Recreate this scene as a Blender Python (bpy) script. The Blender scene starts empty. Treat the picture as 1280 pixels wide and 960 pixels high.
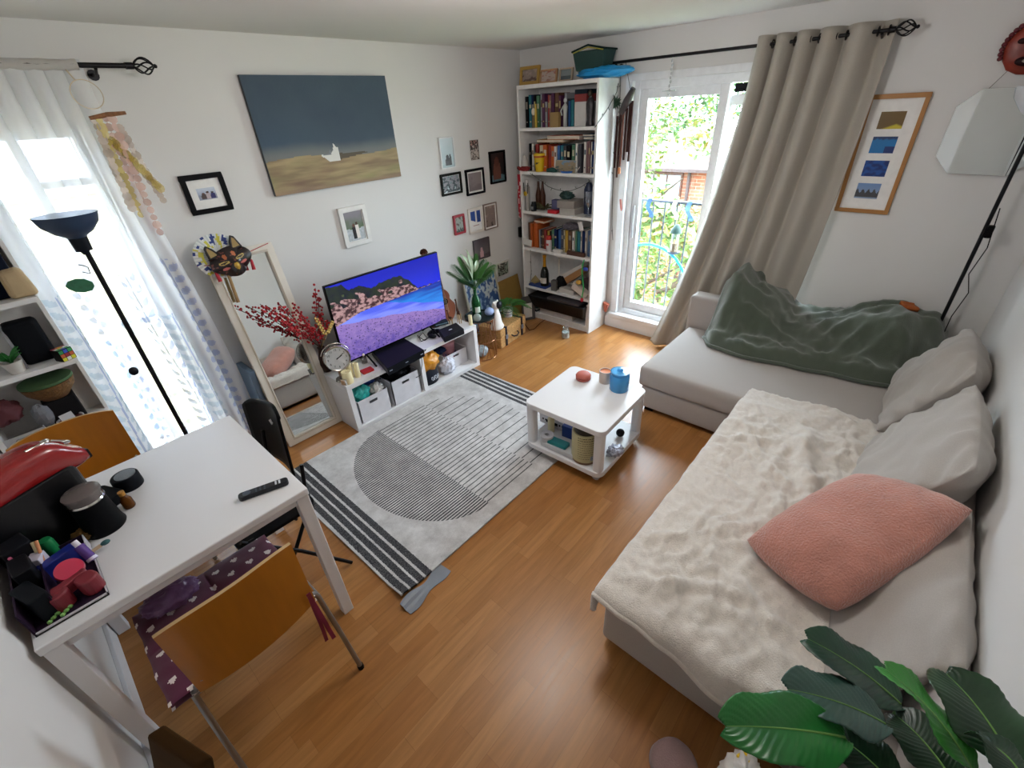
import bpy, bmesh, math, random
from mathutils import Vector, Matrix, noise, Euler
random.seed(7)
R = math.radians
COL = bpy.context.scene.collection
# ---------------------------------------------------------------- camera axes (right, down, forward) in room axes
F = 557.8
AX = Vector((0.66152984, -0.74819627, -0.05079971)); AY = Vector((-0.42185321, -0.31527079, -0.85008482)); AZ = Vector((0.62001463, 0.58378649, -0.52419003))
EYE = Vector((0, 0, 1.87))
def ray(px, py): return AX * ((px - 640) / F) + AY * ((py - 480) / F) + AZ
def fl(px, py, z=0.0): d = ray(px, py); return EYE + d * ((z - EYE.z) / d.z)      # point of a horizontal surface at height z
def wx(px, py, x): d = ray(px, py); return EYE + d * (x / d.x)
def wy(px, py, y): d = ray(px, py); return EYE + d * (y / d.y)
# room
YT, XW, YR, XL, HC = 3.10, 3.64, -0.45, -0.41, 2.295

# ---------------------------------------------------------------- materials
def lin1(c): return c / 12.92 if c <= 0.04045 else ((c + 0.055) / 1.055) ** 2.4
def hx(h):
    if isinstance(h, tuple): return h
    h = h.lstrip('#'); return tuple(lin1(int(h[i:i + 2], 16) / 255) for i in (0, 2, 4))
_m = {}
def mat(h, rough=.55, metal=0, nz=None, bump=None, sheen=0, trans=0, emit=0, alpha=1, coat=0, sub=0, name=None, stretch=None):
    key = (h, rough, metal, nz, bump, sheen, trans, emit, alpha, coat, sub, stretch)
    if key in _m: return _m[key]
    m = bpy.data.materials.new(name or 'paint'); m.use_nodes = True; nt = m.node_tree; b = nt.nodes['Principled BSDF']
    c = hx(h); b.inputs['Base Color'].default_value = (*c, 1); b.inputs['Roughness'].default_value = rough; b.inputs['Metallic'].default_value = metal
    if not metal and .3 * c[0] + .6 * c[1] + .1 * c[2] < .03: b.inputs['Specular IOR Level'].default_value = .10 if not coat else .22
    if sheen: b.inputs['Sheen Weight'].default_value = sheen; b.inputs['Sheen Roughness'].default_value = .6
    if trans: b.inputs['Transmission Weight'].default_value = trans; b.inputs['IOR'].default_value = 1.3
    if coat: b.inputs['Coat Weight'].default_value = coat; b.inputs['Coat Roughness'].default_value = .15
    if emit: b.inputs['Emission Color'].default_value = (*c, 1); b.inputs['Emission Strength'].default_value = emit
    if alpha < 1: b.inputs['Alpha'].default_value = alpha
    tc = nt.nodes.new('ShaderNodeTexCoord'); src = tc.outputs['Object']
    if stretch:
        mp = nt.nodes.new('ShaderNodeMapping'); mp.inputs['Scale'].default_value = stretch; nt.links.new(src, mp.inputs['Vector']); src = mp.outputs['Vector']
    if nz is None: nz = (25, .04)
    n = nt.nodes.new('ShaderNodeTexNoise'); n.inputs['Scale'].default_value = nz[0]; n.inputs['Detail'].default_value = 4
    nt.links.new(src, n.inputs['Vector'])
    mr = nt.nodes.new('ShaderNodeMapRange'); mr.inputs['From Min'].default_value = .25; mr.inputs['From Max'].default_value = .75
    mr.inputs['To Min'].default_value = 1 - nz[1] * 1.5; mr.inputs['To Max'].default_value = 1 + nz[1] * 1.5
    nt.links.new(n.outputs['Fac'], mr.inputs['Value'])
    vm = nt.nodes.new('ShaderNodeVectorMath'); vm.operation = 'SCALE'; vm.inputs[0].default_value = c
    nt.links.new(mr.outputs['Result'], vm.inputs['Scale']); nt.links.new(vm.outputs['Vector'], b.inputs['Base Color'])
    if bump:
        n2 = nt.nodes.new('ShaderNodeTexNoise'); n2.inputs['Scale'].default_value = bump[0]; n2.inputs['Detail'].default_value = 5
        nt.links.new(src, n2.inputs['Vector'])
        bp = nt.nodes.new('ShaderNodeBump'); bp.inputs['Strength'].default_value = bump[1]; bp.inputs['Distance'].default_value = bump[2] if len(bump) > 2 else .004
        nt.links.new(n2.outputs['Fac'], bp.inputs['Height']); nt.links.new(bp.outputs['Normal'], b.inputs['Normal'])
    _m[key] = m; return m
def attrmat(rough=.5, emit=0, coat=0, bump=None, sheen=0):
    key = ('attr', rough, emit, coat, bump, sheen)
    if key in _m: return _m[key]
    m = bpy.data.materials.new('printed_surface'); m.use_nodes = True; nt = m.node_tree; b = nt.nodes['Principled BSDF']
    a = nt.nodes.new('ShaderNodeAttribute'); a.attribute_name = 'Col'
    b.inputs['Roughness'].default_value = rough
    if emit:
        b.inputs['Base Color'].default_value = (.01, .01, .012, 1); nt.links.new(a.outputs['Color'], b.inputs['Emission Color']); b.inputs['Emission Strength'].default_value = emit
    else: nt.links.new(a.outputs['Color'], b.inputs['Base Color'])
    if coat: b.inputs['Coat Weight'].default_value = coat
    if sheen: b.inputs['Sheen Weight'].default_value = sheen
    if bump:
        n2 = nt.nodes.new('ShaderNodeTexNoise'); n2.inputs['Scale'].default_value = bump[0]
        bp = nt.nodes.new('ShaderNodeBump'); bp.inputs['Strength'].default_value = bump[1]; bp.inputs['Distance'].default_value = .004
        tc = nt.nodes.new('ShaderNodeTexCoord'); nt.links.new(tc.outputs['Object'], n2.inputs['Vector'])
        nt.links.new(n2.outputs['Fac'], bp.inputs['Height']); nt.links.new(bp.outputs['Normal'], b.inputs['Normal'])
    _m[key] = m; return m
def glassmat(tint=(1, 1, 1), fac=.12, rough=0.02):
    key = ('glass', tint, fac, rough)
    if key in _m: return _m[key]
    m = bpy.data.materials.new('clear_glass'); m.use_nodes = True; nt = m.node_tree; nt.nodes.clear()
    o = nt.nodes.new('ShaderNodeOutputMaterial'); mx = nt.nodes.new('ShaderNodeMixShader'); t = nt.nodes.new('ShaderNodeBsdfTransparent'); g = nt.nodes.new('ShaderNodeBsdfGlossy')
    t.inputs['Color'].default_value = (*tint, 1); g.inputs['Roughness'].default_value = rough; mx.inputs[0].default_value = fac
    nt.links.new(t.outputs[0], mx.inputs[1]); nt.links.new(g.outputs[0], mx.inputs[2]); nt.links.new(mx.outputs[0], o.inputs[0])
    _m[key] = m; return m

# ---------------------------------------------------------------- mesh builder
def frame(o, x, y, z=None):
    x = Vector(x).normalized(); y = Vector(y); z = x.cross(y).normalized(); y = z.cross(x)
    return Matrix(((x.x, y.x, z.x, o[0]), (x.y, y.y, z.y, o[1]), (x.z, y.z, z.z, o[2]), (0, 0, 0, 1)))
def rotz(a, o=(0, 0, 0)): return Matrix.Translation(Vector(o)) @ Matrix.Rotation(R(a), 4, 'Z')
class G:
    def __init__(s, M=None): s.v = []; s.f = []; s.c = None; s.M = M or Matrix.Identity(4); s.mi = []; s.cur = 0
    def add(s, vs, fs, cols=None):
        b = len(s.v); s.v += [s.M @ Vector(p) for p in vs]; s.f += [tuple(b + i for i in f) for f in fs]; s.mi += [s.cur] * len(fs)
        if cols is not None:
            s.c = s.c or []; s.c += cols
        return s
    def mat(s, i): s.cur = i; return s
    def box(s, x0, x1, y0, y1, z0, z1):
        v = [(x, y, z) for z in (z0, z1) for y in (y0, y1) for x in (x0, x1)]
        return s.add(v, [(0, 2, 3, 1), (4, 5, 7, 6), (0, 1, 5, 4), (2, 6, 7, 3), (0, 4, 6, 2), (1, 3, 7, 5)])
    def hexa(s, b4, t4):   # bottom and top rings of four
        return s.add(list(b4) + list(t4), [(3, 2, 1, 0), (4, 5, 6, 7), (0, 1, 5, 4), (1, 2, 6, 5), (2, 3, 7, 6), (3, 0, 4, 7)])
    def prism(s, poly, z0, z1):
        n = len(poly); v = [(x, y, z0) for x, y in poly] + [(x, y, z1) for x, y in poly]
        return s.add(v, [tuple(reversed(range(n))), tuple(range(n, 2 * n))] + [(i, (i + 1) % n, n + (i + 1) % n, n + i) for i in range(n)])
    def rprism(s, x0, x1, y0, y1, z0, z1, r, n=5):
        p = []
        for cx, cy, a in ((x1 - r, y0 + r, -90), (x1 - r, y1 - r, 0), (x0 + r, y1 - r, 90), (x0 + r, y0 + r, 180)):
            for k in range(n + 1): t = R(a + 90 * k / n); p.append((cx + r * math.cos(t), cy + r * math.sin(t)))
        return s.prism(p, z0, z1)
    def tube(s, pts, r, n=8, closed=False, caps=True):
        pts = [Vector(p) for p in pts]; m = len(pts); rr = r if isinstance(r, (list, tuple)) else [r] * m
        vs = []; up = None
        for i, p in enumerate(pts):
            a = pts[(i - 1) % m] if (i > 0 or closed) else p; b = pts[(i + 1) % m] if (i < m - 1 or closed) else p
            t = (b - a).normalized() if (b - a).length > 1e-9 else Vector((0, 0, 1))
            if up is None: up = Vector((0, 0, 1)) if abs(t.z) < .9 else Vector((1, 0, 0))
            u = t.cross(up)
            if u.length < 1e-4: u = t.cross(Vector((1, .3, 0)))
            u.normalize(); w = u.cross(t).normalized(); up = w
            for k in range(n): q = 2 * math.pi * k / n; vs.append(p + (u * math.cos(q) + w * math.sin(q)) * rr[i])
        fs = []
        for i in range(m if closed else m - 1):
            j = (i + 1) % m
            for k in range(n): fs.append((i * n + k, j * n + k, j * n + (k + 1) % n, i * n + (k + 1) % n))
        if caps and not closed: fs += [tuple(range(n)), tuple(reversed(range((m - 1) * n, m * n)))]
        return s.add(vs, [tuple(reversed(f)) for f in fs])
    def cyl(s, p0, p1, r0, r1=None, n=20): return s.tube([p0, p1], [r0, r0 if r1 is None else r1], n)
    def lathe(s, prof, c=(0, 0, 0), n=24, sx=1, sy=1, a0=0):
        vs = []; c = Vector(c)
        for r, z in prof:
            for k in range(n): t = 2 * math.pi * k / n + a0; vs.append(c + Vector((r * math.cos(t) * sx, r * math.sin(t) * sy, z)))
        m = len(prof); fs = [(i * n + k, i * n + (k + 1) % n, (i + 1) * n + (k + 1) % n, (i + 1) * n + k) for i in range(m - 1) for k in range(n)]
        if prof[0][0] > 1e-6: fs.append(tuple(reversed(range(n))))
        if prof[-1][0] > 1e-6: fs.append(tuple(range((m - 1) * n, m * n)))
        return s.add(vs, fs)
    def sph(s, c, r, n=16, m=10, fn=None):
        r = (r, r, r) if not isinstance(r, (tuple, list)) else r; vs = []; c = Vector(c)
        for i in range(m + 1):
            p = math.pi * i / m
            for k in range(n):
                t = 2 * math.pi * k / n; q = Vector((math.sin(p) * math.cos(t), math.sin(p) * math.sin(t), -math.cos(p)))
                if fn: q = q * fn(q)
                vs.append(c + Vector((q.x * r[0], q.y * r[1], q.z * r[2])))
        return s.add(vs, [(i * n + k, i * n + (k + 1) % n, (i + 1) * n + (k + 1) % n, (i + 1) * n + k) for i in range(m) for k in range(n)])
    def surf(s, fn, nu, nv, cu=False, cv=False, col=None):
        vs = [fn(i / nu, j / nv) for j in range(nv + 1) for i in range(nu + 1)]
        fs = [(j * (nu + 1) + i, j * (nu + 1) + i + 1, (j + 1) * (nu + 1) + i + 1, (j + 1) * (nu + 1) + i) for j in range(nv) for i in range(nu)]
        return s.add(vs, fs, [col((i + .5) / nu, (j + .5) / nv) for j in range(nv) for i in range(nu)] if col else None)
    def quad(s, a, b, c, d): return s.add([a, b, c, d], [(0, 1, 2, 3)])
CUR = [None]
def obj(name, g, m, par='cur', smooth=False, bevel=0, solid=0, sub=0, label=None, weld=True, seg=2):
    if par == 'cur': par = CUR[0]
    vs = g.v
    lo = Vector([min(p[i] for p in vs) for i in range(3)]); hi = Vector([max(p[i] for p in vs) for i in range(3)])
    c = Vector(((lo.x + hi.x) / 2, (lo.y + hi.y) / 2, lo.z))
    me = bpy.data.meshes.new(name); me.from_pydata([p - c for p in vs], [], g.f); me.update()
    ms = m if isinstance(m, (list, tuple)) else [m]
    for k in ms: me.materials.append(k)
    if len(ms) > 1: me.polygons.foreach_set('material_index', g.mi)
    if g.c:
        at = me.color_attributes.new('Col', 'FLOAT_COLOR', 'CORNER'); buf = []
        for p, cc in zip(me.polygons, g.c): buf += [cc[0], cc[1], cc[2], 1.0] * p.loop_total
        at.data.foreach_set('color', buf)
    if weld:
        bm = bmesh.new(); bm.from_mesh(me); bmesh.ops.remove_doubles(bm, verts=bm.verts, dist=1e-5)
        if not g.c and not solid: bmesh.ops.recalc_face_normals(bm, faces=bm.faces)
        bm.to_mesh(me); bm.free()
    if smooth: me.polygons.foreach_set('use_smooth', [True] * len(me.polygons))
    o = bpy.data.objects.new(name, me); COL.objects.link(o)
    if par is not None:
        w = par['_w'] if '_w' in par else (0, 0, 0); o.parent = par; o.location = c - Vector(w)
    else: o.location = c
    o['_w'] = tuple(c)
    if solid: d = o.modifiers.new('solid', 'SOLIDIFY'); d.thickness = solid; d.offset = 0
    if bevel: d = o.modifiers.new('bevel', 'BEVEL'); d.width = bevel; d.segments = seg; d.limit_method = 'ANGLE'; d.angle_limit = R(40)
    if sub: d = o.modifiers.new('sub', 'SUBSURF'); d.levels = sub; d.render_levels = sub
    if smooth and bevel == 0 and not sub and smooth != 'all':
        try: me.set_sharp_from_angle(angle=R(50))
        except Exception: pass
    if label: o['label'] = label
    return o
def tag(o, label, cat, group=None, kind=None):
    o['label'] = label; o['category'] = cat
    if group: o['group'] = group
    if kind: o['kind'] = kind
    return o
def T(name, label, cat, loc=(0, 0, 0), group=None):      # an Empty at the thing's base
    o = bpy.data.objects.new(name, None); COL.objects.link(o); o.location = loc; o['_w'] = tuple(loc); o.empty_display_size = .05
    tag(o, label, cat, group); CUR[0] = o; return o
def S(name, g, m, label, cat, group=None, **k):           # a thing that is one mesh
    return tag(obj(name, g, m, None, **k), label, cat, group)
def struct(name, g, m, label=None, **k):
    o = obj(name, g, m, None, **k); o['kind'] = 'structure'
    if label: o['label'] = label; o['category'] = name.split('_')[0]
    return o
def dup(root, loc, rz=0, label=None):
    def cp(o, p):
        c = o.copy(); COL.objects.link(c); c.parent = p
        for ch in [x for x in bpy.data.objects if x.parent == o]: cp(ch, c)
        return c
    r = cp(root, None); r.location = loc; r.rotation_euler = (0, 0, rz); r['_w'] = tuple(loc)
    if label: r['label'] = label
    return r
def nz(p, s=1.0, o=0): return noise.noise(Vector(p) * s + Vector((o, o * .7, o * 1.3)))
def fbm(p, s=1.0, o=0, n=3): return sum(nz(p, s * 2 ** k, o + 3 * k) / 2 ** k for k in range(n))
def mix(a, b, t): t = max(0, min(1, t)); return tuple(x + (y - x) * t for x, y in zip(a, b))
def sm(a, b, x): t = max(0, min(1, (x - a) / (b - a))); return t * t * (3 - 2 * t)
def arc(c, r, a0, a1, n, ax=0, ay=2):
    out = []
    for k in range(n + 1):
        t = R(a0 + (a1 - a0) * k / n); p = [c[0], c[1], c[2]]; p[ax] += r * math.cos(t); p[ay] += r * math.sin(t); out.append(tuple(p))
    return out
WHITE = mat('#e4e3e4', .42, nz=(2, .006), name='white_lacquer'); WPLAS = mat('#e9e9ea', .35, name='white_plastic'); BLACK = mat('#08080a', .4, name='black_plastic'); BMET = mat('#101014', .35, .6, name='black_metal')
CHROME = mat('#c9c6c2', .18, 1, name='chrome'); GREYM = mat('#8d8b88', .35, .8, name='grey_steel')
# ================================================================ camera, sky, room shell
cd = bpy.data.cameras.new('camera'); cam = bpy.data.objects.new('camera', cd); COL.objects.link(cam)
cd.sensor_width = 36; cd.lens = F / 1280 * 36; cd.clip_start = .02
cam.matrix_world = Matrix(((AX.x, -AY.x, -AZ.x, EYE.x), (AX.y, -AY.y, -AZ.y, EYE.y), (AX.z, -AY.z, -AZ.z, EYE.z), (0, 0, 0, 1)))
sc = bpy.context.scene; sc.camera = cam
sc.view_settings.view_transform = 'Standard'; sc.view_settings.look = 'None'; sc.view_settings.gamma = 1; sc.view_settings.use_curve_mapping = False
sc.view_settings.exposure = EXPO = 0.88
w = bpy.data.worlds.new('sky'); sc.world = w; w.use_nodes = True; nt = w.node_tree; bg = nt.nodes['Background']
tc = nt.nodes.new('ShaderNodeTexCoord'); sx = nt.nodes.new('ShaderNodeSeparateXYZ'); nt.links.new(tc.outputs['Generated'], sx.inputs[0])
rp = nt.nodes.new('ShaderNodeValToRGB'); rp.color_ramp.elements[0].position = .42; rp.color_ramp.elements[0].color = (.30, .33, .27, 1)
rp.color_ramp.elements[1].position = .52; rp.color_ramp.elements[1].color = (.76, .88, 1, 1)
mr = nt.nodes.new('ShaderNodeMapRange'); mr.inputs['From Min'].default_value = -1; nt.links.new(sx.outputs['Z'], mr.inputs['Value'])
nt.links.new(mr.outputs[0], rp.inputs[0]); nt.links.new(rp.outputs[0], bg.inputs['Color']); bg.inputs['Strength'].default_value = SKY = 18.0
def portal(name, loc, rot, sx_, sy_):
    l = bpy.data.lights.new(name, 'AREA'); l.shape = 'RECTANGLE'; l.size = sx_; l.size_y = sy_; l.energy = 1; l.cycles.is_portal = True
    o = bpy.data.objects.new(name, l); COL.objects.link(o); o.location = loc; o.rotation_euler = rot
portal('door_daylight', (4.0, 1.28, 1.07), (0, R(90), 0), 1.86, 1.5)
portal('window_daylight', (.23, 3.35, 1.0), (R(-90), 0, 0), .44, 1.75)

# wall paint
WALL = mat('#dbd9d7', .85, nz=(3, .012), bump=(220, .12, .002), name='wall_paint')
CEIL = mat('#dedbd7', .9, nz=(2, .012), name='ceiling_paint')
# floor: orange oak laminate strips
def floormat():
    m = bpy.data.materials.new('oak_laminate'); m.use_nodes = True; nt = m.node_tree; b = nt.nodes['Principled BSDF']; L = nt.links.new
    tc = nt.nodes.new('ShaderNodeTexCoord'); mp = nt.nodes.new('ShaderNodeMapping'); mp.inputs['Rotation'].default_value = (0, 0, R(0)); L(tc.outputs['Object'], mp.inputs['Vector'])
    br = nt.nodes.new('ShaderNodeTexBrick'); br.inputs['Scale'].default_value = 1; br.inputs['Brick Width'].default_value = .42; br.inputs['Row Height'].default_value = .064
    br.inputs['Mortar Size'].default_value = .0006; br.inputs['Mortar Smooth'].default_value = .3; br.offset = .37; br.offset_frequency = 3; br.squash = 1.3; br.squash_frequency = 5
    br.inputs['Color1'].default_value = (*hx('#ae7a46'), 1); br.inputs['Color2'].default_value = (*hx('#9c6633'), 1); br.inputs['Mortar'].default_value = (*hx('#86592f'), 1); br.inputs['Bias'].default_value = -.1
    L(mp.outputs[0], br.inputs['Vector'])
    mp2 = nt.nodes.new('ShaderNodeMapping'); mp2.inputs['Scale'].default_value = (2.2, 26, 1); L(mp.outputs[0], mp2.inputs['Vector'])
    n = nt.nodes.new('ShaderNodeTexNoise'); n.inputs['Scale'].default_value = 2.2; n.inputs['Detail'].default_value = 7; n.inputs['Distortion'].default_value = .7; L(mp2.outputs[0], n.inputs['Vector'])
    r = nt.nodes.new('ShaderNodeMapRange'); r.inputs['From Min'].default_value = .3; r.inputs['From Max'].default_value = .7; r.inputs['To Min'].default_value = .84; r.inputs['To Max'].default_value = 1.12; L(n.outputs['Fac'], r.inputs['Value'])
    v = nt.nodes.new('ShaderNodeVectorMath'); v.operation = 'SCALE'; L(br.outputs['Color'], v.inputs[0]); L(r.outputs[0], v.inputs['Scale']); L(v.outputs[0], b.inputs['Base Color'])
    b.inputs['Roughness'].default_value = .3; b.inputs['Specular IOR Level'].default_value = .45
    r2 = nt.nodes.new('ShaderNodeMapRange'); r2.inputs['To Min'].default_value = .24; r2.inputs['To Max'].default_value = .38; L(n.outputs['Fac'], r2.inputs['Value']); L(r2.outputs[0], b.inputs['Roughness'])
    return m
FLOOR = floormat()
struct('floor', G().box(XL - .1, XW + .1, YR - .1, YT + .1, -.1, 0), FLOOR)
struct('ceiling', G().box(XL - .3, XW + .3, YR - .3, YT + .3, HC, HC + .12), CEIL)
# TV wall with the tall left window: opening x .03-.46, z .1-1.87
g = G(); WT = .3
g.box(XL - .3, .03, YT, YT + WT, -.1, HC); g.box(.46, XW + .3, YT, YT + WT, -.1, HC); g.box(.03, .46, YT, YT + WT, 1.90, HC); g.box(.03, .46, YT, YT + WT, -.1, .1)
struct('wall_back', g, WALL)
# window wall with the balcony door: opening y .55-2.0, z .14-2.0
DY0, DY1, DZ0, DZ1 = .55, 2.0, .14, 2.0
g = G(); g.box(XW, XW + WT, YR - .3, DY0, -.1, HC); g.box(XW, XW + WT, DY1, YT, -.1, HC); g.box(XW, XW + WT, DY0, DY1, DZ1, HC); g.box(XW, XW + WT, DY0, DY1, -.1, DZ0)
struct('wall_right', g, WALL)
struct('wall_front', G().box(XL - .3, XW, YR - .3, YR, -.1, HC), WALL)
struct('wall_left', G().box(XL - .3, XL, YR, YT, -.1, HC), WALL)
# skirting / step under the balcony door
g = G(); g.box(XW - .035, XW, YR, 2.09, 0, .105); struct('baseboard_right', g, WHITE, bevel=.004)
g = G(); g.box(XW - .05, XW + .13, DY0 - .03, DY1 + .06, .105, .145); struct('trim_1', g, WHITE, bevel=.005)
g = G(); g.box(.47, 3.3, YT - .015, YT, 0, .08); struct('baseboard_back', g, WHITE, bevel=.003)
g = G(); g.box(XL, XL + .015, 1.0, YT, 0, .1); struct('baseboard_left', g, WHITE, bevel=.003)
# balcony door: casing, fixed light and sliding sash
UPVC = mat('#e9ebee', .3, name='white_upvc')
d = T('door_1', 'white sliding balcony door with two tall glass panes beside the bookcase', 'door', (XW + .15, 1.28, .145)); d['kind'] = 'structure'
g = G(); x0, x1 = XW + .03, XW + .17
g.box(x0, x1, DY1 - .055, DY1, DZ0, DZ1); g.box(x0, x1, DY0, DY0 + .055, DZ0, DZ1); g.box(x0, x1, DY0 + .055, DY1 - .055, DZ1 - .055, DZ1); g.box(x0, x1, DY0 + .055, DY1 - .055, DZ0, DZ0 + .05)
obj('door_frame', g, UPVC, bevel=.004)
g = G(); g.box(XW - .012, XW + .03, DY1 - .012, DY1 + .045, DZ0, DZ1 - .0); g.box(XW - .012, XW + .03, DY0, DY1 + .045, DZ1, DZ1 + .045); obj('casing', g, UPVC, bevel=.003)
def sash(name, ya, yb, xa, dz=0):
    g = G(); b = .062; za, zb = DZ0 + .05, DZ1 - .055 - dz
    g.box(xa, xa + .05, ya, ya + b, za, zb); g.box(xa, xa + .05, yb - b, yb, za, zb); g.box(xa, xa + .05, ya + b, yb - b, za, za + b + .01); g.box(xa, xa + .05, ya + b, yb - b, zb - b, zb)
    o = obj(name, g, UPVC, bevel=.005)
    obj('glass', G().box(xa + .022, xa + .028, ya + b, yb - b, za + b, zb - b), glassmat((.95, .97, .97), .05), o); return o
s1 = sash('sliding_sash', 1.29, DY1 - .055, XW + .05)
g = G(); g.box(XW + .03, XW + .05, 1.905, 1.925, .85, 1.12); obj('handle', g, mat('#cfd2d6', .3, .5), s1, bevel=.004)
s2 = sash('fixed_sash', DY0 + .05, 1.34, XW + .11, .07)
obj('trickle_vent', G().box(XW + .085, XW + .12, .8, 1.27, DZ1 - .11, DZ1 - .06), mat('#16181c', .5), bevel=.003)
# left window
d = T('window_1', 'tall white framed window with a glazing bar behind the sheer curtain', 'window', (.245, YT + .15, .1)); d['kind'] = 'structure'
g = G(); ya, yb = YT + .08, YT + .15
g.box(.03, .075, ya, yb, .1, 1.90); g.box(.425, .46, ya, yb, .1, 1.90); g.box(.075, .425, ya, yb, 1.86, 1.90); g.box(.075, .425, ya, yb, .1, .16); g.box(.195, .235, ya, yb, .16, 1.86); g.box(.235, .425, ya, yb, 1.655, 1.69); g.box(.235, .425, ya, yb, .93, .965)
obj('window_frame', g, UPVC, bevel=.004)
obj('glass', G().box(.075, .195, YT + .11, YT + .115, .16, 1.86), glassmat((.95, .97, .97), .05)); obj('glass', G().box(.235, .425, YT + .11, YT + .115, .16, 1.86), glassmat((.95, .97, .97), .05))
CUR[0] = None
# ================================================================ rug
def rugmat():
    m = bpy.data.materials.new('woven_rug'); m.use_nodes = True; nt = m.node_tree; b = nt.nodes['Principled BSDF']; L = nt.links.new
    tc = nt.nodes.new('ShaderNodeTexCoord'); sp = nt.nodes.new('ShaderNodeSeparateXYZ'); L(tc.outputs['Object'], sp.inputs[0])
    def M(op, a, b_=None, c=None):
        n = nt.nodes.new('ShaderNodeMath'); n.operation = op
        for i, v in enumerate((a, b_, c)):
            if v is None: continue
            if isinstance(v, (int, float)): n.inputs[i].default_value = v
            else: L(v, n.inputs[i])
        return n.outputs[0]
    n1 = nt.nodes.new('ShaderNodeTexNoise'); n1.inputs['Scale'].default_value = 9; n1.inputs['Detail'].default_value = 8; n1.inputs['Roughness'].default_value = .7; L(tc.outputs['Object'], n1.inputs['Vector'])
    n2 = nt.nodes.new('ShaderNodeTexNoise'); n2.inputs['Scale'].default_value = 190; n2.inputs['Detail'].default_value = 2; L(tc.outputs['Object'], n2.inputs['Vector'])
    x = M('ADD', sp.outputs['X'], 1.3675); y = M('ADD', sp.outputs['Y'], 1.875 - 1.868); y = M('ADD', y, M('MULTIPLY', M('SUBTRACT', n1.outputs['Fac'], .5), .006))
    xx = M('ADD', x, M('MULTIPLY', M('SUBTRACT', n2.outputs['Fac'], .5), .012))
    ay = M('ABSOLUTE', y)
    def band(c, w): return M('LESS_THAN', M('ABSOLUTE', M('SUBTRACT', xx, c)), w)
    tot = None
    for c in (.545, .590, .634, .680, 2.043, 2.086, 2.133, 2.177):
        q = band(c, .0165 if c < 1 else .013); tot = q if tot is None else M('ADD', tot, q)
    def lines(per, duty): return M('LESS_THAN', M('FRACT', M('ADD', M('DIVIDE', y, per), 50.5)), duty)
    def ell(cx, a): return M('LESS_THAN', M('ADD', M('POWER', M('ABSOLUTE', M('DIVIDE', M('SUBTRACT', x, cx), a)), 2), M('POWER', M('DIVIDE', ay, .537), 2)), 1)
    A = M('MULTIPLY', M('MULTIPLY', M('LESS_THAN', x, 1.18), ell(1.18, .41)), lines(.0168, .52))
    B = M('MULTIPLY', M('MULTIPLY', M('MULTIPLY', M('GREATER_THAN', x, 1.18), M('LESS_THAN', x, 1.577)), M('LESS_THAN', ay, .537)), lines(.0336, .2))
    D = M('MULTIPLY', M('MULTIPLY', M('GREATER_THAN', x, 1.577), ell(1.577, .376)), lines(.0672, .1))
    tot = M('MINIMUM', M('ADD', tot, M('ADD', A, M('ADD', B, D))), 1)
    tot = M('MULTIPLY', tot, M('MULTIPLY_ADD', M('SUBTRACT', n2.outputs['Fac'], .3), .7, .78)); tot = M('MINIMUM', tot, 1)
    r = nt.nodes.new('ShaderNodeValToRGB'); r.color_ramp.elements[0].position = .32; r.color_ramp.elements[0].color = (*hx('#a39f9d'), 1); r.color_ramp.elements[1].position = .62; r.color_ramp.elements[1].color = (*hx('#d2d0ce'), 1)
    L(M('ADD', M('MULTIPLY', n1.outputs['Fac'], .8), M('MULTIPLY', n2.outputs['Fac'], .2)), r.inputs[0])
    mx = nt.nodes.new('ShaderNodeMixRGB'); L(tot, mx.inputs[0]); L(r.outputs[0], mx.inputs[1]); mx.inputs[2].default_value = (*hx('#1b1c24'), 1); L(mx.outputs[0], b.inputs['Base Color'])
    b.inputs['Roughness'].default_value = .95; bp = nt.nodes.new('ShaderNodeBump'); bp.inputs['Strength'].default_value = .5; bp.inputs['Distance'].default_value = .003; L(n2.outputs['Fac'], bp.inputs['Height']); L(bp.outputs[0], b.inputs['Normal'])
    return m
def rugp(u, v):
    a = Vector((.515, 1.25, 0)).lerp(Vector((2.225, 1.25, 0)), u); b_ = Vector((.50, 2.50, 0)).lerp(Vector((2.19, 2.50, 0)), u); p = a.lerp(b_, v)
    p.z = .009 + .0015 * nz(p, 5) + .02 * max(0, 1 - math.hypot((p.x - .53) / .09, (p.y - 1.26) / .09)) * (1 if v < .2 else 0)
    return p
g = G(); g.surf(rugp, 86, 62)
o = S('patterned_rug', g, rugmat(), 'light grey woven rug with dark half circle of stripes and banded ends', 'rug', solid=.010)
g = G(); M0 = frame((.62, 1.205, .0), (.95, .10, 0), (-.1, .95, 0)); g.M = M0; g.surf(lambda u, v: Vector(((u - .5) * .26, (v - .5) * .065 * (1 + .25 * math.sin(9 * u)), .004 + .019 * sm(.35, .8, v) * (1 - sm(.2, .7, u)))), 24, 6)
S('duct_tape', g, mat('#80858e', .5, bump=(40, .2)), 'strip of grey duct tape holding the near rug corner down', 'tape', solid=.002)

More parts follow.
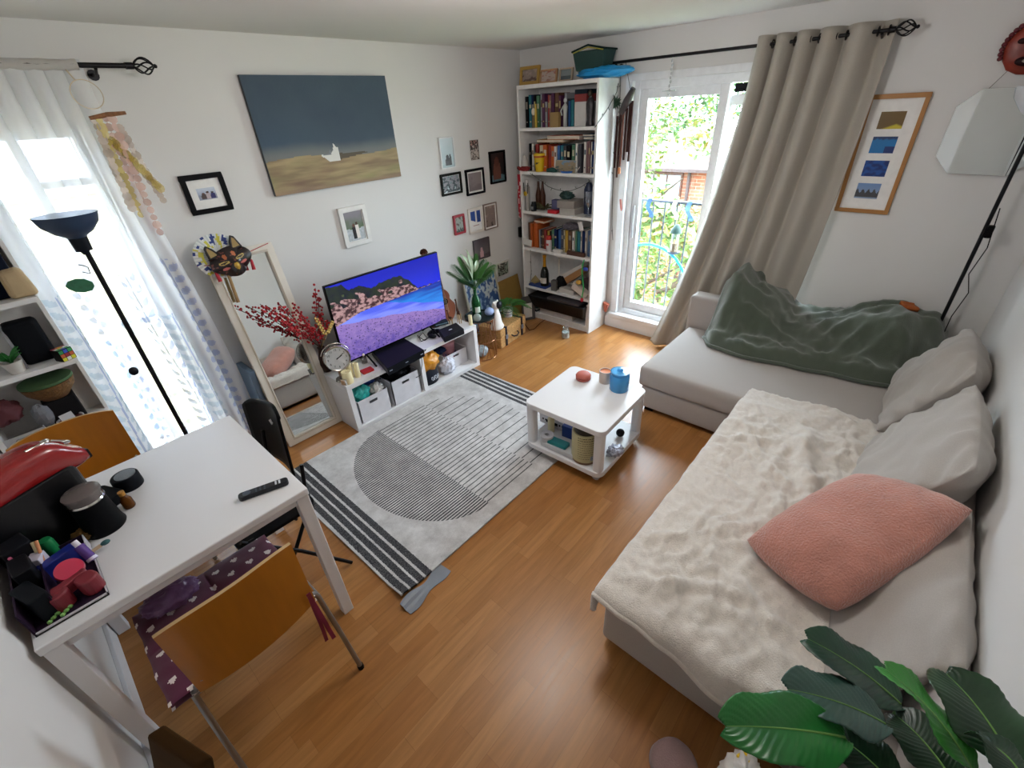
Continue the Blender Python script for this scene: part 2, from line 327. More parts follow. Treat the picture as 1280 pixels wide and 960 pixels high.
# ================================================================ sofa
FAB = mat('#aaa29c', .9, nz=(400, .06), bump=(500, .35, .002), sheen=.25, name='grey_upholstery')
d = T('corner_sofa', 'grey fabric corner sofa with chaise lying along the window wall', 'sofa', (2.2, .2, 0))
def soft(g, x0, x1, y0, y1, z0, z1, r=.03, puff=.012, n=14):
    def f(side):
        def q(u, v):
            return None
    # rounded block as deformed sphere-cube
    nx, ny, nz_ = n, n, 4; vs = []; idx = {}
    def pt(i, j, k, N):
        a, b_, c = 2 * i / N[0] - 1, 2 * j / N[1] - 1, 2 * k / N[2] - 1
        hx_, hy, hz = (x1 - x0) / 2, (y1 - y0) / 2, (z1 - z0) / 2
        p = Vector((a * hx_, b_ * hy, c * hz)); q = Vector((max(-hx_ + r, min(hx_ - r, p.x)), max(-hy + r, min(hy - r, p.y)), max(-hz + r, min(hz - r, p.z))))
        dlt = p - q; 
        if dlt.length > 1e-9: p = q + dlt.normalized() * min(dlt.length, r) if dlt.length > r else p
        p.z += c * puff * (1 - a ** 4) * (1 - b_ ** 4); p.x += a * puff * .5 * (1 - b_ ** 4) * (1 - c ** 2); p.y += b_ * puff * .5 * (1 - a ** 4) * (1 - c ** 2)
        p += Vector(((x0 + x1) / 2, (y0 + y1) / 2, (z0 + z1) / 2)); p.z += .003 * fbm(p, 4); return p
    # finer spacing near the edges
    def gr(N, half): 
        base = [-1, -1 + r * .4 / half, -1 + r / half, *[-1 + r / half + (2 - 2 * r / half) * t / N for t in range(1, N)], 1 - r / half, 1 - r * .4 / half, 1]; return base
    gx, gy, gz = gr(nx, (x1 - x0) / 2), gr(ny, (y1 - y0) / 2), gr(nz_, (z1 - z0) / 2)
    def P(a, b_, c): return pt((a + 1) / 2, (b_ + 1) / 2, (c + 1) / 2, (1, 1, 1))
    for (A, B, mk) in ((gx, gy, lambda a, b_: [P(a, b_, -1), P(a, b_, 1)]), (gx, gz, lambda a, b_: [P(a, -1, b_), P(a, 1, b_)]), (gy, gz, lambda a, b_: [P(-1, a, b_), P(1, a, b_)])):
        for side in (0, 1):
            vs = [mk(a, b_)[side] for b_ in B for a in A]; w_ = len(A)
            g.add(vs, [(j * w_ + i, j * w_ + i + 1, (j + 1) * w_ + i + 1, (j + 1) * w_ + i) for j in range(len(B) - 1) for i in range(w_ - 1)])
    return g
g = G(); soft(g, .93, 2.485, -.40, .465, .035, .35, .02, .004); obj('seat_base', g, FAB, smooth='all')
g = G(); soft(g, 2.50, 3.285, -.40, 1.13, .035, .205, .018, .003); obj('chaise_base', g, FAB, smooth='all')
g = G(); soft(g, 2.485, 3.285, -.40, 1.15, .205, .352, .024, .006); obj('chaise_cushion', g, FAB, smooth='all')
g = G(); soft(g, 3.29, 3.43, .70, 1.18, .035, .595, .022, .004); obj('armrest', g, FAB, smooth='all')
g = G(); soft(g, .93, 3.43, -.445, -.385, .035, .60, .02, .002); obj('backrest_frame', g, FAB, smooth='all')
for x, y in ((1.0, .40), (1.0, -.36), (2.56, 1.07), (3.36, 1.1), (2.56, .5), (3.36, -.36)): obj('leg', G().box(x - .03, x + .03, y - .03, y + .03, 0, .036), BLACK)
def pillow(name, c4, T_, m, label, cat='cushion', group=None, n=36, p=2.6, wr=.006, pinch=.07, ws=5, seed=0, side=1, sub=0, parts=None, back=.55, rnd_=.07):
    A, B, Cc, D = [Vector(q) for q in c4]; N = (B - A).cross(D - A).normalized() * side
    def P(u, v, s):
        a, b_ = 2 * u - 1, 2 * v - 1
        k = max(0, (1 - abs(a) ** p)) * max(0, (1 - abs(b_) ** p)); t = T_ * (k ** .55) + .004
        a2 = a * (1 - pinch * (1 - b_ * b_) * abs(a) ** 3); b2 = b_ * (1 - pinch * (1 - a * a) * abs(b_) ** 3)
        u2, v2 = (a2 + 1) / 2, (b2 + 1) / 2; q = A.lerp(B, u2).lerp(D.lerp(Cc, u2), v2)
        cf = rnd_ * a * a * b_ * b_; q = q.lerp((A + B + Cc + D) / 4, cf); rad = max(abs(a), abs(b_)); w_ = wr * (fbm(q, ws, seed, 3) + .9 * rad ** 2 * math.sin(18 * (a * b_) + 5 * nz(q, 3, seed)) * .5)
        return q + N * (s * (t * (1 if s > 0 else back) + w_ * (k ** .3)))
    g = G(); g.surf(lambda u, v: P(u, v, 1), n, n); g.surf(lambda u, v: P(u, v, -1), n, n)
    # close the seam
    ring = [(i / n, 0) for i in range(n)] + [(1, i / n) for i in range(n)] + [(1 - i / n, 1) for i in range(n)] + [(0, 1 - i / n) for i in range(n)]
    a = [P(u, v, 1) for u, v in ring]; b_ = [P(u, v, -1) for u, v in ring]; k = len(ring)
    g.add(a + b_, [(i, (i + 1) % k, k + (i + 1) % k, k + i) for i in range(k)])
    o = S(name, g, m, label, cat, group, smooth='all', sub=sub); return o
CUSH = mat('#aaa39c', .9, nz=(300, .05), bump=(420, .3, .002), sheen=.2, name='grey_cushion_cover')
GRP = 'grey back cushions leaning on the wall'
pillow('back_cushion', [(2.46, -.12, .37), (3.22, -.14, .37), (3.20, -.36, .80), (2.48, -.37, .83)], .155, CUSH, 'grey back cushion in the sofa corner, farthest of the three, by the green blanket', 'cushion', GRP, wr=.034, seed=2, p=2.7, back=.3, rnd_=.13, ws=4)
pillow('back_cushion', [(1.70, -.10, .37), (2.42, -.11, .37), (2.42, -.37, .85), (1.72, -.38, .84)], .16, CUSH, 'grey back cushion in the middle, just behind the top edge of the pink pillow', 'cushion', GRP, wr=.034, seed=5, p=2.7, back=.3, rnd_=.13, ws=4)
pillow('back_cushion', [(.98, -.20, .37), (1.76, -.10, .37), (1.78, -.42, .66), (1.10, -.42, .66)], .09, CUSH, 'grey back cushion under the pink pillow, nearest to the large green plant', 'cushion', GRP, wr=.022, seed=9, p=3.2, back=.3, rnd_=.06, ws=4)
PINK = mat('#c98371', .95, nz=(14, .09), bump=(150, .9, .012), sheen=.6, name='pink_fur')
pillow('fur_pillow', [(1.37, .17, .42), (1.23, -.18, .44), (1.70, -.43, .73), (1.82, -.09, .62)], .135, PINK, 'salmon pink fluffy pillow lying tilted against the grey cushions', 'pillow', wr=.008, seed=3, side=-1, pinch=.02, p=3.0, rnd_=.12)
# cream throw
CREAM = mat('#d8cec3', .95, nz=(60, .05), bump=(230, .7, .006), sheen=.6, name='cream_fleece')
def throw(u, v):
    x = .80 + u * 1.80; y = -.20 + v * .73
    if u > .93: y += (u - .93) * .8 * v
    x -= .05 * (1 - v) * (1 - u)
    z = .368
    # wrinkles
    lump = sm(-.45, .25, nz((x * 1.1, y * 1.6, 3), 1.6, 2))
    w_ = .006 * fbm((x, y, 0), 5, 4) + lump * (.022 * (1 - abs(nz((x * 1.6 + y * 1.2, y * 2.6 - x * .8, 2), 3.2, 5))) ** 5 + .016 * (1 - abs(nz((x * 3 + y, y * 4 + x, 5), 3.6, 3))) ** 6) + .009 * (1 - abs(nz((x * 3 - y, y * 4, 9), 6, 1))) ** 5
    for (xa, ya, xb, yb, hh, ww) in ((2.2, .44, 1.75, .02, .012, .014), (2.35, .40, 2.05, -.05, .010, .012), (1.95, .46, 1.62, .22, .008, .012), (1.0, .42, 1.25, -.05, .016, .018), (1.05, .20, 1.2, -.15, .014, .016), (1.5, .05, 2.0, .12, .010, .013), (1.25, .30, 1.6, .22, .008, .012)):
        dx, dy = xb - xa, yb - ya; L2 = dx * dx + dy * dy; t = max(0, min(1, ((x - xa) * dx + (y - ya) * dy) / L2)); dd = math.hypot(x - xa - dx * t, y - ya - dy * t + .02 * math.sin(9 * t)); w_ += 1.7 * hh * math.exp(-(dd / ww) ** 2) * math.sin(math.pi * min(1, t * .9 + .08))
    z += w_ * (1 - .4 * sm(.42, .5, y))
    z += .05 * math.exp(-(((x - 2.45 + .25 * (y - .2)) / .07) ** 2)) * sm(-.2, .1, y) * .25
    z += .035 * math.exp(-((y - (-.05 + .28 * (x - 1.6))) / .035) ** 2) * sm(1.55, 1.75, x) * (1 - sm(2.2, 2.4, x))
    e = .925 - x
    if e > 0:
        hang = .12 + .80 * (1 - v) ** 1.3 + .06 * math.sin(7 * v)
        x = .915 - .018 * math.sin(e * 14) - .012 * (1 + nz((y * 6, 0, 0), 1.5)); z = .372 - (e * 1.1 * hang)
    e = y - .475
    if e > 0: y = .485 + .01 * nz((x * 6, 1, 0), 1); z -= e * 1.6
    return Vector((x, y, z))
g = G(); g.surf(throw, 150, 70)
o = S('cream_throw', g, CREAM, 'cream fleece throw spread over the sofa seat and hanging over its near end', 'blanket', smooth='all', solid=.012)
g = G(); g.tube([throw(0, t / 40) + Vector((-.004, 0, 0)) for t in range(41)], .012, 8); g.tube([throw(t / 80, 1) + Vector((0, .0, 0)) for t in range(81)], .009, 8)
h = obj('hem', g, CREAM, None, smooth='all'); h.parent = o; h.location = Vector(h['_w']) - Vector(o['_w'])
# green blanket
GRN = mat('#434d3e', .95, nz=(20, .07), bump=(200, .6, .005), sheen=.5, name='green_fleece')
def green(u, v):
    y = -.30 + 1.27 * u; edge = 3.02 + .05 * math.sin(5 * u + 1) + .16 * sm(.7, 1, u) * 0 + .03 * nz((u * 6, 0, 0), 1)
    edge += .12 * (1 - sm(0, .12, u)) + .10 * sm(.93, 1, u)
    x = edge + (3.60 - edge) * v
    tb = [(0, .20), (.08, .27), (.2, .29), (.32, .24), (.47, .16), (.62, .15), (.74, .26), (.84, .33), (.93, .41), (1.01, .34)]; top = .2
    for (a, ya), (b_, yb) in zip(tb, tb[1:]):
        if a <= u <= b_: top = ya + (yb - ya) * sm(a, b_, u)
    z = .368 + (top - .04) * sm(.10, .62, v) + .04 * sm(0, .10, v)
    q = (x, y, 0); k = sm(0, .08, v) * sm(0, .05, u) * (1 - sm(.95, 1, u))
    z += (.034 * fbm(q, 4, 8) + .045 * (1 - abs(nz((x * 3 + y * 1.2, y * 2.2 - x, 1), 2.4, 2))) ** 2 + .012 * (1 - abs(nz((x * 2, y * 4, 5), 4, 3))) ** 3) * k
    return Vector((x, y, max(z, .366)))
g = G(); g.surf(green, 110, 70)
o = S('green_blanket', g, GRN, 'dark green fleece blanket heaped over the chaise armrest under the curtain', 'blanket', smooth='all', solid=.014)
g = G(); g.tube([green(t / 60, 0) + Vector((0, 0, .008)) for t in range(61)], .013, 8)
h = obj('hem', g, GRN, None, smooth='all'); h.parent = o; h.location = Vector(h['_w']) - Vector(o['_w'])
c = wx(1136, 384, 3.52)
g = G(rotz(20, c)); g.surf(lambda u, v: Vector(((u - .5) * .1, (v - .5) * .07, .004 * math.sin(7 * u) + .01 * v)), 8, 6)
S('orange_cloth', g, mat('#a8551f', .9), 'small orange cloth poking out behind the green blanket', 'cloth', solid=.02, smooth='all')

# ================================================================ coffee table
cx, cy = 1.92, 1.205
d = T('coffee_table', 'white square two-tier coffee table on castors at the rug edge', 'table', (cx, cy, 0)); mw = rotz(2, (cx, cy, 0)); hs = .268
ZT = .39
obj('tabletop', G(mw).rprism(-hs, hs, -hs, hs, ZT - .035, ZT, .045, 8), WHITE, bevel=.004)
obj('lower_shelf', G(mw).rprism(-hs, hs, -hs, hs, .06, .095, .05, 8), WHITE, bevel=.004)
for sx_ in (-1, 1):
    for sy_ in (-1, 1):
        a, b_ = sx_ * (hs - .036), sy_ * (hs - .036)
        obj('leg', G(mw).rprism(a - .026, a + .026, b_ - .026, b_ + .026, .09, ZT - .03, .012, 3), WHITE)
        a, b_ = sx_ * (hs - .055), sy_ * (hs - .055)
        g = G(mw); g.cyl((a, b_, .06), (a, b_, .045), .014, .014, 12); g.cyl((a - .01, b_, .024), (a + .01, b_, .024), .024, .024, 18); obj('castor', g, mat('#b9bbbf', .25), smooth=True)

# ================================================================ dining table
d = T('dining_table', 'white square dining table pushed against the left wall', 'table', (-.02, 1.755, 0))
tx0, tx1, ty0, ty1, tz = -.395, .353, 1.38, 2.125, .74
obj('tabletop', G().box(tx0, tx1, ty0, ty1, tz - .03, tz), WHITE, bevel=.004)
g = G(); a = .018; g.box(tx0 + a, tx1 - a, ty0 + a, ty0 + a + .018, tz - .062, tz - .03); g.box(tx0 + a, tx1 - a, ty1 - a - .018, ty1 - a, tz - .062, tz - .03); g.box(tx0 + a, tx0 + a + .018, ty0 + a, ty1 - a, tz - .062, tz - .03); g.box(tx1 - a - .018, tx1 - a, ty0 + a, ty1 - a, tz - .062, tz - .03)
obj('apron', g, WHITE)
for x in (tx0 + .004, tx1 - .048):
    for y in (ty0 + .004, ty1 - .048): obj('leg', G().box(x, x + .044, y, y + .044, 0, tz - .03), WHITE, bevel=.003)

# ================================================================ chairs
ORNG = mat('#a5640f', .38, nz=(6, .06), coat=.3, name='orange_plywood', stretch=(6, 1, 1)); EDGE = mat('#b9986a', .6, name='plywood_edge')
def plywood_chair(x, y, rz, label, group):
    d = T('plywood_chair', label, 'chair', (0, 0, 0), group)
    def back(u, v, o=0):
        a = (u - .5) * .365; top = .795 - .02 * abs(2 * u - 1) ** 3
        return Vector((a, -.20 - o + .028 * (2 * u - 1) ** 2 - .02 * v, .468 + (top - .468) * v))
    g = G(); g.surf(lambda u, v: back(u, v), 16, 8); g.surf(lambda u, v: back(u, v, .012), 16, 8)
    for (fa) in (lambda t: (t, 0), lambda t: (t, 1), lambda t: (0, t), lambda t: (1, t)):
        g.mat(1); g.surf(lambda u, v: back(*fa(u), v * .012), 16, 1)
    obj('backrest', g, [ORNG, EDGE])
    g = G(); g.rprism(-.2, .2, -.17, .2, .445, .457, .05); obj('seat', g, ORNG)
    for s in (-1, 1):
        g = G(); g.tube([(s * .160, -.185, .52), (s * .19, -.165, .475), (s * .20, -.15, .44), (s * .21, -.18, .25), (s * .22, -.215, .01)], .0095, 10); obj('leg', g, GREYM, smooth=True)
        g = G(); g.tube([(s * .2, -.15, .435), (s * .2, .15, .435), (s * .205, .17, .40), (s * .21, .2, .01)], .0095, 10); obj('leg', g, GREYM, smooth=True)
        obj('foot_cap', G().cyl((s * .22, -.215, 0), (s * .22, -.213, .02), .012, .012, 10), BLACK)
    g = G(); g.tube([(-.2, -.15, .437), (.2, -.15, .437)], .008, 8); obj('stretcher', g, GREYM, smooth=True)
    d.location = (x, y, 0); d.rotation_euler = (0, 0, R(rz)); return d
plywood_chair(.004, 1.345, 1.5, 'orange plywood chair with maroon heart cushion tucked under the near table side', 'orange plywood chairs at the table')
plywood_chair(-.175, 2.36, 180, 'orange plywood chair behind the red coffee machine on the far table side', 'orange plywood chairs at the table')
CUR[0] = None
# seat cushion: quilted, white hearts
def maroon():
    n = 96; W = .40
    hearts = [((i + (j % 2) * .5) / 7, j / 7) for i in range(8) for j in range(8)]
    def col(u, v):
        for a, b_ in hearts:
            x, y = (u - a) * 38, (v - b_) * 38
            if abs(x) < 1.4 and abs(y) < 1.4:
                if (x * x + (y - .75 * abs(x) ** .5) ** 2 * 1.2) < .95: return hx('#e8dcd8')
        return hx('#5c1f3c')
    def P(s):
        def f(u, v):
            a, b_ = 2 * u - 1, 2 * v - 1; k = (1 - abs(a) ** 4) * (1 - abs(b_) ** 4)
            q = .35 + .65 * abs(math.sin(math.pi * u * 2)) ** .5 * abs(math.sin(math.pi * v * 2)) ** .5
            z = .478 + s * (.012 + .026 * (max(k, 0) ** .4) * (q if s > 0 else .3))
            if s < 0: z = max(z, .459)
            return Vector((-.245 + .44 * u + .005 * nz((v * 5, 0, 0), 1), 1.165 + .41 * v, z + .003 * nz((u * 9, v * 9, 0), 1)))
        return f
    g = G(); g.surf(P(1), n, n, col=col); g.surf(P(-1), n, n, col=col)
    return g
d = T('seat_cushion', 'maroon quilted seat cushion with white hearts on the near plywood chair', 'cushion', (0, 1.35, .458))
obj('cover', maroon(), attrmat(.9, sheen=.3), smooth='all')
RIB = mat('#7a1a38', .6, name='maroon_ribbon')
a = wy(385, 742, 1.14); b_ = wy(418, 798, 1.12)
g = G(); g.surf(lambda u, v: a.lerp(b_, v) + Vector(((u - .5) * .014, .004 * math.sin(9 * v), 0)), 2, 14); g.surf(lambda u, v: a.lerp(wy(408, 800, 1.14), v) + Vector(((u - .5) * .012, -.006 + .004 * math.sin(7 * v), 0)), 2, 14); obj('ribbon', g, RIB, solid=.002)
# black folding chair on the right-hand side of the table
d = T('folding_chair', 'black folding chair between the table and the standing mirror', 'chair', (.33, 1.85, 0))
A_, B_, C_, D_ = Vector((.440, 2.22, .745)), Vector((.478, 1.87, .81)), Vector((.452, 1.90, .42)), Vector((.42, 2.24, .42))
def bk(u, v, o=0):
    p = A_.lerp(B_, u).lerp(D_.lerp(C_, u), v); p.x += .03 * (1 - (2 * u - 1) ** 2) + o
    r = .06; 
    if v < .15 and u > .8: p.z -= .05 * ((u - .8) / .2) ** 2 * (1 - v / .15)
    if v < .15 and u < .2: p.z -= .03 * ((.2 - u) / .2) ** 2 * (1 - v / .15)
    return p
g = G(); g.surf(lambda u, v: bk(u, v), 14, 14); obj('backrest', g, mat('#0b0b0d', .55), solid=.012, smooth='all')
c = bk(.62, .28) + Vector((-.012, 0, 0)); 
g = G(frame(c, (0, -1, -.1), (0, -.1, 1))); g.prism([(-.016, .0), (-.004, -.008), (.004, -.018), (.008, -.006), (.018, -.002), (.008, .004), (.004, .016), (-.003, .008)], -.004, .002); obj('bird_logo', g, mat('#d8d8d8', .5))
g = G(); g.rprism(.10, .43, 1.62, 2.0, .43, .445, .04); obj('seat', g, BLACK)
fa, fb = Vector((.47, 1.60, .008)), Vector((.425, 2.09, .008))
for f_, yy in ((fa, 1.64), (fb, 2.04)):
    g = G(); g.tube([(.44, yy + .08, .46), (.40, yy, .42), (.12, yy, .44)], .009, 8); obj('seat_rail', g, BMET, smooth=True)
    g = G(); g.tube([(.12, yy, .46), (.30, yy - .01, .24), tuple(f_)], .009, 8); obj('leg', g, BMET, smooth=True)
    g = G(); g.tube([(.45, yy + .07, .60), (.40, yy + .03, .40), (.12, yy, .01)], .009, 8); obj('leg', g, BMET, smooth=True)
# dark brown chair at the lower left
d = T('dark_chair', 'dark brown wooden chair back at the bottom left beside the wall', 'chair', (-.2, .72, 0))
BRN = mat('#3a250c', .8, nz=(8, .12), stretch=(1, 1, 6), name='dark_wood')
q0, q1 = fl(205, 903, .78), fl(268, 945, .78); q2 = fl(280, 1010, .62); q3 = fl(225, 1010, .55)
g = G(); tk = Vector((-.035, .012, -.008)); g.hexa([q3 + tk, q2 + tk, q2, q3], [q0 + tk, q1 + tk, q1, q0]); obj('backrest', g, BRN, bevel=.008, seg=3)
q4, q5 = fl(187, 928, .70), fl(200, 1000, .55); g = G(); tk = Vector((.05, .0, -.03)); g.hexa([q5, q3 + Vector((-.036, .01, -.02)), q3 + Vector((-.036, .01, -.06)), q5 + Vector((0, 0, -.05))], [q4, q0 + Vector((-.036, .01, -.035)), q0 + Vector((-.036, .01, -.08)), q4 + Vector((0, 0, -.05))]); obj('back_pad', g, mat('#0d1016', .6), bevel=.006)
for x, y in ((-.36, .42), (-.15, .42), (-.36, .68), (-.15, .68)): obj('leg', G().box(x - .013, x + .013, y - .013, y + .013, 0, .425), BRN)
obj('seat', G().rprism(-.385, -.12, .38, .72, .42, .445, .03), BRN)
CUR[0] = None
# ================================================================ pictures
def loc(M, px, py, dz=0):
    o = M.translation; zx = M.col[2].xyz; d = ray(px, py); t = ((o + zx * dz) - EYE).dot(zx) / d.dot(zx); p = EYE + d * t - o
    return p.dot(M.col[0].xyz), p.dot(M.col[1].xyz)
MT = frame((0, YT, 0), (1, 0, 0), (0, 0, 1)); MW = frame((XW, 0, 0), (0, -1, 0), (0, 0, 1))
def H(s): return hx(s)
def pic_blotch(cols, sc_=4, seed=0, bgc=None):
    cs = [H(c) for c in cols]
    def f(u, v):
        n = fbm((u * sc_, v * sc_, seed), 1, seed, 3) * .5 + .5 + (v - .5) * .5
        k = max(0, min(len(cs) - 1.001, n * (len(cs) - 1))); i = int(k); return mix(cs[i], cs[i + 1], sm(.3, .7, k - i))
    return f
def pic_people(bg, ground, people, hor=.35, seed=0):
    b, gr = [H(x) for x in bg], H(ground)
    def f(u, v):
        c = mix(b[0], b[1], sm(.3, 1, v + .15 * nz((u * 5, v * 5, seed), 1)))
        if v < hor + .05 * nz((u * 6, 0, seed), 1): c = mix(gr, b[0], .2 + .4 * nz((u * 12, v * 12, seed), 1))
        for (x, w_, h_, cc, hc) in people:
            if abs(u - x) < w_ * (1 - .35 * sm(h_ * .5, h_, v)) and .05 < v < h_ * .78: c = H(cc)
            if math.hypot((u - x) / 1, (v - h_ * .86)) < w_ * .62: c = H(hc)
        return c
    return f
def pict(name, M, x0, x1, y0, y1, fn, n=(30, 30), m=None, par='cur', z=0, **k):
    g = G(M); g.surf(lambda u, v: Vector((x0 + (x1 - x0) * u, y0 + (y1 - y0) * v, z)), n[0], n[1], col=fn)
    return obj(name, g, m or attrmat(.35), par, weld=False, **k)
def photo_frame(M, q, fc, label, fn, bw=.02, mat_w=.0, depth=.018, matc='#e9e7e4', group=None, n=(26, 30), name='framed_photo', cat='photo frame', rot=0, frough=.45, rr=0, matt=None):
    c = [loc(M, *p, dz=depth) for p in q]; x0 = (c[0][0] + c[3][0]) / 2; x1 = (c[1][0] + c[2][0]) / 2; y1 = (c[0][1] + c[1][1]) / 2; y0 = (c[2][1] + c[3][1]) / 2
    base = M @ Vector(((x0 + x1) / 2, y0, 0)); d = T(name, label, cat, base, group)
    g = G(M)
    for a in ((x0, x1, y0, y0 + bw), (x0, x1, y1 - bw, y1), (x0, x0 + bw, y0 + bw, y1 - bw), (x1 - bw, x1, y0 + bw, y1 - bw)): g.box(a[0], a[1], a[2], a[3], .002, depth)
    obj('frame', g, mat(fc, frough), bevel=.002)
    if mat_w:
        mm = mat_w if isinstance(mat_w, tuple) else (mat_w, mat_w)
        obj('mount', G(M).box(x0 + bw, x1 - bw, y0 + bw, y1 - bw, .003, depth * .5), mat(matc, .8))
        pict('photo', M, x0 + bw + mm[0], x1 - bw - mm[0], y0 + bw + mm[1], y1 - bw - mm[1], fn, n, z=depth * .5 + .001)
    else:
        pict('photo', M, x0 + bw, x1 - bw, y0 + bw, y1 - bw, fn, n, z=depth * .5)
    return d, (x0, x1, y0, y1)
# big canvas
def canvas(u, v):
    n = fbm((u * 3, v * 2, 0), 1, 2, 4); st = fbm((u * 4, v * 26, 1), 1, 5, 3)
    top = mix(H('#3c4b5c'), H('#4a5b68'), .5 + .5 * n - .2 * v); top = mix(top, H('#37506a'), sm(.5, .1, u) * .4 * sm(.9, .3, v))
    hz = .30 + .012 * math.sin(6 * u) + .02 * n; c = top
    c = mix(c, H('#7a7d7c'), sm(hz + .14, hz + .01, v) * .9)
    if v < hz + .02 * st: 
        c = mix(H('#8a7a5e'), H('#b09c76'), .5 + .8 * st); c = mix(c, H('#8e8c60'), max(0, fbm((u * 5, v * 8, 3), 1, 1, 2)) * .9); c = mix(c, H('#7c6353'), max(0, fbm((u * 4 + 3, v * 14, 7), 1, 1, 2)) * 1.1)
        c = mix(c, H('#8f7466'), sm(.07, 0, v) * .7)
    # boat and its shadow
    bx, by = (u - .455), (v - .30)
    if 0 < u - .50 < .26 and abs(v - (.285 + .015 * (u - .5) / .26)) < .030 * (1 - (u - .5) / .26) ** .8: c = H('#5b5446')
    if -.075 < bx < .055:
        lo_ = -.055 + .055 * sm(-.02, -.075, bx) ; hi_ = .02 + .055 * sm(-.02, .045, bx) ** 1.6 + (.05 * math.exp(-((bx - .03) / .008) ** 2))
        if lo_ < by < hi_: c = H('#dddcd8')
        if -.065 < bx < .0 and .006 < by < .018 + .04 * sm(-.03, 0, bx) and bx < -.005: c = H('#7d828a')
    return c
d = T('canvas_painting', 'large canvas painting of a small white boat under a dark sky', 'painting', (1.6, YT, 1.5))
q = [loc(MT, *p, dz=.03) for p in ((297, 89), (483.5, 98), (500, 222), (345, 244))]; x0, x1, y1, y0 = (q[0][0] + q[3][0]) / 2, (q[1][0] + q[2][0]) / 2, (q[0][1] + q[1][1]) / 2, (q[2][1] + q[3][1]) / 2
obj('stretcher', G(MT).box(x0, x1, y0, y1, .003, .029), mat('#4a4f55', .8)); pict('painted_canvas', MT, x0, x1, y0, y1, canvas, (150, 110), attrmat(.75, bump=(60, .3)), z=.030)
PG = 'small framed pictures clustered on the back wall'
photo_frame(MT, ((222, 222), (278, 213), (291, 262), (243, 270)), '#0d0d10', 'black square photo frame of three people, left of the large canvas', pic_people(('#9aa6bf', '#c7cfdc'), '#8d93a3', ((.3, .13, .62, '#4a3c3c', '#5a4038'), (.55, .13, .72, '#b7a8ac', '#4a332c'), (.8, .13, .66, '#2c2c66', '#3a2a26')), .4), .026, (.035, .045))
photo_frame(MT, ((423.7, 260), (457, 255.5), (465, 303.7), (432, 310)), '#e4e2df', 'white photo frame of a couple, directly below the large canvas', pic_people(('#5d7350', '#8d8790'), '#c9cdd6', ((.42, .11, .62, '#1c1c22', '#6b4a3c'), (.6, .1, .68, '#e8e0da', '#4a3226')), .42, 3), .030, .006, depth=.024)
Q = lambda *a: tuple((520 + a[i] / 6, 140 + a[i + 1] / 6) for i in range(0, 8, 2))
photo_frame(MT, Q(165, 195, 270, 182, 308, 410, 205, 435), '#dfe1e2', 'pale blue white frame holding a picture of a grey dog', pic_people(('#b9cbd0', '#c9d6da'), '#a9bdc4', ((.5, .2, .38, '#5c6064', '#4c5054'), (.72, .1, .46, '#54585c', '#4a4d50')), .1, 4), .008, 0, group=None)
photo_frame(MT, Q(397, 212, 468, 207, 475, 355, 418, 362), '#8d857f', 'tiny unframed photo-booth strip collage above the black frames', pic_blotch(('#3a3030', '#c9c0ba', '#2a2426', '#b8948c'), 9, 5), .003, 0, depth=.004, name='photo_collage', cat='photo')
photo_frame(MT, Q(547, 300, 665, 282, 683, 520, 570, 543), '#0c0b0d', 'black frame with a dark portrait, nearest to the bookcase', pic_people(('#120c0c', '#2a1614'), '#5f7f8a', ((.45, .28, .8, '#6a3f33', '#5a2f24'),), .22, 6), .016, 0)
photo_frame(MT, Q(182, 470, 337, 447, 353, 607, 205, 633), '#14140f', 'black wide frame with a blue-grey group photo, left of its black neighbour', pic_blotch(('#c8d6dc', '#3d4a50', '#8f8d94', '#5e7f80'), 5, 7), .018, .004)
photo_frame(MT, Q(370, 437, 508, 413, 523, 603, 390, 633), '#0e0e16', 'black frame with white mount around a plain mauve picture', pic_blotch(('#7d7276', '#8f8385'), 2, 8), .018, .014)
photo_frame(MT, Q(285, 775, 368, 765, 373, 910, 292, 925), '#a8323f', 'small red frame with a narrow grey photo', pic_blotch(('#4b5150', '#9aa39d', '#5c4c46'), 4, 9), .018, 0)
photo_frame(MT, Q(388, 725, 498, 710, 515, 893, 410, 915), '#e6e1db', 'white frame with a blue drawing, right of the red frame', lambda u, v: H('#2c4f9c') if (v > .55 - .3 * u and v > .35 and (u < .45 or u > .62)) else (H('#e9e7e6') if not (abs(v - .22) < .02 and .2 < u < .8) else H('#a06a62')), .018, .012)
photo_frame(MT, Q(508, 690, 607, 678, 615, 865, 520, 888), '#93827b', 'taupe frame with a white mount around a brown photo, right of the white frame', pic_blotch(('#463b3a', '#8d7d78', '#a8968c'), 3, 10), .008, .014)
Q2 = lambda *a: tuple((540 + a[i] / 6, 280 + a[i + 1] / 6) for i in range(0, 8, 2))
photo_frame(MT, Q2(315, 125, 432, 95, 437, 250, 322, 275), '#4b4548', 'small dark canvas print with a pink figure, above the palm leaves', pic_people(('#6a6468', '#544c52'), '#4e464a', ((.5, .1, .6, '#c9a0a4', '#c9a0a4'),), .2, 11), .003, 0, depth=.02)
photo_frame(MT, Q2(485, 300, 580, 260, 584, 375, 492, 410), '#d4d0ca', 'white frame with a dark tree photo, lowest on the wall near the bookcase', pic_blotch(('#23201d', '#8f9a8b', '#3b3a30', '#c7c2b8'), 7, 12), .014, 0)
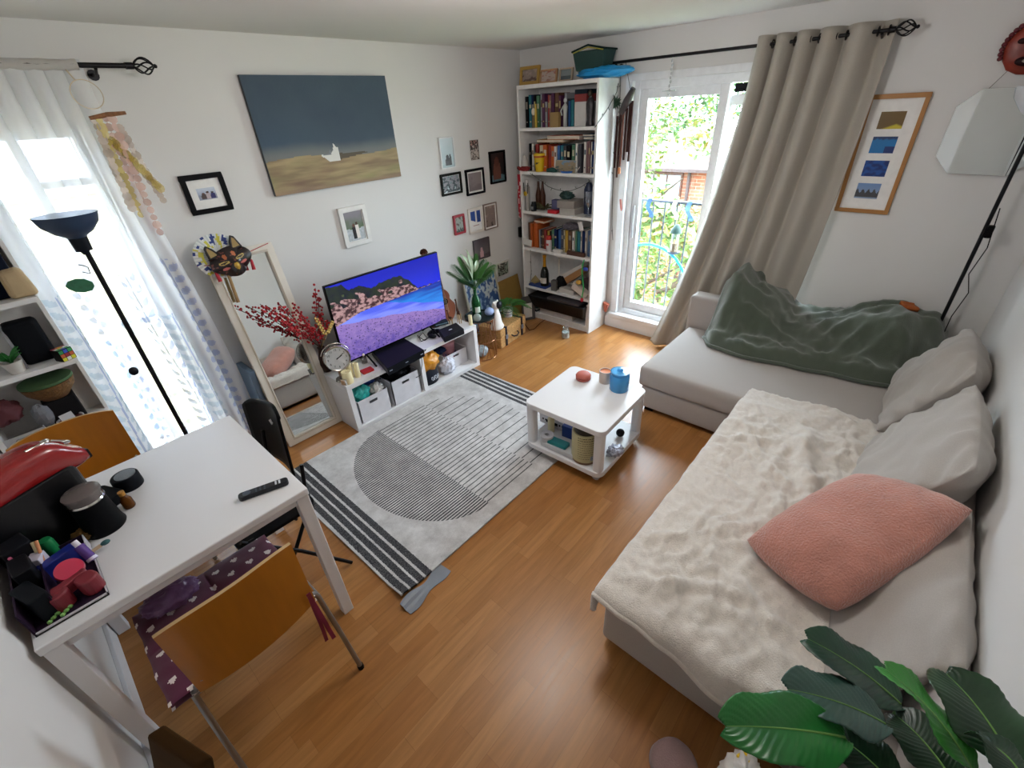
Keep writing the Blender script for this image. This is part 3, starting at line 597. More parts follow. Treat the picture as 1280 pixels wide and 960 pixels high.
# oak frame with four photos on the window wall
d, (x0, x1, y0, y1) = photo_frame(MW, ((1092, 115), (1168, 118), (1106, 270), (1040, 262)), '#a8743c', 'oak frame holding four small photos in a column, beside the octagonal mirror', lambda u, v: H('#e8e6e4'), .022, .002, n=(2, 2))
for o in [c for c in bpy.data.objects if c.parent == d and c.name.startswith('photo')]: bpy.data.objects.remove(o)
fns = [lambda u, v: mix(H('#6b5326'), H('#c9b52c'), sm(.33, .2, v + .5 * abs(u - .75))), lambda u, v: mix(H('#0f6fae'), H('#1d3a66'), sm(.78, .9, v + .1 * nz((u * 8, 0, 0), 1))) if not (u > .6 and v < .4) else H('#12306e'), lambda u, v: mix(H('#0c4d9a'), H('#0b2a6c'), sm(.3, .7, .5 + .5 * nz((u * 5, v * 5, 2), 1))), lambda u, v: H('#46484d') if (v < .5 + .12 * math.sin(u * 26) and .1 < v) else mix(H('#8fa2bd'), H('#6e8fc0'), v)]
mid = (x0 + x1) / 2; hh = (y1 - y0)
for i, f in enumerate(fns):
    cyy = y1 - hh * (.205 + .198 * i); pict('photo', MW, mid - .058, mid + .058, cyy - .043, cyy + .043, f, (30, 22), z=.0105)
CUR[0] = None

# ================================================================ TV stand
sx0, sx1, sf, sb, sz = 1.085, 2.283, 2.515, 2.905, .375
d = T('tv_stand', 'low white open tv stand with two bays on the floor', 'tv stand', ((sx0 + sx1) / 2, 2.7, 0))
xm = 1.685
obj('top_panel', G().box(sx0, sx1, sf, sb, sz - .034, sz), WHITE, bevel=.002); obj('bottom_panel', G().box(sx0, sx1, sf, sb, 0, .034), WHITE, bevel=.002)
obj('side_panel', G().box(sx0, sx0 + .034, sf, sb, .034, sz - .034), WHITE); obj('side_panel', G().box(sx1 - .034, sx1, sf, sb, .034, sz - .034), WHITE); obj('divider', G().box(xm, xm + .034, sf + .002, sb, .034, sz - .034), WHITE)
obj('back_panel', G().box(sx0 + .03, sx1 - .03, sb - .012, sb - .004, .03, sz - .03), WHITE)
# television
def tvpic(u, v):
    st = .5 - .20 * u - .13 * u * u + .006 * math.sin(30 * u); n = fbm((u * 22, v * 18, 0), 1, 4, 3)
    pts = [(0, .99), (.12, .97), (.17, .88), (.25, .90), (.34, .82), (.42, .845), (.5, .86), (.6, .86), (.68, .76), (.735, .66), (.76, .61), (1, .60)]
    tp = .6
    for (a, ya), (b_, yb) in zip(pts, pts[1:]):
        if a <= u <= b_: tp = ya + (yb - ya) * (u - a) / (b_ - a)
    tp += .02 * nz((u * 30, 0, 3), 1); wl = .60 - .02 * (1 - u) * 2 - .06 * sm(.25, 0, u)
    if v > max(tp, wl): return mix(H('#1a2ee0'), H('#0710a6'), sm(.55, 1, v) * .8 + .3 * (u - .5))
    if v > wl:
        k = (v - wl) / max(tp - wl, .01); rock = mix(H('#b08c8c'), H('#3c2228'), .5 + 2.0 * fbm((u * 34, v * 30, 2), 1, 9, 3))
        if .05 < u < .12 and v > .8: rock = mix(H('#3c5a2c'), H('#5a3a34'), .5 + n)
        return rock if k < .55 + .5 * nz((u * 14, v * 14, 8), 1) else mix(H('#0c1424'), H('#1f2c1c'), .5 + n)
    if v > st + .15 + .04 * math.sin(5 * u):
        c = mix(H('#1f7fe0'), H('#0c2f9c'), sm(st + .17, wl, v) + .5 * nz((u * 6, v * 30, 1), 1)); 
        return mix(c, H('#3a78f0'), sm(.40, .2, u))
    if v > st: return mix(H('#7d8cf6'), H('#4f62e8'), sm(st, st + .15, v) + 1.2 * nz((u * 5, v * 26, 5), 1))
    c = mix(H('#8f74b8'), H('#5b4a9e'), sm(st, 0, v) * .7 + .5 * n)
    if nz((u * 60, v * 60, 2), 1) > .45 - .1 * (1 - v): c = mix(c, H('#2c2350'), .8)
    return c
tz0, tz1, tyy = .437, .990, 2.68; ax_, bx_ = 1.197, 2.117
d = T('television', 'large flat television showing a beach with blue sea and cliffs', 'television', ((ax_ + bx_) / 2, 2.70, sz))
MTV = frame((0, tyy, 0), (1, 0, 0), (0, 0, 1))
obj('casing', G(MTV).box(ax_, bx_, tz0, tz1, -.028, 0), BLACK, bevel=.004)
pict('screen', MTV, ax_ + .006, bx_ - .006, tz0 + .014, tz1 - .006, tvpic, (256, 150), attrmat(.25, emit=.62), z=.001)
obj('rear_housing', G(MTV).box(ax_ + .12, bx_ - .12, tz0 + .02, tz0 + .30, -.06, -.028), BLACK, bevel=.01)
for x in (ax_ + .17, bx_ - .17):
    g = G(); g.tube([(x, tyy - .10, sz + .006), (x, tyy + .015, tz0 + .01), (x, tyy + .11, sz + .006)], .007, 8); obj('foot', g, BLACK)
CUR[0] = None
def at(px, py, z): return fl(px, py, z)
Z = sz
# clock
c = at(421, 473, Z) ; c = Vector((1.125, 2.615, Z))
d = T('desk_clock', 'round silver desk clock with white face standing left of the television', 'clock', c)
cc = Vector((c.x, c.y, Z + .165)); Mc = frame(cc, (.93, .36, 0), (0, 0, 1)); Mc = frame(cc, (.96, -.28, 0), (.05, .16, 1))
g = G(Mc @ Matrix.Rotation(0, 4, 'X')); g.lathe([(.078, -.03), (.085, -.026), (.085, .012), (.080, .018), (.074, .014), (.074, .004)], n=40); obj('case', g, mat('#b5b0aa', .25, .9), smooth=True)
def face(u, v): return H('#ecedee')
g = G(Mc); g.lathe([(0, .008), (.074, .008)], n=40); g.v = list(g.v); obj('dial', g, mat('#f4f4f4', .5)); dial = bpy.data.objects[-1] if False else None
def text(name, s, M, size, m, par='cur', depth=0.0006):
    cu = bpy.data.curves.new(name, 'FONT'); cu.body = s; cu.size = size; cu.align_x = 'CENTER'; cu.align_y = 'CENTER'; cu.extrude = depth; cu.resolution_u = 2
    to = bpy.data.objects.new(name, cu); dg = bpy.context.evaluated_depsgraph_get(); me = bpy.data.meshes.new_from_object(to, depsgraph=dg)
    g = G(M); g.add([tuple(v.co) for v in me.vertices], [tuple(p.vertices) for p in me.polygons]); bpy.data.objects.remove(to); bpy.data.curves.remove(cu); bpy.data.meshes.remove(me)
    return obj(name, g, m, par, weld=False)
DK = mat('#25262a', .6)
g = G(Mc)
for k in range(12):
    t = R(90 - 30 * k)
for k in range(12):
    t = R(90 - 30 * (k + 1)); text('numeral', str(k + 1), Mc @ Matrix.Translation((.058 * math.cos(t), .058 * math.sin(t), .0085)), .019, DK)
for L_, w_, a in ((.036, .003, 90 - 65), (.05, .002, 90 - 60), ):
    t = R(a); g = G(Mc @ Matrix.Rotation(t, 4, 'Z')); g.box(-.008, L_, -w_, w_, .009, .0105); obj('hand', g, DK)
g = G(Mc); g.cyl((0, 0, .008), (0, 0, .012), .004, .004, 10); obj('hand_hub', g, DK)
g = G(); g.cyl((c.x, c.y + .01, Z), (c.x, c.y + .01, Z + .012), .045, .04, 24); g.cyl((c.x, c.y + .01, Z + .012), (c.x, c.y + .01, Z + .085), .016, .016, 16); obj('stand', g, mat('#b5b0aa', .25, .9), smooth=True)
g = G(Mc); g.tube(arc((0, 0, -.03), .094, 20, 160, 16, 0, 1), .004, 8); obj('ring', g, CHROME, smooth=True)
# silver trinket box beside the clock
d = T('trinket_cube', 'small silver mirrored cube in front of the desk clock', 'ornament', (1.11, 2.555, Z))
obj('cube_body', G(rotz(20, (1.105, 2.55, Z))).box(-.02, .02, -.02, .02, 0, .04), CHROME, bevel=.004); obj('cube_lid', G(rotz(20, (1.105, 2.55, Z))).box(-.022, .022, -.022, .022, .04, .046), CHROME, bevel=.002)
CR = mat('#e2d5a8', .5, sub=.2, name='ivory_wax')
def candle(x, y, z, r, h, label, flameless=False, m=CR, name='pillar_candle', group=None):
    d = T(name, label, 'candle', (x, y, z), group)
    g = G(); g.lathe([(0, 0), (r, 0), (r, h - .003), (r - .003, h), (r - .006, h - .004), (0, h - .009)], (x, y, z), 28); obj('wax', g, m, smooth=True)
    obj('wick', G().cyl((x, y, z + h - .01), (x, y, z + h + .004), .0012, .001, 6), mat('#2a2520', .9))
p = at(436, 478, Z); candle(p.x, p.y, Z, .033, .085, 'thick ivory pillar candle at the front left corner of the tv stand')
p = at(440.5, 471.5, Z); candle(p.x, p.y + .01, Z, .021, .105, 'slim ivory candle standing behind the thick pillar candle')
p = at(447, 471, Z); candle(p.x + .006, p.y, Z, .019, .105, 'slim ivory candle between the thick pillar candle and the red box')
p = at(460, 464, Z); d = S('red_box', G(rotz(-6, (p.x, p.y, Z))).box(-.045, .035, -.028, .028, 0, .016), mat('#b3201f', .5), 'flat red box lying beside the candles on the tv stand', 'box', bevel=.002)
p = at(459, 455, Z); d = T('paper_rose', 'cream paper rose in a clear holder behind the red box', 'ornament', (p.x, p.y + .03, Z)); g = G()
for k in range(9):
    a = k * 2.4; r = .006 + .0022 * k; g.sph((p.x + r * math.cos(a), p.y + .03 + r * math.sin(a), Z + .075 + .012 * (1 - k / 9)), (.013, .013, .016), 8, 6)
obj('petals', g, mat('#e3cdbf', .8), smooth='all'); obj('holder', G().lathe([(.02, 0), (.022, .002), (.018, .06), (.016, .06), (.018, .004), (.0, .004)], (p.x, p.y + .03, Z), 16), glassmat((.8, .78, .76), .15), smooth=True)
# black boxes
def boxq(name, quad, z, h, m, label, cat, bevel=.003, parts=None, par=None):
    P = [fl(*q, z + h) for q in quad]; g = G(); g.hexa([(p.x, p.y, z) for p in P], [(p.x, p.y, z + h) for p in P]); return P, g
BLK2 = mat('#101218', .35, name='gloss_black')
P, g = boxq('', ((463, 436), (484, 461), (530, 437), (501, 420)), Z, .055, BLK2, '', ''); c = sum(P, Vector()) / 4
d = T('set_top_box', 'black set-top box lying in front of the television screen', 'media player', (c.x, c.y, Z)); obj('housing', g, BLK2, bevel=.004)
a, b_ = P[1].lerp(P[2], .03), P[1].lerp(P[2], .97); n_ = Vector((P[2].y - P[1].y, -(P[2].x - P[1].x), 0)).normalized()
for t in (.08, .5, .92):
    q = P[1].lerp(P[2], t) + n_ * .001; obj('front_button', G(frame((q.x, q.y, Z + .03), (P[2] - P[1]), (0, 0, 1))).box(-.012, .012, -.003, .003, -.001, .0015), mat('#8b96a8', .3), bevel=.001)
P, g = boxq('', ((548, 412), (555, 422), (580, 411), (570, 403)), Z, .045, BLK2, '', ''); c = sum(P, Vector()) / 4
d = T('game_console', 'black console box with a white sticker at the right end of the tv stand', 'game console', (c.x, c.y, Z)); obj('housing', g, mat('#1b1c22', .4), bevel=.004)
obj('sticker', G(frame((c.x, c.y, Z + .0455), (P[2] - P[1]), Vector((0, 0, 1)).cross(P[2] - P[1]))).box(-.018, .012, -.006, .006, 0, .0008), mat('#dfe3ea', .5))
c = at(551, 404, Z + .06); d = T('charging_dock', 'dark controller dock standing on the console beside the screen', 'dock', (c.x, c.y, Z + .045)); obj('dock_body', G(rotz(-20, (c.x, c.y, Z + .045))).hexa([(-.06, -.022, 0), (.06, -.022, 0), (.06, .022, 0), (-.06, .022, 0)], [(-.055, -.014, .03), (.055, -.014, .03), (.055, .012, .04), (-.055, .012, .04)]), mat('#262b36', .3), bevel=.004); obj('dock_light', G(rotz(-20, (c.x, c.y, Z + .045))).box(-.05, .05, -.021, -.017, .012, .018), mat('#6d8a96', .3))
c = at(540, 419, Z); d = T('game_controller', 'black game controller between the console and the set-top box', 'controller', (c.x, c.y, Z)); Mx = rotz(25, (c.x, c.y, Z + .02)); g = G(Mx)
g.sph((0, 0, 0), (.055, .03, .018), 16, 8); g.sph((-.05, -.028, -.003), (.022, .036, .016), 12, 8); g.sph((.05, -.028, -.003), (.022, .036, .016), 12, 8); obj('grip_shell', g, BLK2, smooth='all')
for s in (-1, 1): g = G(Mx); g.cyl((s * .02, -.012, .012), (s * .02, -.012, .026), .008, .009, 12); obj('thumbstick', g, BLACK, smooth=True)
g = G(); q = [at(522, 420, Z), at(527, 428, Z), at(534, 424, Z), at(529, 417, Z), at(524, 422, Z), at(531, 427, Z), at(538, 421, Z)]; g.tube([p + Vector((0, 0, .006 + .003 * (i % 2))) for i, p in enumerate(q)], .003, 6); S('black_cable', g, BLACK, 'black cable looped on the tv stand by the controller', 'cable')
q = at(531, 437, Z + .055); g = G(); g.tube([(q.x - .01, q.y + .05, Z + .03), (q.x + .01, q.y + .0, Z + .05), (q.x + .018, sf - .012, Z - .02), (q.x + .01, sf - .014, Z - .1), (q.x - .02, sf - .01, Z - .18), (q.x - .05, sf + .02, Z - .2)], .0025, 6); S('hanging_cable', g, BLACK, 'thin black cable hanging down the front of the tv stand divider', 'cable')
# right end of the stand: ukulele, giraffes, candle
p = Vector((2.20, 2.80, Z))
d = T('ukulele', 'small brown ukulele leaning behind the right edge of the television', 'ukulele', (2.185, 2.80, Z))
Mu = frame((2.20, 2.79, Z), (1, -.1, 0), (-.10, .25, 1)) @ Matrix.Scale(1.22, 4); UK = mat('#8a4a2c', .4, nz=(5, .1), stretch=(8, 1, 1), name='ukulele_wood')
out = [(.075 * math.cos(R(t)) * (1 if math.sin(R(t)) < .2 else .8) * (1 - .28 * math.exp(-((math.sin(R(t)) - .25) / .22) ** 2)), .11 + .11 * math.sin(R(t))) for t in range(0, 360, 10)]
g = G(Mu); g.prism(out, 0, .05); obj('body', g, UK, bevel=.003)
g = G(Mu); g.lathe([(0, .0505), (.022, .0505), (.022, .051)], (0, .135, 0), 20); obj('sound_hole', g, mat('#1a0e08', .9)); g = G(Mu); g.box(-.014, .014, .21, .36, .036, .052); g.box(-.02, .02, .36, .43, .034, .048); obj('neck', g, mat('#3c2013', .5), bevel=.002)
for k in range(4): obj('string', G(Mu).cyl((-.009 + .006 * k, .06, .055), (-.009 + .006 * k, .37, .055), .0006, .0006, 4), mat('#d8d0c0', .4))
WD = mat('#5a3418', .5, nz=(30, .35), name='carved_wood')
def giraffe(x, y, z, h, rz, label):
    d = T('giraffe_figurine', label, 'figurine', (x, y, z)); M = rotz(rz, (x, y, z)); s = h / .26
    g = G(M @ Matrix.Scale(s, 4)); g.sph((0, 0, .115), (.034, .016, .026), 12, 8); g.tube([(.025, 0, .125), (.035, 0, .17), (.042, 0, .235)], [.014, .010, .008], 10); g.sph((.052, 0, .243), (.020, .008, .009), 10, 6)
    g.tube([(.043, .004, .25), (.043, .005, .262)], .002, 6); g.tube([(.043, -.004, .25), (.043, -.005, .262)], .002, 6); g.tube([(-.033, 0, .12), (-.042, 0, .08)], .002, 6); obj('body', g, WD, smooth='all')
    for a in (-.022, .022):
        for b_ in (-.009, .009): g = G(M @ Matrix.Scale(s, 4)); g.tube([(a, b_, .11), (a * 1.15, b_ * 1.2, .0)], [.007, .0042], 8); obj('leg', g, mat('#b8966a', .6, nz=(60, .3)), smooth=True)
giraffe(2.235, 2.66, Z, .20, 70, 'taller carved wooden giraffe figurine at the right end of the tv stand'); giraffe(2.175, 2.70, Z, .125, 110, 'shorter dark wooden giraffe figurine beside the television edge')
p = at(585, 407, Z); candle(2.262, 2.555, Z, .016, .085, 'small ivory candle on the right front corner of the tv stand')
p = wy(530.5, 318, 2.78); d = T('head_figurine', 'small brown curly-haired figurine peeking over the television', 'figurine', (p.x, p.y, Z)); g = G(); g.tube([(p.x, p.y, Z), (p.x, p.y, Z + .2), (p.x, p.y, p.z - .03)], [.04, .02, .018], 12); obj('bust', g, mat('#6a4030', .6), smooth=True); g = G(); g.sph((p.x, p.y, p.z), (.026, .024, .030), 14, 10); obj('head', g, mat('#8f5f48', .6), smooth='all')
g = G()
for k in range(26): a = k * 2.4; zz = k / 26; g.sph((p.x + .024 * math.cos(a) * math.sqrt(max(0, 1 - zz * zz * .9)), p.y + .022 * math.sin(a) * math.sqrt(max(0, 1 - zz * zz)) + .004, p.z + .008 + .026 * zz), .009, 6, 4)
obj('curls', g, mat('#3c2218', .8), smooth='all')
# storage boxes in the bays
def openbox(name, x0, x1, y0, y1, z0, z1, label, hole=(.05, .012), m=None, rz=0, inside=None, t=.006, cat='storage box', group=None):
    cx_, cy_ = (x0 + x1) / 2, (y0 + y1) / 2; d = T(name, label, cat, (cx_, cy_, z0), group); M = rotz(rz, (cx_, cy_, z0)); hx_, hy, h = (x1 - x0) / 2, (y1 - y0) / 2, z1 - z0; m = m or mat('#d5d3d8', .5, name='white_card'); g = G(M)
    g.box(-hx_, hx_, -hy, hy, 0, t); g.box(-hx_, hx_, hy - t, hy, t, h); g.box(-hx_, -hx_ + t, -hy, hy, t, h); g.box(hx_ - t, hx_, -hy, hy, t, h)
    a, b_ = hole; zc = h * .78; g.box(-hx_, -a, -hy, -hy + t, t, h); g.box(a, hx_, -hy, -hy + t, t, h); g.box(-a, a, -hy, -hy + t, t, zc - b_); g.box(-a, a, -hy, -hy + t, zc + b_, h)
    obj('box_walls', g, m); 
    return d, M
openbox('storage_box', 1.135, 1.385, 2.53, 2.82, .036, .215, 'open white storage box with a grey label, leftmost under the television', (.03, .008)); 
obj('label_holder', G().box(1.225, 1.285, 2.526, 2.531, .165, .182), mat('#55565c', .4, .5), bevel=.001)
openbox('storage_box', 1.415, 1.665, 2.53, 2.82, .036, .235, 'open white storage box full of black things, left of the divider', (.032, .010))
openbox('storage_box', 1.98, 2.225, 2.60, 2.86, .036, .175, 'open white storage box holding the pink tub in the right bay', (.032, .010))
CUR[0] = None
def crumple(name, c, r, m, label, cat, seed=0, amp=.25, sc_=3, n=40, flat=-1, **k):
    g = G(); g.sph((0, 0, 0), 1, n, n // 2, fn=lambda q: 1 + amp * (fbm(q, sc_, seed, 4) + .6 * (1 - 2 * abs(nz(q, sc_ * 1.2, seed + 3)))))
    g.v = [Vector((c[0] + p.x * r[0], c[1] + p.y * r[1], c[2] + max(p.z, flat) * r[2])) for p in g.v]
    return S(name, g, m, label, cat, smooth='all', **k)
crumple('teal_bag', (1.20, 2.60, .235), (.065, .05, .060), mat('#2aa39c', .35), 'shiny teal plastic bag stuffed in the leftmost storage box', 'bag', 3, .3, flat=-.9)
crumple('white_cloth', (1.33, 2.60, .205), (.045, .05, .035), mat('#cfc8c4', .9), 'crumpled white cloth in the leftmost storage box', 'cloth', 6, .4)
crumple('blue_bag', (1.325, 2.70, .235), (.05, .04, .03), mat('#1d3f8c', .5), 'blue crumpled bag at the back of the leftmost storage box', 'bag', 8, .4)
crumple('black_bag', (1.54, 2.66, .235), (.105, .09, .045), mat('#0d0e12', .5), 'black cable bag overflowing the box left of the divider', 'bag', 12, .3)
crumple('orange_bag', (1.80, 2.60, .225), (.095, .07, .075), mat('#d08a1c', .3, bump=(18, .5, .02)), 'crumpled orange plastic bag on top of the dark printed bag', 'bag', 15, .22, 2.4)
d = T('printed_bag', 'dark grey bag with white printed lettering under the orange plastic bag', 'bag', (1.80, 2.58, .036))
g = G(); g.lathe([(0, 0), (.08, 0), (.088, .05), (.08, .12), (.05, .14), (0, .14)], (1.80, 2.60, .036), 24, 1, .65, 0); obj('bag_body', g, mat('#22252e', .5, bump=(20, .5, .01)), smooth='all')
g = G(frame((1.815, 2.541, .09), (1, .12, 0), (0, 0, 1))); 
for k in range(9):
    for j in range(3):
        if (k * 7 + j * 5) % 4: g.box(-.04 + k * .0095, -.034 + k * .0095, -.018 + j * .013, -.009 + j * .013, 0, .002)
obj('printed_letters', g, mat('#c9ccd6', .5))
d = T('pink_tub', 'pink lidded tub standing in the right bay box', 'tub', (2.11, 2.71, .09)); g = G(); g.lathe([(0, 0), (.052, 0), (.06, .13), (0, .13)], (2.11, 2.71, .09), 24); obj('tub_body', g, mat('#d79aa6', .4), smooth=True); g = G(); g.lathe([(.063, .13), (.064, .15), (.05, .158), (0, .158)], (2.11, 2.71, .09), 24); obj('tub_lid', g, mat('#e0a6b2', .4), smooth=True)
g = G()
for k in range(6): a = R(-150 + 22 * k); g.box(2.11 + .06 * math.cos(a) - .006, 2.11 + .06 * math.cos(a) + .006, 2.71 + .06 * math.sin(a) - .003, 2.71 + .06 * math.sin(a) + .001, .12, .15)
obj('printed_band', g, mat('#5a4a78', .5))
crumple('clear_bag', (1.99, 2.59, .10), (.06, .045, .06), mat('#d9dbe8', .25, bump=(30, .6, .01)), 'crinkled clear plastic bag hanging over the right bay box', 'bag', 21, .35, 4)
crumple('navy_cloth', (2.0, 2.70, .20), (.06, .05, .022), mat('#1b2440', .8), 'folded navy cloth between the orange bag and the pink tub', 'cloth', 23, .3)
CUR[0] = None
# ================================================================ leaning floor mirror, fan and mask
B0, B1 = Vector((.70, 2.765, 0)), Vector((1.09, 2.758, 0)); t0 = wy(243.4, 322.8, 3.03); t1 = wy(337.5, 301.6, 3.03)
wd = (B1 - B0); Mm = frame(B0, wd, (t0 + t1) / 2 - (B0 + B1) / 2); mwid = wd.length; mh = ((t0 + t1) / 2 - (B0 + B1) / 2).length
d = T('floor_mirror', 'tall white framed floor mirror leaning against the back wall', 'mirror', (B0 + B1) / 2)
g = G(Mm); bw = .05
for (x0, x1, y0, y1) in ((0, mwid, 0, bw), (0, mwid, mh - bw, mh), (0, bw, bw, mh - bw), (mwid - bw, mwid, bw, mh - bw)): g.box(x0, x1, y0, y1, 0, .028)
g.box(0, mwid, 0, mh, -.008, 0)
obj('mirror_frame', g, mat('#dcd6cb', .45, nz=(8, .05)), bevel=.005)
g = G(Mm)
for (x0, x1, y0, y1) in ((bw - .012, mwid - bw + .012, bw - .012, bw - .004), (bw - .012, mwid - bw + .012, mh - bw + .004, mh - bw + .012), (bw - .012, bw - .004, bw, mh - bw), (mwid - bw + .004, mwid - bw + .012, bw, mh - bw)): g.box(x0, x1, y0, y1, .028, .034)
obj('frame_bead', g, mat('#c9bfae', .45), bevel=.002)
MIR = mat('#dfe4e4', .01, 1, nz=(1, 0), name='mirror_silver')
obj('mirror_glass', G(Mm).box(bw, mwid - bw, bw, mh - bw, .002, .008), MIR)
def ml(px, py, dz=.05): return loc(Mm, px, py, dz)
fx, fy = ml(274, 320, .05)
d = T('paper_fan', 'round paper fan with yellow and blue print hooked on the floor mirror', 'fan', Mm @ Vector((fx, fy - .28, .05)))
def fanc(u, v):
    a = math.atan2(v - .5, u - .5); r = math.hypot(u - .5, v - .5) * 2; k = int((a + 9) * 11) % 2; c = H('#dcdfdc') if k else H('#c6cbcc')
    q = nz((u * 9, v * 9, 1), 1)
    if q > .28 and r > .35: c = H('#c9c24a')
    if q < -.36 and r > .3: c = H('#2c3f80')
    return c
def fan(u, v):
    r = .125 * math.sqrt(u) if False else .128 * u; a = 2 * math.pi * v; return Vector((fx + r * math.cos(a), fy + r * math.sin(a) * .95, .052 + .0015 * (int(v * 40) % 2) * u))
g = G(Mm); g.surf(fan, 10, 80, col=lambda u, v: fanc(.5 + .5 * u * math.cos(2 * math.pi * v), .5 + .5 * u * math.sin(2 * math.pi * v))); obj('fan_leaf', g, attrmat(.7), solid=.002)
a, b_ = ml(285, 343, .05), ml(298, 378, .05); g = G(Mm); g.tube([(a[0] - .03, a[1] + .10, .056), (a[0], a[1], .056), (b_[0], b_[1], .05)], [.005, .009, .010], 8); obj('handle', g, mat('#9a7a4c', .6), smooth=True)
# fox mask
MK = mat('#17100f', .35, coat=.4, nz=(40, .4), name='black_lacquer'); cx_, cy_ = ml(290, 327, .08)
d = T('fox_mask', 'black fox mask with gold and pink paint hanging on the floor mirror', 'mask', Mm @ Vector((cx_, cy_ - .08, .06)))
Mk = Mm @ Matrix.Translation((cx_, cy_, .06)) @ Matrix.Rotation(R(12), 4, 'Z')
def mkc(u, v):
    x, y = (u - .5) * 2, (v - .5) * 2
    for s in (-1, 1):
        if ((x - s * .42) / .24) ** 2 + ((y - .12 - .25 * s * (x - s * .42)) / .12) ** 2 < 1: return H('#141010') if ((x - s * .42) / .16) ** 2 + ((y - .12) / .06) ** 2 < 1 else H('#b8a05a')
        if ((x - s * .55) / .16) ** 2 + ((y + .30) / .13) ** 2 < 1: return H('#c9706a')
        if ((x - s * .25) / .12) ** 2 + ((y - .5) / .16) ** 2 < 1: return H('#b4643c')
    if x * x / .02 + (y + .35) ** 2 / .05 < 1: return H('#caa23c')
    return H('#1a1114') if nz((u * 12, v * 12, 3), 1) < .35 else H('#6a3a34')
def mk(u, v):
    x, y = (u - .5) * 2, (v - .5) * 2; r2 = x * x * .8 + y * y; px_ = x * .118 * (1 - .35 * sm(.1, -1, y)); py_ = y * .082
    z = .05 * max(0, 1 - r2 * .55) + .035 * math.exp(-((x / .22) ** 2 + ((y + .35) / .4) ** 2)); k = max(abs(x), abs(y)); sq = math.hypot(x, y) / max(k, 1e-6); return Vector((px_ / max(sq, 1) ** .9, py_ / max(sq, 1) ** .9, z))
g = G(Mk); g.surf(mk, 56, 48, col=mkc); obj('face', g, attrmat(.35, coat=.4), solid=.003, smooth='all')
for s in (-1, 1):
    g = G(Mk); e = [(s * .030, .052), (s * .098, .050), (s * .088, .115), (s * .072, .128), (s * .05, .10)]; e = e if s > 0 else e[::-1]; g.prism(e, .012, .026); o_ = obj('ear', g, MK, bevel=.004)
    g = G(Mk); e = [(s * .046, .062), (s * .086, .060), (s * .08, .105), (s * .072, .114), (s * .058, .09)]; e = e if s > 0 else e[::-1]; g.prism(e, .026, .0265); obj('ear_paint', g, mat('#94793e', .5), o_)
RED = mat('#a81828', .6, name='red_cord')
tl_, tr_ = ml(246, 333, .035), ml(335, 304, .035)
g = G(Mm); g.tube([(tl_[0], tl_[1], .035), (cx_ - .10, cy_ + .005, .07)], .0022, 6); g.tube([(cx_ + .11, cy_ + .03, .07), (tr_[0], tr_[1], .035)], .0022, 6); obj('cord', g, RED)
for px, py, qx, qy in ((269, 338, 276, 352), (314, 324, 318, 337)):
    a, b_ = ml(px, py, .08), ml(qx, qy, .08); g = G(Mm); g.tube([(a[0], a[1], .075), (a[0] + (b_[0] - a[0]) * .15, a[1] + (b_[1] - a[1]) * .15, .075), (b_[0], b_[1], .075)], [.004, .008, .011], 10); obj('tassel', g, RED, smooth=True)
# slate board standing behind the mirror's left edge
q0, q1 = wy(300, 450, 3.05), wy(330, 505, 3.05)
S('blue_board', G().box(.665, .70, 2.86, 3.07, .0, .56), mat('#5a6c80', .6), 'slate blue board standing behind the lower left edge of the floor mirror', 'board', bevel=.003)
# ================================================================ red berries
bx, by = 1.13, 2.83
d = T('berry_vase', 'dark vase with red berry branches between the floor mirror and the television', 'vase', (bx, by, sz))
g = G(); g.lathe([(0, 0), (.035, 0), (.045, .06), (.03, .13), (.02, .17), (.026, .18), (.018, .175), (.0, .17)], (bx, by, sz), 24); obj('vase_body', g, mat('#3a2a26', .3), smooth='all')
rnd = random.Random(4); stem = G(); ber = G()
tips = [wy(px, py, yy) for px, py, yy in ((326, 388, 2.70), (334, 383, 2.74), (345, 400, 2.66), (350, 381, 2.76), (358, 408, 2.64), (368, 383, 2.8), (378, 398, 2.70), (394, 360, 2.84), (398, 372, 2.80), (402, 392, 2.78), (410, 400, 2.72), (388, 408, 2.68))]
for k, t in enumerate(tips):
    a = Vector((bx, by, sz + .17)); mid = a.lerp(t, .5) + Vector((0, 0, .03)); pts = [a.lerp(mid, s / 5).lerp(mid.lerp(t, s / 5), s / 5) for s in range(6)]; stem.tube(pts, .0022, 5)
    for s in range(30):
        q = .30 + .70 * s / 29; i = min(int(q * 5), 4); p = pts[i].lerp(pts[i + 1], q * 5 - i) + Vector((rnd.gauss(0, .012), rnd.gauss(0, .012), rnd.gauss(0, .013)))
        r = .0086 * (1 - .25 * rnd.random()); ber.sph(p, r, 8, 6)
obj('stems', stem, mat('#4a2a1c', .8)); b_ = obj('berries', ber, mat('#b01624', .3, nz=(20, .2)), smooth='all'); b_['kind'] = 'stuff'
# dried wheat ears
g = G()
for (px, py, qx, qy) in ((406, 418, 395, 398), (410, 416, 416, 402)):
    a, b2 = wy(px, py, 2.63), wy(qx, qy, 2.66)
    for s in range(12):
        p = a.lerp(b2, s / 11) + Vector((.006 * (-1) ** s, 0, 0)); g.sph(p, (.008, .006, .009), 8, 5)
    g.tube([(bx, by, sz + .17), tuple(a)], .0015, 5)
obj('wheat_ear', g, mat('#c2a25c', .7), smooth='all')
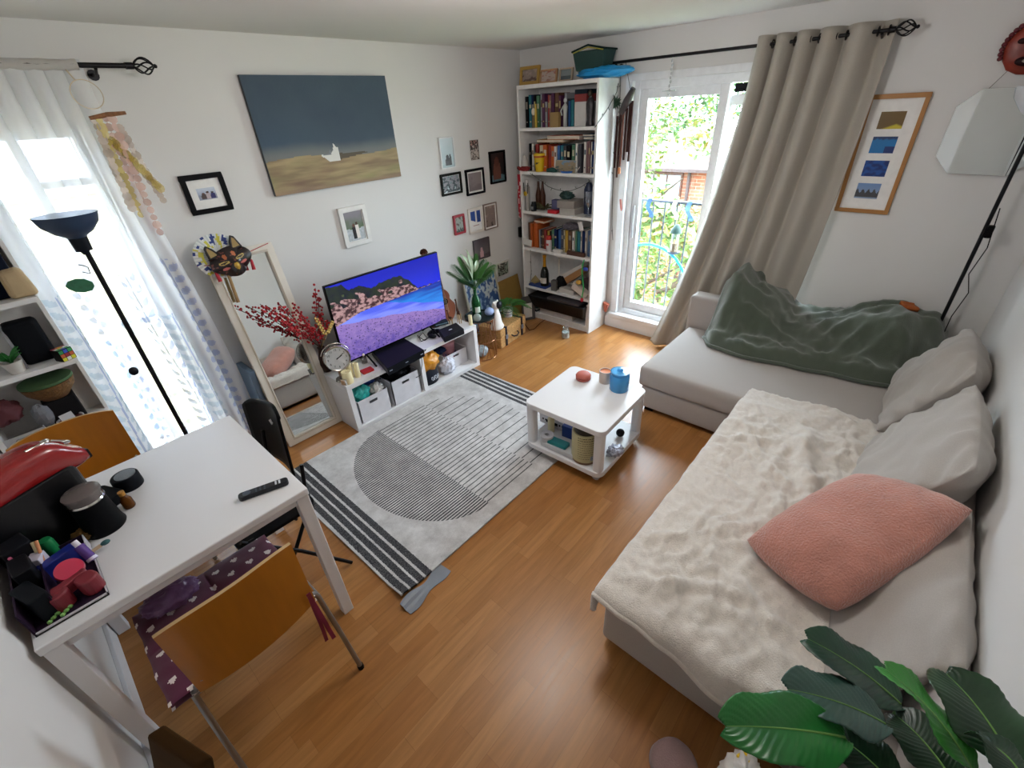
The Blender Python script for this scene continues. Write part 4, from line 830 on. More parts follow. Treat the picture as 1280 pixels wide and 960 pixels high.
# ================================================================ wire side table, bottle with palm leaves, blue egg
tx, ty, th = 2.375, 2.60, .385; rr = .125
c0 = fl(606, 441, 0); c0 = Vector((2.43, 2.62, 0)); tx, ty = c0.x, c0.y
d = T('wire_side_table', 'small round side table with copper wire basket and dark tray top', 'side table', (tx, ty, 0))
COP = mat('#a87a58', .3, .9, name='copper_wire')
g = G(); g.tube([(tx + rr * math.cos(R(a)), ty + rr * math.sin(R(a)), .01) for a in range(0, 360, 15)], .004, 6, True); g.tube([(tx + rr * math.cos(R(a)), ty + rr * math.sin(R(a)), th - .02) for a in range(0, 360, 15)], .004, 6, True); g.tube([(tx + rr * math.cos(R(a)), ty + rr * math.sin(R(a)), .17) for a in range(0, 360, 15)], .003, 6, True)
rnd = random.Random(3)
for k in range(18):
    a = k * 20; s = rnd.choice((-35, -18, 22, 38)); g.tube([(tx + rr * math.cos(R(a + s * t)), ty + rr * math.sin(R(a + s * t)), .01 + (th - .03) * t) for t in (0, .25, .5, .75, 1)], .003, 6)
obj('wire_frame', g, COP, smooth=True)
g = G(); g.lathe([(0, th - .02), (rr + .003, th - .02), (rr + .005, th), (rr, th), (rr - .004, th - .012), (0, th - .012)], (tx, ty, 0), 40); obj('tray_top', g, mat('#222c2e', .35), smooth=True)
crumple('glass_float', (tx - .02, ty, .05), (.06, .06, .045), mat('#9aa2a8', .3), 'pale grey crumpled bag inside the wire side table', 'bag', 31, .2)
zt = th - .011
d = T('green_bottle', 'green glass bottle vase holding palm leaves on the side table', 'bottle', (tx - .01, ty + .02, zt)); bxx, byy = tx - .01, ty + .02
g = G(); g.lathe([(0, 0), (.036, 0), (.038, .01), (.038, .13), (.030, .165), (.014, .20), (.0125, .25), (.014, .255), (.011, .255), (.010, .2), (0, .19)], (bxx, byy, zt), 28); obj('glass_body', g, mat('#0f5c2c', .08, trans=.35, coat=.5), smooth='all')
g = G(); a0 = -150
g.surf(lambda u, v: Vector((bxx + .0388 * math.cos(R(a0 + 70 * u)), byy + .0388 * math.sin(R(a0 + 70 * u)), zt + .045 + .05 * v)), 10, 2); obj('label_sticker', g, mat('#cfd6cc', .5))
LEAF = mat('#39702c', .5, nz=(12, .18), name='palm_green'); LEAF2 = mat('#28552c', .4, nz=(10, .15)); PALE = mat('#9fb093', .5, nz=(10, .15))
top = Vector((bxx, byy, zt + .25))
def frond(g, a, dr, L_, n=15, w_=.10, droop=.25, flat=None):
    dr = Vector(dr).normalized(); pts = []
    for k in range(n + 1): t = k / n; pts.append(a + dr * L_ * t + Vector((0, 0, -droop * L_ * t * t)))
    g.tube(pts, .002, 5)
    up = Vector(flat or (0, 0, 1)); sd = dr.cross(up).normalized()
    for k in range(int(n * .25), n + 1):
        t = k / n; ln = w_ * (math.sin(math.pi * (t * .85 + .12))) ** .7
        for s in (-1, 1):
            for e in (0, .5):
                p = pts[k].lerp(pts[min(k + 1, n)], e); dd = (dr * .75 + sd * s * .8 + Vector((0, 0, .05 - .35 * t))).normalized(); q = p + dd * ln; m_ = p.lerp(q, .5) + Vector((0, 0, .006)); h = dd.cross(up).normalized() * .0032
                g.add([p - h * .5, p + h * .5, m_ + h, m_ - h, q], [(0, 1, 2, 3), (3, 2, 4)])
fan_tips = [(563, 322, 2.52), (571, 312, 2.66), (556, 333, 2.58), (575, 345, 2.50), (614, 322, 2.62), (618, 334, 2.55), (607, 318, 2.72), (585, 312, 2.74), (600, 345, 2.5), (566, 328, 2.75), (620, 326, 2.72), (594, 308, 2.6), (578, 350, 2.62)]
for k, (px, py, yy) in enumerate(fan_tips):
    t = wy(px, py, yy); g = G(); v_ = t - top; frond(g, top - Vector((0, 0, .02)), v_ + Vector((0, 0, .04)), v_.length * .95, 24, .10, .10); obj('palm_leaf', g, LEAF if k % 3 else LEAF2)
def blade(g, a, b_, w_, bend=.02, n=8, up=(0, -.6, .8)):
    a, b_ = Vector(a), Vector(b_); dr = (b_ - a); sd = dr.cross(Vector(up)).normalized(); nn = sd.cross(dr).normalized(); vs = []
    for k in range(n + 1):
        t = k / n; p = a.lerp(b_, t) + nn * bend * math.sin(math.pi * t); ww = w_ * (math.sin(math.pi * min(1, t * .95 + .03))) ** .8; vs += [p - sd * ww + nn * .006, p, p + sd * ww + nn * .006]
    g.add(vs, [(3 * k + j, 3 * k + j + 1, 3 * k + 4 + j, 3 * k + 3 + j) for k in range(n) for j in (0, 1)])
for (px, py, qx, qy) in ((590, 345, 582, 312), (588, 340, 575, 318), (590, 350, 580, 330), (593, 340, 596, 325)):
    g = G(); blade(g, wy(px, py, 2.56), wy(qx, qy, 2.58), .018); obj('broad_leaf', g, PALE)
g = G(); g.sph((tx + .065, ty - .055, zt + .035), (.045, .036, .034), 24, 14); S('blue_egg_speaker', g, mat('#94a6cf', .55), 'pale blue egg-shaped speaker on the round side table', 'speaker', smooth='all')
g = G(); g.sph((tx - .085, ty - .06, zt + .034), .034, 20, 12); S('glass_ball', g, mat('#b8c4c0', .08, trans=.5), 'clear glass ball beside the green bottle on the side table', 'ornament', smooth='all')
# ================================================================ wicker suitcase, cat, pots, leaning pictures
a, b_ = fl(627, 436.4, 0), fl(657.5, 415.2, 0); dr = (b_ - a); sl = dr.length; dr.normalize(); nrm = Vector((-dr.y, dr.x, 0)); sh = .185; sd_ = .25
Ms = frame(a, dr, nrm)
d = T('wicker_suitcase', 'wicker suitcase with dark leather straps on the floor in front of the wall corner', 'suitcase', a + dr * sl / 2)
WK = mat('#b98d56', .75, nz=(90, .3), bump=(140, .9, .004), name='wicker'); LTH = mat('#2e2a30', .5)
obj('lower_case', G(Ms).rprism(0, sl, 0, sd_, 0, sh * .55, .012, 3), WK, bevel=.004); obj('upper_lid', G(Ms).rprism(-.003, sl + .003, -.003, sd_ + .003, sh * .56, sh, .014, 3), WK, bevel=.004)
for x in (sl * .2, sl * .82):
    o_ = obj('strap', G(Ms).box(x - .013, x + .013, -.008, sd_ + .006, -.0 + .004, sh + .004), LTH, bevel=.002); obj('buckle', G(Ms).box(x - .016, x + .016, -.013, -.008, sh * .4, sh * .62), mat('#8a93a8', .3, .7), o_)
g = G(Ms); g.tube([(sl * .38, -.008, sh * .45), (sl * .40, -.03, sh * .38), (sl * .5, -.038, sh * .34), (sl * .6, -.03, sh * .38), (sl * .62, -.008, sh * .45)], .006, 8); obj('handle', g, LTH, smooth=True)
p = Ms @ Vector((.03, .055, sh + .004)); d = T('cat_figurine', 'white cat figurine with a dark round head sitting on the wicker suitcase', 'figurine', p)
Mq = frame(p, dr, nrm)
Mq = Mq @ Matrix.Scale(1.22, 4)
g = G(Mq); g.lathe([(0, 0), (.055, 0), (.06, .012), (.046, .04), (.036, .09), (.026, .13), (.02, .155), (0, .16)], (0, 0, 0), 24, 1, .8); g.sph((.0, 0, .178), (.032, .026, .03), 16, 10); g.tube([(-.02, 0, .195), (-.028, 0, .215)], [.012, .002], 8); g.tube([(.02, 0, .195), (.026, 0, .214)], [.012, .002], 8); obj('cat_body', g, mat('#e3dfda', .4), smooth='all')
g = G(Mq); g.sph((.012, -.022, .182), (.03, .018, .028), 16, 10); obj('dark_face', g, mat('#23252c', .3), smooth='all')
p = Ms @ Vector((sl * .72, .12, sh + .004)); d = T('fern_pot', 'white striped pot with a green fern standing on the wicker suitcase', 'potted plant', p)
g = G(); g.lathe([(0, 0), (.038, 0), (.052, .085), (.048, .085), (.04, .07), (0, .07)], tuple(p), 24); obj('pot', g, mat('#cdccd0', .4), smooth=True)
for zz in (.028, .058): g = G(); r = .038 + .014 * zz / .085 + .001; g.lathe([(r, zz - .003), (r + .0015, zz + .003)], tuple(p), 24); obj('pot_stripe', g, mat('#3f4a6a', .4))
rnd = random.Random(8)
for k in range(22): a_ = rnd.random() * 360; g = G(); frond(g, p + Vector((0, 0, .075)), (math.cos(R(a_)), math.sin(R(a_)), .55 + .5 * rnd.random()), .20 + .08 * rnd.random(), 14, .045, .6); obj('fern_frond', g, LEAF)
p = Ms @ Vector((sl * .42, .13, sh + .004)); S('glass_tumbler', G().lathe([(0, 0), (.026, 0), (.03, .07), (.028, .07), (.024, .006), (0, .006)], tuple(p), 20), glassmat((.85, .9, .9), .2), 'clear glass tumbler between the white cat and the fern pot', 'glass', smooth=True)
# blue picture leaning on the wall behind the side table
Mb = frame((2.27, 2.97, .0), (1, .0, 0), (0, .19, 1)); 
q = [loc(Mb, *p_) for p_ in ((576, 350), (616, 335), (622, 375), (584, 385))]
x0, x1, y1 = q[0][0], q[1][0] + .01, (q[0][1] + q[1][1]) / 2; d = T('leaning_picture', 'blue abstract picture in a pale wooden frame leaning on the wall behind the palm', 'picture', Mb @ Vector(((x0 + x1) / 2, 0, 0)))
g = G(Mb)
for (a, b2, c2, e) in ((x0, x1, 0, .018), (x0, x1, y1 - .018, y1), (x0, x0 + .018, .018, y1 - .018), (x1 - .018, x1, .018, y1 - .018)): g.box(a, b2, c2, e, 0, .018)
g.box(x0, x1, 0, y1, -.004, .002); obj('frame', g, mat('#b3aa98', .5)); pict('artwork', Mb, x0 + .018, x1 - .018, .018, y1 - .018, pic_blotch(('#3c6aa8', '#9ab4cc', '#2d4f86', '#c9cfd0', '#4f83b8'), 6, 13), (40, 50), z=.008)
# brown cardboard and bits by the bookcase
Mcb = frame((2.62, 2.93, .0), (1, .05, 0), (0, .22, 1)); q = [loc(Mcb, *p_) for p_ in ((620, 352), (646, 342), (646, 362), (620, 366))]
S('cardboard_panel', G(Mcb).box(q[0][0], q[1][0], 0, q[1][1], 0, .012), mat('#8f6f34', .8), 'brown cardboard panel leaning on the wall above the fern', 'cardboard', bevel=.002)
a = fl(661, 405, 0)
pp = fl(656, 401, 0); Mp = frame((pp.x, pp.y, 0), (1, -.5, 0), (0, .04, 1))
d = T('bulletin_panel', 'dark grey panel with a white sheet standing between suitcase and bookcase', 'panel', (pp.x + .06, pp.y, 0))
obj('panel_board', G(Mp).box(-.02, .12, 0, .25, -.02, 0), mat('#4c4a4a', .8)); obj('white_sheet', G(Mp).box(-.005, .085, .03, .18, 0, .003), mat('#c9c4bf', .7))
g = G(); c = [wy(654, 240, 3.06), wy(651, 275, 3.07), wy(654, 300, 3.07), wy(657, 340, 3.06), wy(659, 365, 3.05)]; g.tube(c, .004, 6); g.tube([p_ + Vector((.03, -.01, 0)) for p_ in c], .003, 6); S('wall_cable', g, BLACK, 'pair of black cables hanging down the wall left of the bookcase', 'cable')
c = wy(651, 290, 3.05); S('cable_adapter', G().box(c.x - .02, c.x + .02, c.y - .02, c.y + .02, c.z - .05, c.z + .05), BLACK, 'black power adapter hanging on the cables left of the bookcase', 'adapter', bevel=.005)
g = G(); c = fl(665, 412, 0); g.tube([fl(656, 405, .005), fl(662, 413, .005), fl(668, 411, .005), fl(675, 404, .005), fl(682, 399, .005)], .003, 6); S('floor_cable', g, mat('#4a1f18', .5), 'thin brown cable curling on the floor beside the suitcase', 'cable')
CUR[0] = None
# ================================================================ bookcase
bx0, bx1, by0, by1, bz = 3.34, 3.62, 2.10, 2.895, 2.03
BK = mat('#dddbd9', .5, name='white_bookcase')
d = T('bookcase', 'tall white open bookcase in the corner beside the balcony door', 'bookcase', ((bx0 + bx1) / 2, 2.5, 0))
obj('side_panel', G().box(bx0, bx1, by0, by0 + .02, 0, bz), BK, bevel=.001); obj('side_panel', G().box(bx0, bx1, by1 - .02, by1, 0, bz), BK, bevel=.001)
obj('top_panel', G().box(bx0 + .001, bx1, by0 + .02, by1 - .02, bz - .028, bz), BK, bevel=.001); obj('back_panel', G().box(bx1 - .006, bx1, by0 + .02, by1 - .02, .02, bz - .02), BK); obj('plinth', G().box(bx0 + .02, bx0 + .035, by0 + .02, by1 - .02, 0, .055), BK)
SZ = [.07, .335, .715, 1.055, 1.39, 1.725]
for z in SZ: obj('shelf', G().box(bx0 + .004, bx1 - .006, by0 + .02, by1 - .02, z - .024, z), BK, bevel=.001)
CUR[0] = None
CN = {'w': ('white', '#cfcac4'), 'c': ('cream', '#c9bfa4'), 'r': ('red', '#8c2a24'), 'o': ('orange', '#b8561c'), 'y': ('mustard', '#b08a2c'), 'g': ('green', '#4c7a5c'), 't': ('teal', '#1d6a78'), 'b': ('blue', '#2d5a94'), 'n': ('navy', '#1c2a50'), 'k': ('black', '#17171c'), 'd': ('dark grey', '#3a3a42'), 'p': ('purple', '#4f2448'), 'm': ('mauve', '#7c5a5c'), 's': ('silver grey', '#8f9096'), 'l': ('brown', '#5a3a26'), 'B': ('slate blue', '#4b6484')}
ORD = ['first', 'second', 'third', 'fourth', 'fifth', 'sixth', 'seventh', 'eighth', 'ninth', 'tenth', 'eleventh', 'twelfth', 'thirteenth', 'fourteenth', 'fifteenth', 'sixteenth', 'seventeenth', 'eighteenth', 'nineteenth', 'twentieth', 'twenty-first', 'twenty-second', 'twenty-third', 'twenty-fourth']
PAGES = mat('#c8bfae', .9, name='book_pages')
rb = random.Random(11)
def book(y0, y1, z, h, dpt, c, label, group, x=3.375, lean=0):
    col = CN[c][1]; g = G(Matrix.Translation((x, (y0 + y1) / 2, z)) @ Matrix.Rotation(R(lean), 4, 'X')); w_ = abs(y0 - y1) / 2; t = min(.003, w_ * .2)
    g.box(0, .003, -w_, w_, 0, h); g.box(0, dpt, -w_, -w_ + t, 0, h); g.box(0, dpt, w_ - t, w_, 0, h); g.mat(1); g.box(.003, dpt - .004, -w_ + t, w_ - t, .003, h - .004)
    g.mat(2); g.box(-.0006, 0, -w_ * .6, w_ * .6, h * .60, h * (.68 + .16 * rb.random())); g.box(-.0006, 0, -w_ * .45, w_ * .45, h * .16, h * .2)
    m2 = mat(rb.choice(('#a8986c', col, col, '#8c8478', '#c0b89c')) if c not in 'wcs' else rb.choice(('#6a4a3c', col, '#3c4a5c')), .6)
    S('book', g, [mat(col, .5), PAGES, m2], label, 'book', group)
def shelf_books(z, ply, items, sname, group):
    # items: (left px, right px, colour key, height)
    for i, it in enumerate(items):
        a, b_ = wx(it[0], ply, 3.39).y, wx(it[1], ply, 3.39).y
        book(a, b_ + .001, z + .0005, it[3], .15 + .05 * rb.random(), it[2], f'{CN[it[2]][0]} book, {ORD[i]} from the left on the {sname} bookcase shelf', group, x=3.385 + .02 * rb.random(), lean=(it[4] if len(it) > 4 else 0))
k1 = 6.857
def X1(x): return 640 + x / k1
shelf_books(SZ[5], 140, [(X1(a), X1(b_), c, h) for a, b_, c, h in ((112, 136, 'k', .225), (137, 163, 't', .235), (164, 186, 'n', .235), (187, 208, 'k', .23), (209, 236, 'g', .225), (240, 258, 's', .24), (259, 282, 'p', .235), (283, 302, 's', .18), (303, 318, 'r', .225), (319, 335, 'm', .22), (336, 362, 'p', .235), (363, 398, 'l', .235), (399, 418, 'p', .215), (440, 462, 's', .23), (464, 482, 'd', .19), (484, 500, 'b', .175), (501, 530, 't', .18))], 'top', 'books on the top shelf')
shelf_books(SZ[4], 195, [(X1(a), X1(b_), c, h) for a, b_, c, h in ((150, 164, 'k', .215), (166, 186, 'w', .215), (188, 200, 'k', .2), (201, 226, 'r', .21), (228, 262, 'c', .20), (264, 300, 'o', .205), (302, 330, 'r', .2), (331, 360, 'o', .195), (363, 385, 'w', .195), (388, 412, 'b', .2), (413, 440, 't', .2), (443, 468, 'd', .2), (469, 500, 'k', .195), (503, 532, 'g', .205), (545, 565, 'w', .215), (567, 598, 'd', .21), (607, 629, 'w', .225), (631, 647, 'm', .23), (649, 664, 'm', .235), (668, 680, 'w', .225), (682, 700, 'n', .23))], 'second', 'books on the second shelf')
def X3(x): return 640 + x / 8
shelf_books(SZ[2], 300, [(X3(a), X3(b_), c, h) for a, b_, c, h in ((166, 186, 'l', .225), (188, 210, 'o', .22), (214, 256, 'o', .225), (262, 276, 's', .17), (277, 294, 'd', .17), (296, 316, 'l', .17), (318, 344, 'r', .18), (346, 372, 'y', .17), (374, 390, 'k', .17), (392, 420, 'g', .19), (424, 452, 'n', .2), (455, 482, 'b', .195), (484, 510, 'd', .195), (513, 525, 'c', .2), (527, 560, 'y', .2), (562, 600, 'l', .2), (604, 628, 'w', .205), (630, 648, 'g', .205), (650, 684, 't', .205), (687, 699, 'w', .215), (701, 730, 'n', .215), (733, 747, 'w', .22), (749, 762, 'B', .22), (764, 782, 'B', .225))], 'fourth', 'books on the fourth shelf')
# flat books lying on others
def flat(c0, c1, z, h, col, label, x=3.40, dpt=.15, rz=0, name='book', cat='book'):
    a, b_ = wx(c0[0], c0[1], x).y, wx(c1[0], c1[1], x).y; g = G(rotz(rz, (x + dpt / 2, (a + b_) / 2, z))); w_ = abs(a - b_) / 2
    g.box(-dpt / 2, dpt / 2, -w_, w_, 0, .003); g.box(-dpt / 2, dpt / 2, -w_, w_, h - .003, h); g.box(dpt / 2 - .003, dpt / 2, -w_, w_, 0, h); g.mat(1); g.box(-dpt / 2 + .003, dpt / 2, -w_ + .003, w_ - .003, .003, h - .003); S(name, g, [mat(col, .5), PAGES], label, cat, 'books lying flat in the bookcase')
flat((X1(212), 180), (X1(440), 180), SZ[4] + .222, .022, '#a0742a', 'mustard book lying flat across the second shelf row', dpt=.16); flat((X1(300), 174), (X1(570), 174), SZ[4] + .2445, .028, '#c07a64', 'salmon and white book lying flat, topmost over the second shelf row', dpt=.15, rz=2)
flat((X1(612), 168), (X1(695), 168), SZ[4] + .242, .02, '#22384c', 'dark blue book lying flat over the mauve books on the second shelf', dpt=.15); flat((X1(604), 168), (X1(692), 168), SZ[4] + .263, .018, '#1c3550', 'thin navy book, topmost under the top shelf at its right end', dpt=.15)
def sp(px, py, x, z): p = wx(px, py, x); return Vector((x, p.y, z))
def lathe_thing(name, px, py, x, z, prof, m, label, cat, s=1, parts=None, n=20, smooth=True):
    p = sp(px, py, x, z); return S(name, G().lathe([(r * s, h * s) for r, h in prof], tuple(p), n), m, label, cat, smooth=smooth)
# top shelf ornaments
p = sp(X1(185), 150, 3.365, SZ[5]); d = T('white_figurine', 'small white figurine in front of the dark books, left on the top shelf', 'figurine', p); g = G(); g.lathe([(0, 0), (.014, 0), (.012, .05), (.009, .09), (0, .09)], tuple(p), 14); obj('stem', g, mat('#6a5a3c', .6), smooth=True); g = G(); g.sph((p.x, p.y, p.z + .115), (.014, .018, .028), 12, 8); obj('head', g, mat('#d6cbb8', .5), smooth='all')
p = sp(X1(205), 148, 3.372, SZ[5]); S('yellow_bottle', G().lathe([(0, 0), (.011, 0), (.011, .12), (.006, .15), (.006, .17), (0, .17)], tuple(p), 14), mat('#b3962a', .4), 'slim yellow bottle beside the small white figurine on the top shelf', 'bottle', smooth=True)
p = sp(X1(372), 152, 3.365, SZ[5]); S('beige_tin', G().box(p.x - .02, p.x + .018, p.y - .042, p.y + .042, SZ[5], SZ[5] + .105), mat('#8f7548', .6), 'beige square tin in front of the purple books on the top shelf', 'tin', bevel=.004)
p = sp(X1(455), 150, 3.368, SZ[5]); d = T('wooden_man_figurine', 'white standing figurine right of the beige tin on the top shelf', 'figurine', p); g = G(); g.lathe([(0, 0), (.016, 0), (.014, .09), (.02, .14), (.008, .16), (0, .165)], tuple(p), 14); g.sph((p.x, p.y, p.z + .18), (.014, .014, .018), 12, 8); obj('torso', g, mat('#a9aaa8', .5), smooth='all'); g = G(); g.tube([(p.x, p.y + .02, p.z + .14), (p.x - .01, p.y + .035, p.z + .11), (p.x, p.y + .03, p.z + .08)], .006, 8); obj('arm', g, mat('#a9aaa8', .5), smooth=True)
a, b_ = wx(X1(535), 140, 3.38).y, wx(X1(632), 140, 3.38).y; d = T('photo_album_box', 'white box file with red top band on the top bookcase shelf', 'box', (3.44, (a + b_) / 2, SZ[5])); obj('box_body', G().box(3.38, 3.55, b_, a, SZ[5], SZ[5] + .165), mat('#b7b3b1', .6), bevel=.002); obj('red_band', G().box(3.378, 3.552, b_ - .001, a + .001, SZ[5] + .165, SZ[5] + .215), mat('#7c2a2a', .6), bevel=.002); obj('dark_top', G().box(3.38, 3.55, b_, a, SZ[5] + .215, SZ[5] + .245), mat('#1d2730', .6), bevel=.002)
p = sp(X1(668), 150, 3.40, SZ[5]); d = T('bronze_statue', 'dark bronze statue at the right end of the top shelf', 'statue', p); g = G(); g.lathe([(0, 0), (.035, 0), (.034, .012), (.026, .04), (.032, .1), (.036, .15), (.02, .185), (.012, .195), (0, .2)], tuple(p), 20, .8, 1); obj('robe', g, mat('#3c3a3c', .4, .5, nz=(40, .3)), smooth='all'); g = G(); g.sph((p.x, p.y + .006, p.z + .215), (.018, .018, .023), 14, 8); obj('head', g, mat('#4a4236', .4, .5), smooth='all')
# second shelf front
p = sp(X1(237), 215, 3.375, SZ[4]); d = T('yellow_tub', 'yellow plastic tub with red band at the front of the second shelf', 'tub', p); obj('tub', G().lathe([(0, 0), (.034, 0), (.047, .115), (0, .115)], tuple(p), 28), mat('#c9a814', .4), smooth=True); obj('lid', G().lathe([(.05, .125), (.051, .14), (.048, .143), (0, .143)], tuple(p), 28), mat('#d8b41a', .4), smooth=True); obj('red_band', G().lathe([(.0475, .112), (.0485, .126)], tuple(p), 28), mat('#9c3a1c', .5), smooth=True)
g = G()
for k in range(5): a = R(178 + 9 * k); g.box(p.x + .043 * math.cos(a) - .003, p.x + .043 * math.cos(a) + .001, p.y + .043 * math.sin(a) - .002, p.y + .043 * math.sin(a) + .002, p.z + .06 + .003 * k, p.z + .075)
obj('printed_mark', g, mat('#3a3420', .6))
a = sp(X1(340), 215, 3.37, SZ[4] + .014); crumple('green_cloth', (a.x, a.y, a.z), (.022, .05, .018), mat('#1f4a44', .8), 'dark green cloth lying behind the yellow tub on the second shelf', 'cloth', 41, .3, flat=-.75)
a = sp(X1(468), 216, 3.37, SZ[4]); S('blue_dish', G().lathe([(0, 0), (.05, 0), (.062, .016), (.058, .016), (.046, .005), (0, .005)], tuple(a), 26, .6, 1), mat('#1f5fb4', .4), 'bright blue dish lying on the front of the second shelf', 'dish', smooth=True)
a, b_ = wx(X1(365), 205, 3.368), wx(X1(540), 205, 3.368); pM = frame((3.372, a.y, SZ[4]), (0, -1, 0), (.12, 0, 1)); d = T('leaning_photo', 'landscape photo print leaning on the books of the second shelf', 'photo', (3.37, (a.y + b_.y) / 2, SZ[4])); obj('print', G(pM).box(0, a.y - b_.y, 0, .095, -.003, 0), mat('#9c978e', .6)); pict('photo', pM, .004, a.y - b_.y - .004, .004, .091, pic_blotch(('#3d4a4a', '#8a7a62', '#6a86a0'), 4, 17), z=.001)
a = sp(X1(560), 213, 3.36, SZ[4]); S('white_quill', G().tube([(3.36, a.y + .02, SZ[4] + .002), (3.355, a.y, SZ[4] + .02), (3.365, a.y - .02, SZ[4] + .05)], .003, 6), mat('#cfcac4', .6), 'curved white feather pen beside the blue dish on the second shelf', 'pen')
a = sp(X1(100), 213, 3.36, SZ[4] + .02); crumple('red_scarf', (a.x, a.y - .0, a.z), (.03, .055, .022), mat('#7c1c1c', .8), 'dark red scarf bundled at the left end of the second shelf', 'scarf', 44, .35, flat=-.85)
a = wx(652, 205, 3.345); S('felt_cone', G().lathe([(0, 0), (.035, 0), (.03, .04), (.012, .085), (0, .09)], (3.365, by1 - .045, SZ[4] + .042), 18), mat('#b3aca6', .7), 'white felt cone resting on the red scarf at the shelf edge', 'ornament', smooth=True)
q0, q1 = wx(648, 218, 3.325), wx(649.5, 272, 3.325); g = G(); g.surf(lambda u, v: Vector((3.328 + .004 * math.sin(8 * v), 0, 0)) + Vector((0, q0.y + (u - .5) * .03 + (q1.y - q0.y) * v, q0.z + (q1.z - q0.z) * v)), 3, 24, col=lambda u, v: H('#9c1226') if nz((u * 3, v * 22, 4), 1) < .32 else H('#d8c8c8')); S('lanyard', g, attrmat(.6), 'red patterned ribbon lanyard hanging from the left side of the bookcase', 'lanyard', solid=.003)
# third shelf
z = SZ[3]; k3 = 8
p = sp(X3(158), 262, 3.37, z); d = T('white_capped_bottle', 'white bottle with yellow medal at the left end of the third shelf', 'bottle', p); obj('bottle_body', G().lathe([(0, 0), (.024, 0), (.024, .2), (.012, .225), (0, .225)], tuple(p), 20), mat('#8f8a86', .4), smooth=True); obj('cap', G().lathe([(.015, .222), (.015, .262), (0, .264)], tuple(p), 16), mat('#cfcbc6', .5), smooth=True); g = G(frame((p.x - .026, p.y, z + .15), (0, -1, 0), (0, 0, 1))); g.lathe([(0, 0), (.02, 0), (.02, .004), (0, .004)], n=20); obj('medal', g, mat('#c9a42c', .4, .5)); g = G(); g.tube([(p.x - .02, p.y + .02, z + .15), (p.x - .015, p.y + .027, z + .24)], .004, 6); g.tube([(p.x - .02, p.y - .02, z + .15), (p.x - .015, p.y - .022, z + .24)], .004, 6); obj('ribbon', g, mat('#22201e', .7))
p = sp(X3(217), 258, 3.38, z); d = T('dark_jar', 'small dark jar with white label beside the white-capped bottle', 'jar', p); obj('jar_body', G().lathe([(0, 0), (.026, 0), (.027, .05), (.02, .065), (.02, .08), (0, .08)], tuple(p), 20), mat('#14161a', .3), smooth=True); g = G(); g.surf(lambda u, v: Vector((p.x + .0275 * math.cos(R(150 + 60 * u)), p.y + .0275 * math.sin(R(150 + 60 * u)), z + .014 + .028 * v)), 8, 2); obj('label_sticker', g, mat('#7d8488', .5))
for i, (px, lab) in enumerate(((265, 'left one of two amber brown bottles at the back of the third shelf'), (306, 'right one of two amber brown bottles at the back of the third shelf'))):
    p = sp(X3(px), 240, 3.48, z); S('brown_bottle', G().lathe([(0, 0), (.026, 0), (.028, .12), (.012, .19), (.01, .24), (0, .24)], tuple(p), 20), mat('#43200e', .3, coat=.3), lab, 'bottle', 'amber bottles', smooth=True)
p = sp(X3(320), 264, 3.43, z); g = G(); rnd = random.Random(5)
for k in range(26): a = rnd.random() * 360; blade(g, p + Vector((0, 0, .005)), p + Vector((.06 * math.cos(R(a)), .10 * math.sin(R(a)), .01 + .05 * rnd.random())), .006, .015, 5)
S('dried_leaves', g, mat('#4a4a2c', .8), 'bunch of dried olive leaves lying in the middle of the third shelf', 'dried plant')
p = sp(X3(412), 267, 3.375, z); S('red_case', G(Matrix.Translation(p)).rprism(-.03, .03, -.055, .05, 0, .028, .015), mat('#c0222e', .4), 'small bright red case at the front of the third shelf', 'case', bevel=.006)
p = sp(X3(590), 268, 3.42, z); S('beige_box', G(rotz(0, (p.x, p.y, z))).box(-.055, .1, -.075, .085, 0, .055), mat('#a8a19a', .6), 'pale beige box, lower of the two stacked on the third shelf', 'box', 'stacked beige boxes', bevel=.002); S('beige_box', G(rotz(5, (p.x, p.y, z + .056))).box(-.065, .1, -.065, .105, 0, .06), mat('#8f8781', .6), 'taupe box, upper of the two stacked on the third shelf', 'box', 'stacked beige boxes', bevel=.002)
p2 = sp(X3(545), 245, 3.45, z + .1165); crumple('green_toy', (p2.x, p2.y, p2.z + .025), (.04, .06, .030), mat('#2f4a48', .7), 'dark green soft toy lying on the stacked beige boxes', 'toy', 51, .35, flat=-.85)
p = sp(X3(450), 262, 3.46, z); S('lilac_box', G(Matrix.Translation(p)).box(-.03, .03, -.04, .04, 0, .10), mat('#4c4c72', .6), 'lilac blue box behind the red case on the third shelf', 'box', bevel=.003)
p = sp(X3(762), 268, 3.40, z); d = T('glass_goblet', 'tall clear glass goblet at the right end of the third shelf', 'glass', p); obj('goblet', G().lathe([(0, 0), (.032, .0), (.03, .005), (.006, .012), (.006, .07), (.03, .10), (.036, .15), (.032, .2), (.030, .2), (.033, .15), (.027, .10), (0, .08)], tuple(p), 24), glassmat((.75, .8, .88), .25), smooth=True)
p = sp(X3(768), 245, 3.50, z); S('blue_ornament', G().lathe([(0, 0), (.04, 0), (.042, .2), (.02, .25), (0, .255)], tuple(p), 20), mat('#2c3650', .4), 'dark blue vase at the back right of the third shelf', 'vase', smooth=True)
